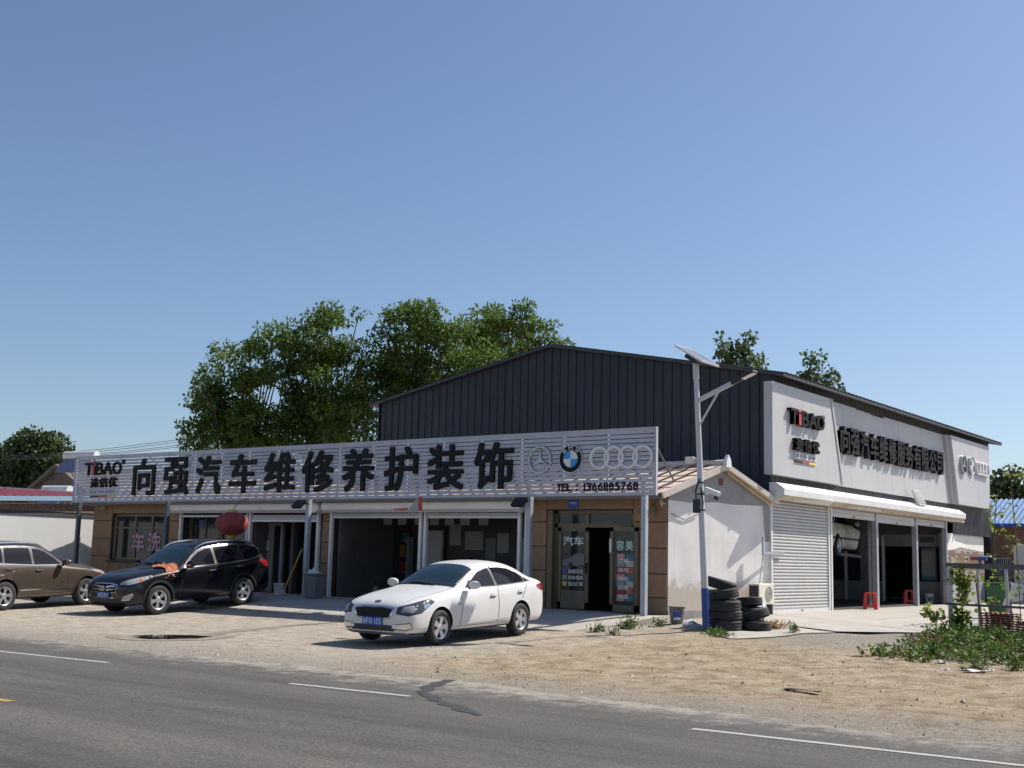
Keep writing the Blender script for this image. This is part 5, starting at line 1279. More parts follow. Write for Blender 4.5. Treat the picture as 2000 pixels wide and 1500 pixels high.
        tl = [(-3.62, s*.60, 1.0), (-3.60, s*.72, .92), (-3.46, s*.88, .96), (-3.34, s*.92, 1.10), (-3.40, s*.90, 1.16), (-3.52, s*.80, 1.13)]
        patch('tail_light', bv, tl, 'lamp_red', t, .008, .05, (-.7, s*.7, .1))
        patch('mud_flap', bv, [(-.42, s*.9, .28), (-.46, s*.9, .28), (-.46, s*.9, .42), (-.42, s*.9, .42)], 'black_plastic', t, .02, .05, (0, s, 0))
    gr = [(.90, .44, .60), (.95, 0, .57), (.90, -.44, .60), (.85, -.47, .77), (.89, -.2, .80), (.9, 0, .80), (.89, .2, .80), (.85, .47, .77)]
    patch('grille_surround', bv, [(p[0], p[1]*1.05, .66+(p[2]-.66)*1.13) for p in gr], 'chrome', t, .005, .05, (1, 0, .12)); patch('grille', bv, gr, 'well', t, .010, .05, (1, 0, .12))
    for s in (1, -1):
        for za, zb in ((.71, .74), (.635, .665)):
            patch('grille_wing', bv, [(.9, s*.10, za-.01), (.88, s*.25, za+.012), (.86, s*.42, za+.02), (.86, s*.42, zb+.018), (.88, s*.25, zb+.012), (.9, s*.10, zb-.006)], 'chrome', t, .016, .04, (1, 0, .12))
    patch('lower_grille', bv, [(.93, .62, .34), (.93, -.62, .34), (.9, -.56, .44), (.93, 0, .45), (.9, .56, .44)], 'black_plastic', t, .006, .05, (1, 0, 0))
    patch('bumper_trim', bv, [(.93, .40, .455), (.94, 0, .45), (.93, -.40, .455), (.93, -.40, .475), (.94, 0, .47), (.93, .40, .475)], 'chrome', t, .010, .05, (1, 0, 0))
    hp = bv.ray_cast(Vector((2, 0, .69)), Vector((-1, 0, 0)))[0]
    b_ = obj('badge', ring((hp.x+.022, 0, .69), .065, .048, (0, 1, 0), (0, 0, 1), (1, 0, 0), 0, .012, 24), 'chrome', t, world=False)
    glyph('badge_letter', 'G' if badge else '◆', (hp.x+.024, -.035, .655), (0, 1, 0), (0, 0, 1), (1, 0, 0), .07, .07, .006, 'chrome', b_, world=False)
    hp = bv.ray_cast(Vector((2, 0, .52)), Vector((-1, 0, 0)))[0]
    plate_text(t, plate, hp.x+.015, 0, .455, .46, .145)
    for s in (.25, -.25): obj('wiper', MB().beam((-.55, s+.2, 1.205), (-.64, s-.35, 1.245), .025, .02), 'black_plastic', t, world=False)
    add_wheels(t, WB, .36, .225, .235, 5, True, .935)
    return t
S1 = suv('black SUV with roof rails parked before the left bay, orange cloth on bonnet', 'paint_black', '冀FE593Y')
place_car(S1, (-12.35, -4.90, gz(-12.35, -4.90)+.004), (-12.39, -1.96, -.215), .935, 2.71, 1.08)
S2 = suv('bronze brown SUV with chrome door strip parked nose in by the white wall', 'paint_brown', '冀F8A206', False, True)
place_car(S2, (-16.95, -4.05, gz(-16.95, -4.05)+.004), (-16.42, -6.93, gz(-16.42, -6.93)+.004), .935, 2.71, 1.08, False)
L = sedan('old white saloon car raised on a lift inside the dim shed bay', 'paint_old', True)
place_car(L, (-1.05, 16.2, 1.62), (-.75, 13.35, 1.62), .885, 2.65, 1.08, False)
lf = thing('car_lift', 'two post car lift holding the old saloon in the dim bay', 'car lift', (-1.7, 14.6, 0))
for x in (-.35, -3.2): obj('lift_post', MB().box(x-.14, x+.14, 14.5, 14.8, 0, 3.6), 'steel_dark', lf)
for x0, x1 in ((-.4, -1.0), (-3.1, -2.5)):
    for y in (13.7, 15.6): obj('lift_arm', MB().beam((x0, 14.65, 1.62), (x1, y, 1.70), .1, .1), 'steel_dark', lf)
# crumpled wash cloth on the near wing of the black car
bpy.context.view_layer.update()
mw = S1.matrix_world.copy(); bodyS1 = [c for c in S1.children if c.name.startswith('body')][0]; bvS1 = bvh_of(bodyS1.data)
cmb = MB(); random.seed(21)
def cloth(u, v):
    x = -.56+.36*u+.06*math.sin(v*7); y = .34+.60*v; k = math.sin(u*13+v*5)*.5+math.sin(v*17-u*6)*.5
    h = bvS1.ray_cast(Vector((x-.16*abs(v-.45)+.03*math.sin(v*9), y, 3)), Vector((0, 0, -1)))[0] or Vector((x, y, 1.0))
    p = h+Vector((0, 0, .02+.035*(k+1)*.5))
    if v > .86: p.y = min(p.y, .93); p.z -= .35*(v-.86)*(2+math.sin(u*9))
    return tuple(mw @ p)
cmb.sheet(cloth, 22, 22)
cl = thing('orange_cloth', 'crumpled orange wash cloth lying on the black bonnet edge', 'cloth', tuple(mw @ Vector((-.3, .6, 1.1))))
cmb2 = cmb
obj('cloth_sheet', cmb2, 'cloth_orange', cl, True, fix=False)

# ------------------------------------------------------------------ solar street lamp
LB = Vector((2.16, -1.54, gz(2.16, -1.54)))
lamp = thing('solar_street_lamp', 'solar street lamp on a pale pole with blue painted foot', 'street lamp', tuple(LB))
lean = Vector((-.28, .0, 5.95)); top = LB+lean
def onpole(h): return LB+lean*(h/5.95)
obj('pole', MB().tube([onpole(.92), onpole(3), onpole(5.9)], [.078, .068, .055], 14), 'pole_grey', lamp, True)
obj('painted_foot', MB().tube([onpole(-.05), onpole(.92)], [.085, .081], 14), 'tarp_blue', lamp, True)
obj('clamp', MB().tube([onpole(5.55), onpole(5.9)], .072, 12), 'pole_grey', lamp)
# panel facing the driveway side, frame proud of the cells
pc_ = top+Vector((.02, .03, .12)); pu = Vector((0, 1, 0)); pn_ = Vector((.53, 0, .85)).normalized(); pv = pn_.cross(pu)
def pq(a, b_, c): return pc_+pu*a+pv*b_+pn_*c
def pbox(mb, a0, a1, b0, b1, c0, c1):
    return mb.add([pq(a0, b0, c0), pq(a1, b0, c0), pq(a1, b1, c0), pq(a0, b1, c0), pq(a0, b0, c1), pq(a1, b0, c1), pq(a1, b1, c1), pq(a0, b1, c1)], [(0, 3, 2, 1), (4, 5, 6, 7), (0, 1, 5, 4), (1, 2, 6, 5), (2, 3, 7, 6), (3, 0, 4, 7)])
pan = obj('solar_panel', pbox(MB(), -.40, .40, -.36, .36, -.012, .012), 'solar_cell', lamp)
mb = MB()
for a in ((-.43, .43, -.39, -.36), (-.43, .43, .36, .39), (-.43, -.40, -.36, .36), (.40, .43, -.36, .36)): pbox(mb, *a, -.02, .025)
obj('panel_frame', mb, 'emblem_white', pan)
for k in range(1, 6): obj('cell_gap', pbox(MB(), -.4+k*.8/6-.004, -.4+k*.8/6+.004, -.36, .36, .0125, .0145), 'emblem_white', pan)
obj('battery_box', pbox(MB(), -.22, .12, -.16, .16, -.14, -.03), 'black_plastic', pan)
AJ = onpole(5.05); AE = AJ+Vector((.95, -.10, .34))
obj('lamp_arm', MB().beam(AJ, AE, .06, .09), 'pole_grey', lamp)
obj('arm_strut', MB().beam(onpole(4.45), AJ.lerp(AE, .62), .035, .035), 'pole_grey', lamp)
dv = (AE-AJ).normalized()
hd = obj('lamp_head', MB().beam(AE-dv*.05, AE+dv*.22, .11, .09).beam(AE+dv*.2, AE+dv*.58, .20, .05), 'black_plastic', lamp, bevel=.012)
obj('led_panel', MB().beam(AE+dv*.25+Vector((0, 0, -.03)), AE+dv*.56+Vector((0, 0, -.03)), .16, .012), 'emblem_white', hd)
obj('cable_bundle', MB().tube([onpole(3.3)+Vector((.02, -.09, 0)), onpole(3.05)+Vector((-.06, -.12, 0)), onpole(2.8)+Vector((-.07, -.1, 0)), onpole(2.6)+Vector((.05, -.1, 0)), onpole(2.75)+Vector((.09, -.09, 0)), onpole(3.1)+Vector((.06, -.1, 0))], .018, 6), 'black_plastic', lamp)
obj('control_box', MB().box(LB.x-.28, LB.x-.12, LB.y-.12, LB.y+.02, LB.z+2.55, LB.z+2.85), 'black_plastic', lamp, bevel=.01)
for z in (2.6, 2.95, 3.2): obj('strap', MB().tube([onpole(z), onpole(z+.03)], .082, 12), 'black_plastic', lamp)
cc = thing('pole_camera', 'white bullet camera strapped to the lamp pole', 'camera', tuple(onpole(3.05))); q = onpole(3.05)
obj('body', MB().beam(q+Vector((.12, -.02, .03)), q+Vector((.52, -.14, -.10)), .11, .10), 'emblem_white', cc, bevel=.02); obj('bracket', MB().beam(q, q+Vector((.2, -.05, -.08)), .04, .05), 'emblem_white', cc)
obj('lens', MB().beam(q+Vector((.40, -.12, -.16)), q+Vector((.48, -.14, -.2)), .06, .06), 'black_plastic', cc)

# ------------------------------------------------------------------ stacked old tyres
def tyre_mesh(Rr, Wd, rim):
    pr = [(rim, -Wd*.42), (rim+.03, -Wd*.5), (Rr*.9, -Wd*.5), (Rr*.97, -Wd*.42), (Rr, -Wd*.30), (Rr*.985, -Wd*.27), (Rr*.985, -Wd*.1), (Rr, -Wd*.08), (Rr, Wd*.08), (Rr*.985, Wd*.1), (Rr*.985, Wd*.27), (Rr, Wd*.30), (Rr*.97, Wd*.42), (Rr*.9, Wd*.5), (rim+.03, Wd*.5), (rim, Wd*.42), (rim+.05, Wd*.3), (Rr*.9, Wd*.25), (Rr*.9, -Wd*.25), (rim+.05, -Wd*.3)]
    return mesh_of('tyre_ring', MB().lathe(pr, (0, 0, 0), 'Z', 36, close=True), 'rubber', True)
tm = [tyre_mesh(.33, .205, .20), tyre_mesh(.35, .225, .215), tyre_mesh(.31, .19, .19)]
def tyre(x, y, z, k, tilt, az, lbl):
    o = bpy.data.objects.new('tyre_ring', tm[k]); col.objects.link(o); o.location = (x, y, z); o.rotation_euler = (tilt*math.cos(az), tilt*math.sin(az), random.uniform(0, 6)); return tag(o, lbl, 'tyre', 'old tyres by the lamp pole')
tx, ty_ = 2.33, -.95; g0 = gz(tx, ty_)+.022
stack = [(0, .0, 1, 0, 'bottom tyre of the tall stack beside the lamp pole'), (.02, .215, 0, .02, 'second tyre up in the tall stack beside the lamp pole'), (-.02, .43, 1, .03, 'third tyre up in the tall stack beside the lamp pole'), (-.06, .66, 0, .20, 'tilted top tyre of the tall stack beside the lamp pole')]
for dx, z, k, ti, lb in stack: tyre(tx+dx, ty_+random.uniform(-.03, .03), g0+.11+z, k, ti, 2.0, lb)
sx, sy = 1.85, -.30; g1 = gz(sx, sy)+.02
for z, k, ti, lb in ((0, 0, 0, 'lowest tyre in the stack behind, against the white wall'), (.21, 2, .03, 'second tyre in the stack behind, against the white wall'), (.41, 0, .03, 'third tyre in the stack behind, against the white wall'), (.62, 1, .05, 'fourth tyre in the stack behind, against the white wall'), (.86, 1, .26, 'highest tyre of all, tilted on the stack against the white wall')): tyre(sx+random.uniform(-.04, .04), sy+random.uniform(-.04, .04), g1+.105+z, k, ti, 1.8, lb)
ux, uy = 2.80, -.42; g2 = gz(ux, uy)+.022
tyre(ux, uy, g2+.105, 0, 0, 0, 'single tyre lying flat under the leaning one beside the drum'); tyre(ux-.06, uy+.10, g2+.33, 2, .35, 1.9, 'leaning tyre showing its open hole beside the drum')
wx_, wy_ = 2.15, .65; g3 = gz(wx_, wy_)+.02
tyre(wx_, wy_, g3+.10, 2, 0, 0, 'low tyre behind the stacks near the steel drum'); tyre(wx_-.03, wy_, g3+.32, 0, .05, 1, 'tyre on the low pile behind the stacks near the drum'); tyre(wx_-.05, wy_+.02, g3+.54, 2, .12, 2, 'upper tyre on the low pile behind the stacks near the drum')
# grey bucket with a blue label by the wall corner
def bucket(name, lbl, x, y, z, r0, r1, h, mat, label=None, handle=True, cat='bucket', az=0.):
    t = thing(name, lbl, cat, (x, y, z))
    obj('pail', MB().lathe([(0, .01), (r0, 0), (r1, h), (r1-.012, h), (r0-.012, .02), (0, .02)], (x, y, z), 'Z', 24), mat, t, True)
    obj('rim', MB().lathe([(r1, h-.02), (r1+.015, h-.015), (r1+.015, h), (r1, h+.004)], (x, y, z), 'Z', 24), mat, t)
    if handle: obj('handle', MB().tube([(x+r1*math.cos(az+a)*1.03, y+r1*math.sin(az+a)*1.03, z+h-.03-.16*math.sin(i/8*math.pi)) for i, a in enumerate([math.pi*k/8 for k in range(9)])], .006, 5), 'steel_dark', t)
    if label:
        n_ = 7; mb = MB(); A = []
        for i in range(n_):
            a = az-.55+1.1*i/(n_-1)
            for zz, rr in ((h*.25, r0+(r1-r0)*.25+.004), (h*.7, r0+(r1-r0)*.7+.004)): A.append((x+rr*math.cos(a), y+rr*math.sin(a), z+zz))
        mb.add(A, [(2*i, 2*i+2, 2*i+3, 2*i+1) for i in range(n_-1)]); obj('paper_label', mb, label, t, fix=False)
    return t
bk = bucket('grey_bucket', 'dark grey bucket with blue and white label at the white wall corner', .60, -.05, gz(.60, -.05), .14, .19, .40, 'grey_plastic', 'plaque_blue', True, 'bucket', -1.0)
obj('label_band', MB().add([(.60+.167*math.cos(-1.5+i*.2), -.05+.167*math.sin(-1.5+i*.2), gz(.60, -.05)+zz) for i in range(6) for zz in (.10, .15)], [(2*i, 2*i+2, 2*i+3, 2*i+1) for i in range(5)]), 'white_print', bk, fix=False)
bucket('white_bucket', 'white plastic bucket on the apron behind the black car', -13.3, .15, interp(.15, AP), .13, .165, .36, 'white_plastic', None, True, 'bucket', -1.2)
bucket('paint_bucket', 'white paint bucket beside the inner window of the shed', -.05, 20.2, .004, .15, .18, .36, 'white_plastic', 'grey_plastic', True, 'bucket', -1.0)
# mop leaning in the white bucket, pressure washer
mp = thing('yellow_mop', 'yellow handled mop leaning by the inner door', 'mop', (-13.9, .9, 0))
obj('handle', MB().tube([(-13.9, .9, .1), (-13.8, 1.5, 1.42)], .022, 8), 'lantern_gold', mp); obj('mop_head', MB().lathe([(.09, 0), (.07, .12), (.02, .22), (0, .24)], (-13.9, .88, .004), 'Z', 12), 'cream_plastic', mp)
wb = thing('litter_bin', 'tall grey dustbin with a crumpled white bag on its lid', 'dustbin', (-11.35, -.25, 0))
bz = interp(-.25, AP)
obj('bin_body', MB().add([(-11.55, -.42, bz), (-11.15, -.42, bz), (-11.15, -.08, bz), (-11.55, -.08, bz), (-11.60, -.47, bz+.66), (-11.10, -.47, bz+.66), (-11.10, -.03, bz+.66), (-11.60, -.03, bz+.66)], [(0, 3, 2, 1), (4, 5, 6, 7), (0, 1, 5, 4), (1, 2, 6, 5), (2, 3, 7, 6), (3, 0, 4, 7)]), 'grey_plastic', wb, bevel=.02)
obj('lid', MB().box(-11.63, -11.07, -.5, 0.0, bz+.665, bz+.72), 'grey_plastic', wb, bevel=.02)
pb = thing('plastic_bag', 'crumpled pale plastic bag lying on the grey dustbin lid', 'plastic bag', (-11.4, -.25, bz+.72))
mb = MB(); random.seed(5)
mb.sheet(lambda u, v: (-11.60+.40*u, -.44+.38*v, bz+.725+.13*math.sin(u*3.1)*math.sin(v*3.1)*(1+.4*math.sin(u*17+v*11))), 12, 12); obj('bag', mb, 'white_plastic', pb, True, fix=False)
wp = thing('pressure_sprayer', 'small grey pump sprayer standing in the open bay', 'sprayer', (-10.9, 1.9, .005))
obj('tank', MB().lathe([(0, 0), (.10, 0), (.11, .05), (.11, .26), (.05, .34), (0, .35)], (-10.9, 1.9, .005), 'Z', 16), 'grey_plastic', wp, True); obj('wand', MB().tube([(-10.9, 1.9, .34), (-10.88, 1.8, .6)], .012, 6), 'black_plastic', wp)
hs = thing('black_hose', 'thin black hose hanging down inside the open bay', 'hose', (-11.5, 1.6, 0))
obj('hose_run', MB().tube([(-11.75, 1.6, 1.6), (-11.6, 1.65, .9), (-11.2, 1.75, .35), (-10.7, 1.9, .05), (-10.2, 2.1, .03), (-9.6, 2.2, .03)], .018, 6), 'black_plastic', hs, True)
# red stools at the side bays
def stool(x, y, lbl, az=0.):
    z0 = dz(x, y)+.006 if x > .62 else .004
    t = thing('red_plastic_stool', lbl, 'stool', (x, y, z0), group='red plastic stools')
    c, s_ = math.cos(az), math.sin(az)
    def P_(a, b_, z): return (x+a*c-b_*s_, y+a*s_+b_*c, z0+z)
    mb = MB(); T_, B_ = .17, .21
    mb.add([P_(-T_, -T_, .50), P_(T_, -T_, .50), P_(T_, T_, .50), P_(-T_, T_, .50), P_(-T_-.005, -T_-.005, .45), P_(T_+.005, -T_-.005, .45), P_(T_+.005, T_+.005, .45), P_(-T_-.005, T_+.005, .45)], [(0, 1, 2, 3), (0, 4, 5, 1), (1, 5, 6, 2), (2, 6, 7, 3), (3, 7, 4, 0)])
    obj('seat', mb, 'red_plastic', t, bevel=.02)
    for sx_, sy_ in ((1, 1), (1, -1), (-1, 1), (-1, -1)):
        mb = MB(); k0 = .455
        for (a0, b0, a1, b1) in ((sx_*T_, sy_*T_, sx_*(T_-.075), sy_*T_), (sx_*T_, sy_*T_, sx_*T_, sy_*(T_-.075))):
            e = 1.28
            q = [P_(a0, b0, k0), P_(a1, b1, k0), P_(a1*1.22 if abs(a1) < T_ else a1*e, b1*1.22 if abs(b1) < T_ else b1*e, 0), P_(a0*e, b0*e, 0)]
            q2 = [(v[0]-(v[0]-x)*.07, v[1]-(v[1]-y)*.07, v[2]) for v in q]
            mb.add(q+q2, [(0, 1, 2, 3), (7, 6, 5, 4), (0, 4, 5, 1), (1, 5, 6, 2), (2, 6, 7, 3), (3, 7, 4, 0)])
        obj('leg', mb, 'red_plastic', t)
    mb = MB()
    for a in ((-1, -1, 1, -1), (1, -1, 1, 1), (1, 1, -1, 1), (-1, 1, -1, -1)):
        f_ = .205; mb.beam(P_(a[0]*f_, a[1]*f_, .10), P_(a[2]*f_, a[3]*f_, .10), .02, .05)
    obj('brace_ring', mb, 'red_plastic', t)
    return t
stool(.95, 11.5, 'bright red plastic stool in the sun at the first open side bay', .3)
stool(-.25, 18.6, 'red plastic stool in shade behind the second side post', .5)
# straw brush and rubbish heap by the drum
br_ = thing('straw_broom_head', 'dry straw broom head lying beside the tyres', 'broom', (2.95, .2, gz(2.95, .2)))
mb = MB(); random.seed(9)
for i in range(120):
    a = random.uniform(0, 6.28); r_ = random.uniform(.02, .26); p = Vector((2.95+r_*math.cos(a), .2+r_*math.sin(a)*1.2, gz(2.95, .2)+.03)); q = p+Vector((random.uniform(-.14, .14), random.uniform(-.2, .2), random.uniform(.02, .2)))
    mb.tube([p, q], .006, 3, False)
obj('straw', mb, 'straw', br_, fix=False)
sn = thing('dirty_cloth_lump', 'pale rag lump on the dirt beside the blue lamp foot', 'rag', (1.3, -.6, gz(1.3, -.6)))
mb = MB().lathe([(0, 0), (.14, .0), (.18, .06), (.12, .14), (.04, .17), (0, .17)], (1.22, -.5, gz(1.22, -.5)), 'Z', 14); mb.v = [(v[0]+.03*math.sin(v[1]*31+v[2]*22), v[1]+.04*math.sin(v[0]*27), v[2]*1.0) for v in mb.v]
obj('rag', mb, 'white_plastic', sn, True); mb = MB().lathe([(0, 0), (.22, 0), (.2, .08), (.08, .13), (0, .13)], (1.6, -.95, gz(1.6, -.95)-.02), 'Z', 12); obj('soil_clod', mb, 'cement_grey', sn, True)

# ------------------------------------------------------------------ neighbour on the far side: white walled shed with red sheet roof
nb_ = thing('white_walled_outbuilding', 'white walled outbuilding with red sheet roof and pale blue eave', 'outbuilding', (-26, -2, 0))
obj('wall', MB().box(-25.7, -25.5, -9, 2.4, -.5, 2.40), 'plaster_white_left', nb_)
obj('wall', MB().box(-34, -25.7, 2.2, 2.4, -.5, 2.4), 'plaster_white_left', nb_)
obj('shadow_gap_band', MB().box(-25.72, -25.47, -9, 2.4, 2.40, 2.56), 'steel_dark', nb_)  # dark strip paints in the shadow gap between white wall and brick course
mbk = MB().box(-25.75, -25.45, -9, 2.4, 2.56, 2.86); obj('brick_course', mbk, 'brick_face', nb_)
A, B_, C_, D_ = Vector((-25.35, -9, 2.10)), Vector((-25.35, 2.0, 3.24)), Vector((-29, 3.6, 3.46)), Vector((-34, -3, 3.72))
A = Vector((-25.35, -6.5, 2.78)); B_ = Vector((-25.35, 2.2, 3.22)); C_ = Vector((-29.5, 3.4, 3.47)); D_ = Vector((-36.0, -2.0, 3.78))
obj('roof_base', MB().quad(A, B_, C_, D_), 'red_sheet', nb_, fix=False)
nr = 26
for k in range(nr):
    u0, u1 = k/nr, (k+.62)/nr
    p0, p1, q0, q1 = A.lerp(B_, u0), A.lerp(B_, u1), D_.lerp(C_, u0), D_.lerp(C_, u1); up = Vector((0, 0, .05))
    obj('roof_rib', MB().add([p0+up*.2, p1+up*.2, q1+up*.2, q0+up*.2, (p0+p1)/2+up, (q0+q1)/2+up], [(0, 4, 5, 3), (4, 1, 2, 5)]), 'red_sheet', nb_, fix=False)
obj('blue_eave', MB().beam(A+Vector((.05, 0, -.06)), B_+Vector((.05, 0, -.06)), .06, .17), 'blue_trim', nb_)
obj('ridge_flashing', MB().beam(D_+Vector((0, 0, .03)), C_+Vector((0, 0, .03)), .16, .10), 'tank_white', nb_)
obj('ridge_flashing', MB().beam(C_+Vector((0, 0, .03)), B_+Vector((0, 0, .03)), .14, .06), 'tank_white', nb_)
# old brick house behind with two solar water heaters
oh = thing('old_gabled_house', 'old brick house gable behind the red sheet roof', 'house', (-47.5, 15, 0))
obj('wall', MB().prism([(-3.0, -5), (3.2, -5), (3.2, -.9), (.2, .55), (-3.0, -.9)], (-47.5, 14, 5.2), (1, 0, 0), (0, 0, 1), (0, 1, 0), 9), 'dark_tile_roof', oh)
obj('roof', MB().beam((-47.3, 13.8, 5.85), (-47.3, 23.5, 5.85), .3, .2).add([(-50.9, 13.7, 4.1), (-47.3, 13.7, 5.85), (-47.3, 23.5, 5.85), (-50.9, 23.5, 4.1), (-44.0, 13.7, 4.2), (-44.0, 23.5, 4.2)], [(0, 1, 2, 3), (1, 4, 5, 2)]), 'dark_tile_roof', oh, fix=False)
obj('verge', MB().beam((-50.9, 13.65, 4.1), (-47.3, 13.65, 5.85), .18, .2), 'dark_tile_roof', oh); obj('verge', MB().beam((-47.3, 13.65, 5.85), (-44, 13.65, 4.2), .18, .2), 'dark_tile_roof', oh)
def heater(x, y, z, lbl, ln_=1.7, dirx=(1, .25)):
    t = thing('solar_water_heater', lbl, 'water heater', (x, y, z), group='solar water heaters'); d_ = Vector((dirx[0], dirx[1], 0)).normalized()
    obj('tank', MB().tube([Vector((x, y, z+1.0)), Vector((x, y, z+1.0))+d_*ln_], .24, 18), 'tank_white', t, True)
    obj('tank_cap', MB().tube([Vector((x, y, z+1.0))-d_*.04, Vector((x, y, z+1.0))], .25, 18), 'dark_red', t)
    for o_ in (.15, ln_-.15):
        p = Vector((x, y, z+.85))+d_*o_; obj('stand', MB().beam(p, p+Vector((.35, -.5, -.95)), .06, .06).beam(p, p+Vector((-.1, .5, -.95)), .06, .06), 'steel_dark', t)
    obj('tube_rack', MB().add([Vector((x, y-.15, z+.85))+d_*.1, Vector((x, y-.15, z+.85))+d_*(ln_-.1), Vector((x+.3, y-.9, z))+d_*(ln_-.1), Vector((x+.3, y-.9, z))+d_*.1], [(0, 1, 2, 3)]), 'solar_cell', t, fix=False)
heater(-44.8, 12.6, 5.25, 'solar water heater with white tank on frame above the old house', 2.2)
heater(-34.6, 5.2, 2.75, 'white solar water heater tank lying behind the red roof', 1.5)
# power lines to the trees
pw = thing('power_line', 'power line crossing the sky from the far trees to the locust trees', 'power line', (-45, 16, 7))
for k, (za, zb) in enumerate(((7.05, 7.52), (6.95, 7.40), (6.88, 7.22), (6.84, 7.12))):
    pts = []
    for i in range(17):
        u_ = i/16; pts.append((-57+19.2*u_, 16+.05*k, za-.18+(zb-za)*u_-.25*math.sin(u_*math.pi)*.6))
    obj('wire', MB().tube(pts, .017, 4, False), 'black_plastic', pw)
up_ = thing('utility_pole', 'utility pole head with insulators half hidden in the locust leaves', 'utility pole', (-37.5, 16.1, 0))
obj('pole', MB().tube([(-37.5, 16.1, -.5), (-37.5, 16.1, 7.9)], [.16, .11], 10), 'cement_grey', up_); obj('crossarm', MB().box(-38.2, -36.9, 16.03, 16.12, 7.3, 7.4), 'steel_dark', up_)
for x in (-38.0, -37.7, -37.2): obj('insulator', MB().lathe([(.03, 0), (.06, .05), (.05, .14), (0, .16)], (x, 16.08, 7.4), 'Z', 8), 'black_plastic', up_)

# ------------------------------------------------------------------ trees
def leaf_cloud(rng, centres, radii, n_per, size, flat=.6, droop=.25, aspect=.45):
    V_, k = [], 0
    for c, r_ in zip(centres, radii):
        n_ = int(n_per*(r_/.8)**2)
        d_ = rng.normal(size=(n_, 3)); d_ /= np.linalg.norm(d_, axis=1)[:, None]
        p = np.array(c)+d_*(r_*rng.uniform(.35, 1.0, size=(n_, 1))**.6)*np.array([1, 1, flat])
        ax = rng.normal(size=(n_, 3))+d_*.8; ax[:, 2] -= droop*2; ax /= np.linalg.norm(ax, axis=1)[:, None]
        up = rng.normal(size=(n_, 3))*.55+np.array([0, 0, 1.]); sd = np.cross(ax, up); sd /= np.linalg.norm(sd, axis=1)[:, None]+1e-9
        L_ = size*rng.uniform(.6, 1.3, size=(n_, 1)); W_ = L_*aspect
        q = np.stack([p, p+ax*L_*.5+sd*W_*.5, p+ax*L_, p+ax*L_*.5-sd*W_*.5], 1)
        V_.append(q.reshape(-1, 3))
    V_ = np.concatenate(V_); n_ = len(V_)//4
    return V_, n_
def leaf_object(name, V_, n_, mat, parent, off):
    me = bpy.data.meshes.new(name); me.vertices.add(len(V_)); me.vertices.foreach_set('co', (V_-np.array(off)).ravel())
    me.loops.add(4*n_); me.loops.foreach_set('vertex_index', np.arange(4*n_)); me.polygons.add(n_); me.polygons.foreach_set('loop_start', np.arange(n_)*4); me.polygons.foreach_set('loop_total', np.full(n_, 4))
    me.update(); me.materials.append(M[mat])
    o = bpy.data.objects.new(name, me); col.objects.link(o); o.parent = parent; return o
def tree(name, label, base, ells, seed, nl=120, leaves=110, size=.24, mat='leaf_locust', group=None, trunk=.22, lump=(.35, .8), flat=.55, aspect=.45):
    """ells: crown ellipsoids (centre, radii) in world coordinates"""
    rng = np.random.default_rng(seed); base = Vector(base)
    t = thing(name, label, 'tree', tuple(base), group=group)
    cs, rs = [], []
    vol = np.array([e[1][0]*e[1][1]*e[1][2] for e in ells]); vol = vol/vol.sum()
    for i in range(nl):
        e = ells[rng.choice(len(ells), p=vol)]
        d_ = rng.normal(size=3); d_ /= np.linalg.norm(d_); rr = rng.uniform(.2, 1.)**.45*rng.uniform(.92, 1.16)
        cs.append(np.array(e[0])+d_*rr*np.array(e[1])); rs.append(rng.uniform(*lump))
    V_, n_ = leaf_cloud(rng, cs, rs, leaves, size, flat, aspect=aspect)
    leaf_object('crown', V_, n_, mat, t, base)
    mb = MB(); top = Vector(ells[0][0])
    fork = base.lerp(Vector((top.x, top.y, min(e[0][2]-e[1][2]*.7 for e in ells))), .9)
    mb.tube([base-Vector((0, 0, .3)), base.lerp(fork, .5)+Vector((.1, .05, 0)), fork], [trunk*1.2, trunk, trunk*.8], 9)
    obj('trunk', mb, 'bark', t, True)
    mb = MB()
    for i in rng.choice(nl, size=min(nl, 70), replace=False):
        e = Vector(cs[i]); mid = fork.lerp(e, .5)+Vector((rng.uniform(-.3, .3), rng.uniform(-.3, .3), rng.uniform(-.5, .1)))
        mb.tube([fork, mid, e], [trunk*.42, trunk*.22, .025], 5, False)
    obj('limbs', mb, 'bark', t, fix=False)
    return t
LOC = 'locust trees behind the shop'
tree('locust_tree', 'leftmost locust tree with low spreading crown behind the shop sign', (-31.0, 14, 0), [((-31.2, 14, 8.3), (2.6, 2.4, 2.4)), ((-32.8, 14, 6.4), (2.3, 2.2, 1.9)), ((-30.4, 14, 10.6), (1.9, 1.8, 1.5)), ((-30.0, 14, 6.6), (2.3, 2.2, 2.0)), ((-33.2, 14, 9.6), (1.8, 1.7, 1.9))], 1, 250, 150, .25, group=LOC)
tree('locust_tree', 'tall dense locust tree standing in the middle behind the shop', (-27.6, 16, 0), [((-27.9, 16, 9.5), (2.6, 2.4, 2.7)), ((-28.2, 16, 12.0), (2.0, 1.8, 1.5)), ((-26.6, 16, 7.6), (2.6, 2.4, 2.3)), ((-28.8, 16, 7.2), (2.2, 2.2, 2.0)), ((-29.9, 16, 11.6), (1.6, 1.6, 1.5))], 2, 250, 150, .25, group=LOC)
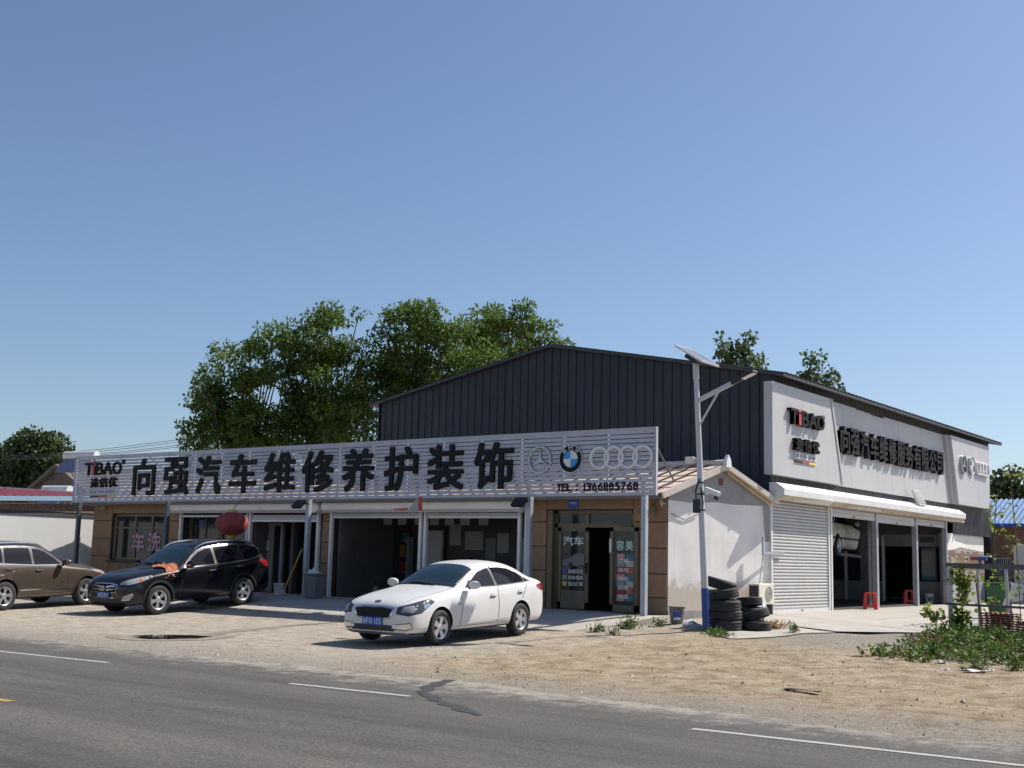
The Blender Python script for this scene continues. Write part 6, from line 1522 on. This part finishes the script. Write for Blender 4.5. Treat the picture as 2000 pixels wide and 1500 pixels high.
tree('locust_tree', 'bright green locust tree rising beside the shed gable', (-23.9, 18.5, 0), [((-24.6, 18.5, 11.2), (2.5, 2.3, 2.3)), ((-25.4, 18.5, 13.0), (1.7, 1.6, 1.1)), ((-23.2, 18.5, 9.2), (2.7, 2.4, 2.2)), ((-22.8, 18.5, 12.2), (1.7, 1.5, 1.3)), ((-25.9, 18.5, 10.5), (1.8, 1.7, 1.8)), ((-20.9, 18.5, 10.2), (1.5, 1.4, 1.4))], 3, 230, 150, .25, group=LOC)
tree('locust_tree', 'open crowned locust tree showing above the left shed roof slope', (-28.8, 32, 0), [((-29.2, 32, 14.4), (3.0, 2.6, 1.9)), ((-27.6, 32, 15.7), (2.0, 1.8, 1.3)), ((-31.6, 32, 13.6), (1.9, 1.7, 1.6)), ((-26.2, 32, 13.7), (1.6, 1.5, 1.2)), ((-30.6, 32, 15.4), (1.7, 1.6, 1.3))], 4, 135, 130, .28, group=LOC)
PO = 'poplar tops above the shed roof'
tree('poplar_tree', 'bushy poplar top poking above the shed roof near the lamp panel', (-21.6, 48, 0), [((-21.7, 48, 14.6), (1.7, 1.5, 1.4)), ((-22.3, 48, 16.1), (.75, .7, .9)), ((-20.7, 48, 15.6), (.75, .7, .9)), ((-23.6, 48, 14.4), (.9, .8, .8)), ((-21.5, 48, 11.5), (1.8, 1.7, 2.5))], 5, 80, 100, .30, 'leaf_poplar', PO, lump=(.4, .65), flat=.9, aspect=.8)
tree('poplar_tree', 'small rounded poplar top above the shed roof over the side sign', (-18.5, 55, 0), [((-18.9, 55, 14.2), (1.4, 1.3, 1.5)), ((-19.1, 55, 15.6), (.8, .7, .6)), ((-17.3, 55, 13.5), (.8, .7, .8)), ((-18.6, 55, 11.0), (1.7, 1.6, 2.4))], 6, 75, 100, .30, 'leaf_poplar', PO, lump=(.4, .65), flat=.9, aspect=.8)
FL = 'far trees beyond the red roof'
tree('far_poplar_tree', 'large dark far poplar left behind the red roof', (-101, 45, 0), [((-101.5, 45, 9.2), (3.6, 3, 3.6)), ((-100.4, 45, 12.0), (1.6, 1.5, 1.5)), ((-103.6, 45, 8.0), (3.0, 2.6, 3.0)), ((-98.8, 45, 8.6), (2.2, 2.0, 2.8))], 8, 140, 90, .45, 'leaf_far', FL, .4, (.8, 1.3), .9, .75)
tree('far_poplar_tree', 'smaller far tree beside the old brick gable', (-95.4, 45, 0), [((-95.6, 45, 7.0), (2.1, 2.0, 2.6)), ((-96.4, 45, 9.0), (1.1, 1.1, 1.4))], 9, 70, 90, .45, 'leaf_far', FL, .3, (.7, 1.1), .9, .75)
tree('far_poplar_tree', 'far tree cut by the picture edge above the red roof', (-108, 45, 0), [((-108, 45, 8.5), (2.6, 2.5, 3.6)), ((-107, 45, 5.5), (2.8, 2.6, 2.8))], 10, 90, 90, .45, 'leaf_far', FL, .35, (.8, 1.2), .9, .75)
RT = 'dark trees behind the blue roofed house'
for k, (x, y, h, lb) in enumerate(((-4.9, 50, 8.0, 'dark bushy tree right behind the grey side sign end'), (-2.6, 52, 8.3, 'dark tall tree behind the blue roof, middle of three'), (-.4, 50, 7.9, 'dark tree at the picture edge above the blue roof'))):
    tree('roadside_tree', lb, (x, y, 0), [((x, y, h*.62), (1.3, 1.3, h*.33)), ((x+.2, y, h*.35), (1.5, 1.4, h*.3)), ((x-.1, y, h*.86), (.7, .7, h*.12))], 20+k, 75, 90, .34, 'leaf_far', RT, .2, (.45, .8), .9, .7)

# ------------------------------------------------------------------ brick house with blue roof on the right
bh = thing('brick_house', 'low red brick house with blue sheet roof and barred window', 'house', (3, 29, 0))
obj('wall', MB().box(-.6, 6.0, 27, 27.25, -.1, 3.25), 'brick', bh)
obj('wall', MB().box(-.6, -.4, 27.25, 33, -.1, 3.25), 'brick', bh)
for k in range(34):
    xa = -.9+k*.22; mb = MB(); mb.add([(xa, 26.6, 3.18), (xa+.14, 26.6, 3.18), (xa+.18, 26.6, 3.24), (xa+.22, 26.6, 3.18), (xa, 29.6, 4.35), (xa+.14, 29.6, 4.35), (xa+.18, 29.6, 4.41), (xa+.22, 29.6, 4.35)], [(0, 1, 5, 4), (1, 2, 6, 5), (2, 3, 7, 6)]); obj('roof_sheet', mb, 'blue_sheet', bh, fix=False)
obj('fascia', MB().box(-.95, 6.6, 26.56, 26.6, 3.04, 3.19), 'plaque_blue', bh)
wn = obj('window', MB().box(.42, 1.14, 26.97, 26.995, .98, 1.80), 'steel_dark', bh)
for k in range(9): obj('bar', MB().tube([(.46+.08*k, 26.94, .98), (.46+.08*k, 26.94, 1.80)], .011, 5), 'pole_grey', wn)
for z in (1.0, 1.78): obj('bar', MB().box(.42, 1.14, 26.92, 26.95, z-.015, z+.015), 'pole_grey', wn)
obj('white_door', MB().box(1.36, 2.3, 26.93, 26.99, -.05, 2.3), 'plaster_white_left', bh)
obj('door_frame', MB().box(1.28, 1.36, 26.9, 27, -.05, 2.38).box(2.3, 2.38, 26.9, 27, -.05, 2.38).box(1.28, 2.38, 26.9, 27, 2.3, 2.38), 'plaster_white', bh)

# ------------------------------------------------------------------ fence frame, vines and stacked trays at the right edge
fy = 1.45; fg = lambda x: gz(x, fy)
fn = thing('garden_fence_frame', 'grey timber and pipe fence frame with wire mesh by the driveway', 'fence', (7.5, fy, 0))
obj('top_rail', MB().beam((6.38, fy, 1.38), (9.6, fy+.1, 1.37), .07, .115), 'wood_grey', fn); obj('mid_rail', MB().beam((6.36, fy-.05, .56), (9.6, fy, .53), .05, .05), 'wood_grey', fn)
for x, h in ((6.47, 1.36), (8.4, 1.33), (9.3, 1.33)): obj('post', MB().box(x-.05, x+.05, fy-.05, fy+.05, fg(x)-.1, h), 'pole_grey', fn)
for x in (7.06, 7.64): obj('post', MB().tube([(x, fy+.02, fg(x)-.05), (x-.02, fy+.02, 1.33)], .035, 8), 'pole_grey', fn)
obj('leaning_stake', MB().beam((7.14, fy-.06, fg(7.1)-.05), (7.03, fy-.06, 1.02), .035, .035), 'wood_grey', fn)
obj('diagonal_bar', MB().beam((6.48, fy-.08, fg(6.5)+.0), (7.1, fy-.08, .12), .05, .05), 'wood_grey', fn)
mb = MB()
for i in range(13): mb.tube([(6.5+.05*i, fy, fg(6.8)), (6.5+.05*i, fy, .55)], .003, 3, False)
for j in range(12): mb.tube([(6.5, fy, fg(6.8)+.05*j), (7.08, fy, fg(6.8)+.05*j)], .003, 3, False)
stuff(obj('wire_mesh', mb, 'steel_grey', fn, fix=False))
lb_ = thing('warning_light_bar', 'small red and blue warning light bar on the fence rail', 'light bar', (7.1, fy, 1.44))
obj('red_lens', MB().box(6.90, 7.07, fy-.05, fy+.05, 1.50, 1.575), 'letter_red', lb_, bevel=.008); obj('blue_lens', MB().box(7.075, 7.24, fy-.05, fy+.05, 1.50, 1.575), 'plaque_blue', lb_, bevel=.008)
obj('solar_cover', MB().box(6.89, 7.33, fy-.055, fy+.055, 1.577, 1.60), 'emblem_white', lb_); obj('stem', MB().tube([(7.1, fy, 1.43), (7.1, fy, 1.50)], .035, 10), 'grey_plastic', lb_)
gbx, gby = 5.35, 9.4
gb = thing('green_wheelie_bin', 'green wheeled rubbish bin standing behind the fence', 'rubbish bin', (gbx, gby, dz(gbx, gby)))
z0 = dz(gbx, gby)+.01
obj('bin_body', MB().add([(gbx-.22, gby-.25, z0+.06), (gbx+.22, gby-.25, z0+.06), (gbx+.22, gby+.22, z0+.06), (gbx-.22, gby+.22, z0+.06), (gbx-.29, gby-.33, z0+.92), (gbx+.29, gby-.33, z0+.92), (gbx+.29, gby+.3, z0+.92), (gbx-.29, gby+.3, z0+.92)], [(0, 3, 2, 1), (4, 5, 6, 7), (0, 1, 5, 4), (1, 2, 6, 5), (2, 3, 7, 6), (3, 0, 4, 7)]), 'green_plastic', gb, bevel=.02)
obj('lid', MB().box(gbx-.32, gbx+.32, gby-.36, gby+.34, z0+.92, z0+.97), 'green_plastic', gb, bevel=.02)
for s_ in (-1, 1): obj('wheel', MB().lathe([(0, -.03), (.1, -.03), (.1, .03), (0, .03)], (gbx+s_*.24, gby+.2, z0+.10), 'X', 16), 'rubber', gb)
wc = thing('white_cloth_cover', 'white cloth draped over a post behind the fence', 'cloth', (6.2, 7.2, 0))
mb = MB(); mb.sheet(lambda u, v: (6.05+.5*u+.05*math.sin(v*5), 7.2+.10*math.sin(u*9+v*3), 1.02-.62*v*(1-.4*u)-.12*abs(u-.3)), 10, 10); obj('sheet', mb, 'plaster_white_left', wc, True, fix=False); obj('stake', MB().tube([(6.2, 7.22, -.05), (6.2, 7.22, 1.0)], .03, 6), 'wood_grey', wc)
# stacked moulded trays
TY = 'stacked moulded trays'
tmesh = MB(); nx_, ny_ = 18, 6
vs_ = []
for j in range(ny_+1):
    for i in range(nx_+1):
        vs_.append((-.34+.68*i/nx_, -.2+.4*j/ny_, .028*math.sin(i*math.pi/1.5)*math.cos(j*math.pi/1.5)+.03))
tmesh.add(vs_, [(j*(nx_+1)+i, j*(nx_+1)+i+1, (j+1)*(nx_+1)+i+1, (j+1)*(nx_+1)+i) for j in range(ny_) for i in range(nx_)])
tmesh.box(-.35, .35, -.215, -.20, .004, .03); tmesh.box(-.35, .35, .20, .215, .004, .03)
trm = mesh_of('moulded_tray', tmesh, 'cardboard')
ords = ['bottom', 'second', 'third', 'fourth', 'fifth', 'sixth', 'seventh', 'eighth', 'ninth', 'tenth', 'topmost']
for si, (x, y, n_) in enumerate(((7.62, .95, 11), (8.4, .75, 8))):
    for k in range(n_):
        o = bpy.data.objects.new('moulded_tray', trm); col.objects.link(o); o.location = (x+random.uniform(-.015, .015), y+random.uniform(-.01, .01), gz(x, y)+.01+.05*k); o.rotation_euler = (0, 0, random.uniform(-.05, .05)-.3)
        tag(o, '%s brown moulded tray of the %s by the fence' % ('topmost' if k == n_-1 else ords[k], ['tall tray stack', 'low tray stack'][si]), 'tray', TY)
pkb = thing('plank_bench', 'rough plank bench with leaning sticks at the picture edge', 'bench', (8.6, 2.4, 0))
obj('plank', MB().box(7.75, 9.6, 2.25, 2.6, .78, .84), 'wood_grey', pkb)
for x in (7.95, 9.3): obj('leg', MB().box(x-.05, x+.05, 2.3, 2.4, gz(x, 2.3), .78), 'wood_grey', pkb)
for k in range(7): obj('stick', MB().beam((7.9+.14*k, 2.5, .85), (7.5+.09*k, 2.9, 1.35-.03*k), .02, .02), 'wood_grey', pkb)
tp = thing('dark_tarpaulin_heap', 'dark tarpaulin heap beside the tray stack', 'tarpaulin', (8.3, .9, gz(8.3, .9)))
mb = MB(); mb.sheet(lambda u, v: (7.95+1.3*u, 1.0+.7*v, gz(8.3, .9)+.48*math.sin(min(u*1.3, 1)*math.pi*.5)*math.sin(v*math.pi)**.6*(1+.15*math.sin(u*19+v*13))), 18, 14); obj('sheet', mb, 'black_plastic', tp, True, fix=False)

def plant(name, label, cat, pts, rng_seed, n, size, mat, group=None, spread=.10, stems=None, aspect=.85):
    rng = np.random.default_rng(rng_seed); t = thing(name, label, cat, pts[0], group=group)
    P_ = np.array(pts); cs = []
    for i in range(n):
        k = rng.uniform(0, len(P_)-1); a = int(k); f_ = k-a; cs.append(P_[a]*(1-f_)+P_[min(a+1, len(P_)-1)]*f_+rng.normal(size=3)*spread)
    V_, m_ = leaf_cloud(rng, cs, [.09]*n, 7/(.09/.8)**2, size, .9, .3, aspect)
    leaf_object('leaves', V_, m_, mat, t, Vector(pts[0])); 
    mb = MB(); mb.tube([tuple(p) for p in P_], .012, 5, False); obj('stem', mb, 'stem', t, fix=False); return t
VG = 'grape vines on the fence'
plant('grape_vine', 'lush grape vine climbing the fence between two posts', 'vine', [(6.74, 1.4, fg(6.7)), (6.72, 1.4, .3), (6.74, 1.4, .9), (6.78, 1.4, 1.28)], 31, 62, .12, 'leaf_vine', VG, .10)
plant('grape_vine', 'young vine shoots spilling beside the fence corner post', 'vine', [(6.42, 1.3, fg(6.4)), (6.36, 1.25, .15), (6.22, 1.2, .32), (6.05, 1.2, .28)], 32, 20, .13, 'leaf_vine', VG, .08)
plant('grape_vine', 'second vine shoot low between the fence posts', 'vine', [(6.72, 1.3, fg(6.7)), (6.66, 1.3, .15), (6.70, 1.3, .42)], 36, 30, .12, 'leaf_vine', VG, .09)
plant('sapling', 'thin sapling with yellow green leaves before the brick house', 'sapling', [(6.12, 6, gz(6.1, 6)), (6.14, 6, 1.2), (6.22, 6, 2.6), (6.28, 6, 3.2)], 33, 16, .13, 'leaf_vine', 'saplings by the driveway', .16)
plant('sapling', 'taller sapling with leafy top at the picture edge', 'sapling', [(6.74, 6, gz(6.7, 6)), (6.72, 6, 1.2), (6.66, 6, 2.7), (6.62, 6, 3.7)], 34, 20, .13, 'leaf_vine', 'saplings by the driveway', .22)
# weed bed and single tufts
rng = np.random.default_rng(41)
wd = bpy.data.objects.new('weeds', None); col.objects.link(wd); wd.location = (8, -2, 0)
bedp = [(6.75, -4.5), (6.62, -3.0), (6.5, -1.5), (6.4, .8), (7.2, .8), (9.6, .4), (10.2, -2.2), (9.6, -3.6), (8.2, -4.0)]
def in_poly(x, y, poly):
    r_ = False
    for (x1, y1), (x2, y2) in zip(poly, poly[1:]+poly[:1]):
        if (y1 > y) != (y2 > y) and x < (x2-x1)*(y-y1)/(y2-y1)+x1: r_ = not r_
    return r_
cs, rs = [], []
while len(cs) < 270:
    x, y = rng.uniform(6.3, 10.3), rng.uniform(-5, .6)
    if in_poly(x, y, bedp) and math.sin(x*2.3+y*1.7)+math.sin(x*.9-y*2.1) > -.75:
        cs.append((x, y, gz(x, y)+rng.uniform(.04, .30)*(.6+.4*math.sin(x*1.9+y))*min(1, .4+(y+5)*.3))); rs.append(rng.uniform(.10, .2))
V_, n_ = leaf_cloud(rng, cs, rs, 24/(.15/.8)**2, .10, .7, .1, .6)
wo = leaf_object('weeds', V_, n_, 'leaf_weed', None, (0, 0, 0)); bpy.data.objects.remove(wd); stuff(wo)
cs, rs = [], []
while len(cs) < 130:
    x, y = rng.uniform(6.4, 10.3), rng.uniform(-4.8, .8)
    if in_poly(x, y, bedp): cs.append((x, y, gz(x, y)+rng.uniform(.0, .12))); rs.append(rng.uniform(.10, .2))
V_, n_ = leaf_cloud(rng, cs, rs, 10/(.15/.8)**2, .12, .5, .1, .3); stuff(leaf_object('dry_leaves', V_, n_, 'dry_leaf', None, (0, 0, 0)))
def tuft(x, y, r_, h, n_, lb, seed, size=.075, mat='leaf_weed'):
    rg = np.random.default_rng(seed); t = thing('weed_tuft', lb, 'weed', (x, y, gz(x, y)), group='weed tufts along the apron')
    cs = [(x+rg.normal()*r_*.5, y+rg.normal()*r_*.5, gz(x, y)+abs(rg.normal())*h*.45+.02) for i in range(n_)]
    V_, m_ = leaf_cloud(rg, cs, [.08]*n_, 9/(.08/.8)**2, size, .9, -.2, .4); leaf_object('leaves', V_, m_, mat, t, Vector((x, y, gz(x, y))))
    mb = MB()
    for k in range(5): mb.tube([(x, y, gz(x, y)-.02), (x+rg.normal()*r_*.4, y+rg.normal()*r_*.4, gz(x, y)+h*.7)], .006, 4, False)
    obj('stems', mb, 'stem', t, fix=False)
tuft(.46, -1.95, .22, .24, 44, 'large leafy weed tuft against the apron edge by the doorway', 51)
tuft(.22, -2.9, .18, .12, 24, 'low grassy weed tuft at the near end of the apron edge', 52)
tuft(.55, -.75, .18, .14, 22, 'weed tuft on the dirt below the brown pier', 53)
tuft(2.6, -1.98, .26, .07, 30, 'flat grass patch at the foot of the lamp pole', 54)
tuft(2.95, -2.45, .2, .07, 24, 'sparse grass strip along the slab edge near the lamp', 55)
tuft(3.8, -.7, .10, .14, 16, 'tiny weed growing in the driveway crack', 56)
tuft(9.3, -4.55, .14, .22, 24, 'small upright weed alone on the dirt at the picture edge', 57)
tuft(.95, -3.35, .10, .06, 12, 'tiny weed on the dirt between apron and road', 58)
tuft(8.7, -4.6, .20, .08, 20, 'thin grass patch among the litter scraps', 59)

# stones and clods strewn over the dirt, too many to count
rng = np.random.default_rng(61); mb = MB(); cnt = 0
while cnt < 1500:
    x, y = rng.uniform(-9, 12.5), rng.uniform(-11.6, -1.5)
    dens = sstep(x, -1, 4)*.9+.12+.7*math.exp(-((y+10.9)/.7)**2)
    if rng.random() > dens or (x < .6 and y > -4.4) or (x > 1 and x < 5 and y > -3): continue
    s_ = rng.uniform(.006, .02)*(2.0 if rng.random() < .05 else 1); z = gz(x, y)+s_*.25; a = rng.uniform(0, 6.28)
    pts = [(x+s_*1.4*math.cos(a+k*2.1)*rng.uniform(.7, 1.2), y+s_*1.4*math.sin(a+k*2.1)*rng.uniform(.7, 1.2), z-s_*.3) for k in range(3)]+[(x+rng.uniform(-.3, .3)*s_, y+rng.uniform(-.3, .3)*s_, z+s_*.8)]
    mb.add(pts, [(0, 1, 3), (1, 2, 3), (2, 0, 3)]); cnt += 1
stuff(obj('gravel', mb, 'stone', None, fix=False))
# litter
LG = 'litter scraps on the dirt'
def scrap(x, y, w_, d_, lb, mat='white_plastic', seed=0):
    rg = random.Random(seed); mb = MB()
    mb.sheet(lambda u, v: (x+w_*(u-.5)+.02*math.sin(v*9), y+d_*(v-.5), gz(x, y)+.012+.035*abs(math.sin(u*4+v*3+seed))), 6, 5)
    o = obj('litter_scrap', mb, mat, None, True, fix=False); tag(o, lb, 'litter', LG)
scrap(8.82, -5.1, .34, .2, 'largest white plastic scrap lying by the weed bed', seed=1); scrap(8.36, -5.1, .12, .12, 'small white scrap left of the largest scrap', seed=2); scrap(8.98, -4.92, .12, .1, 'small white scrap right of the largest scrap', seed=3)
scrap(8.0, -4.15, .16, .12, 'white scrap half under the weed bed edge', seed=4); scrap(8.6, -4.85, .16, .18, 'dark scrap above the white litter', 'black_plastic', 5); scrap(3.3, -4.3, .10, .08, 'lone pale scrap on the dirt before the lamp', seed=6)
scrap(7.53, -8.9, .55, .12, 'dark rotten strip lying in the dirt near the road', 'dark_tile_roof', 7)

# ------------------------------------------------------------------ done
bpy.context.view_layer.update()
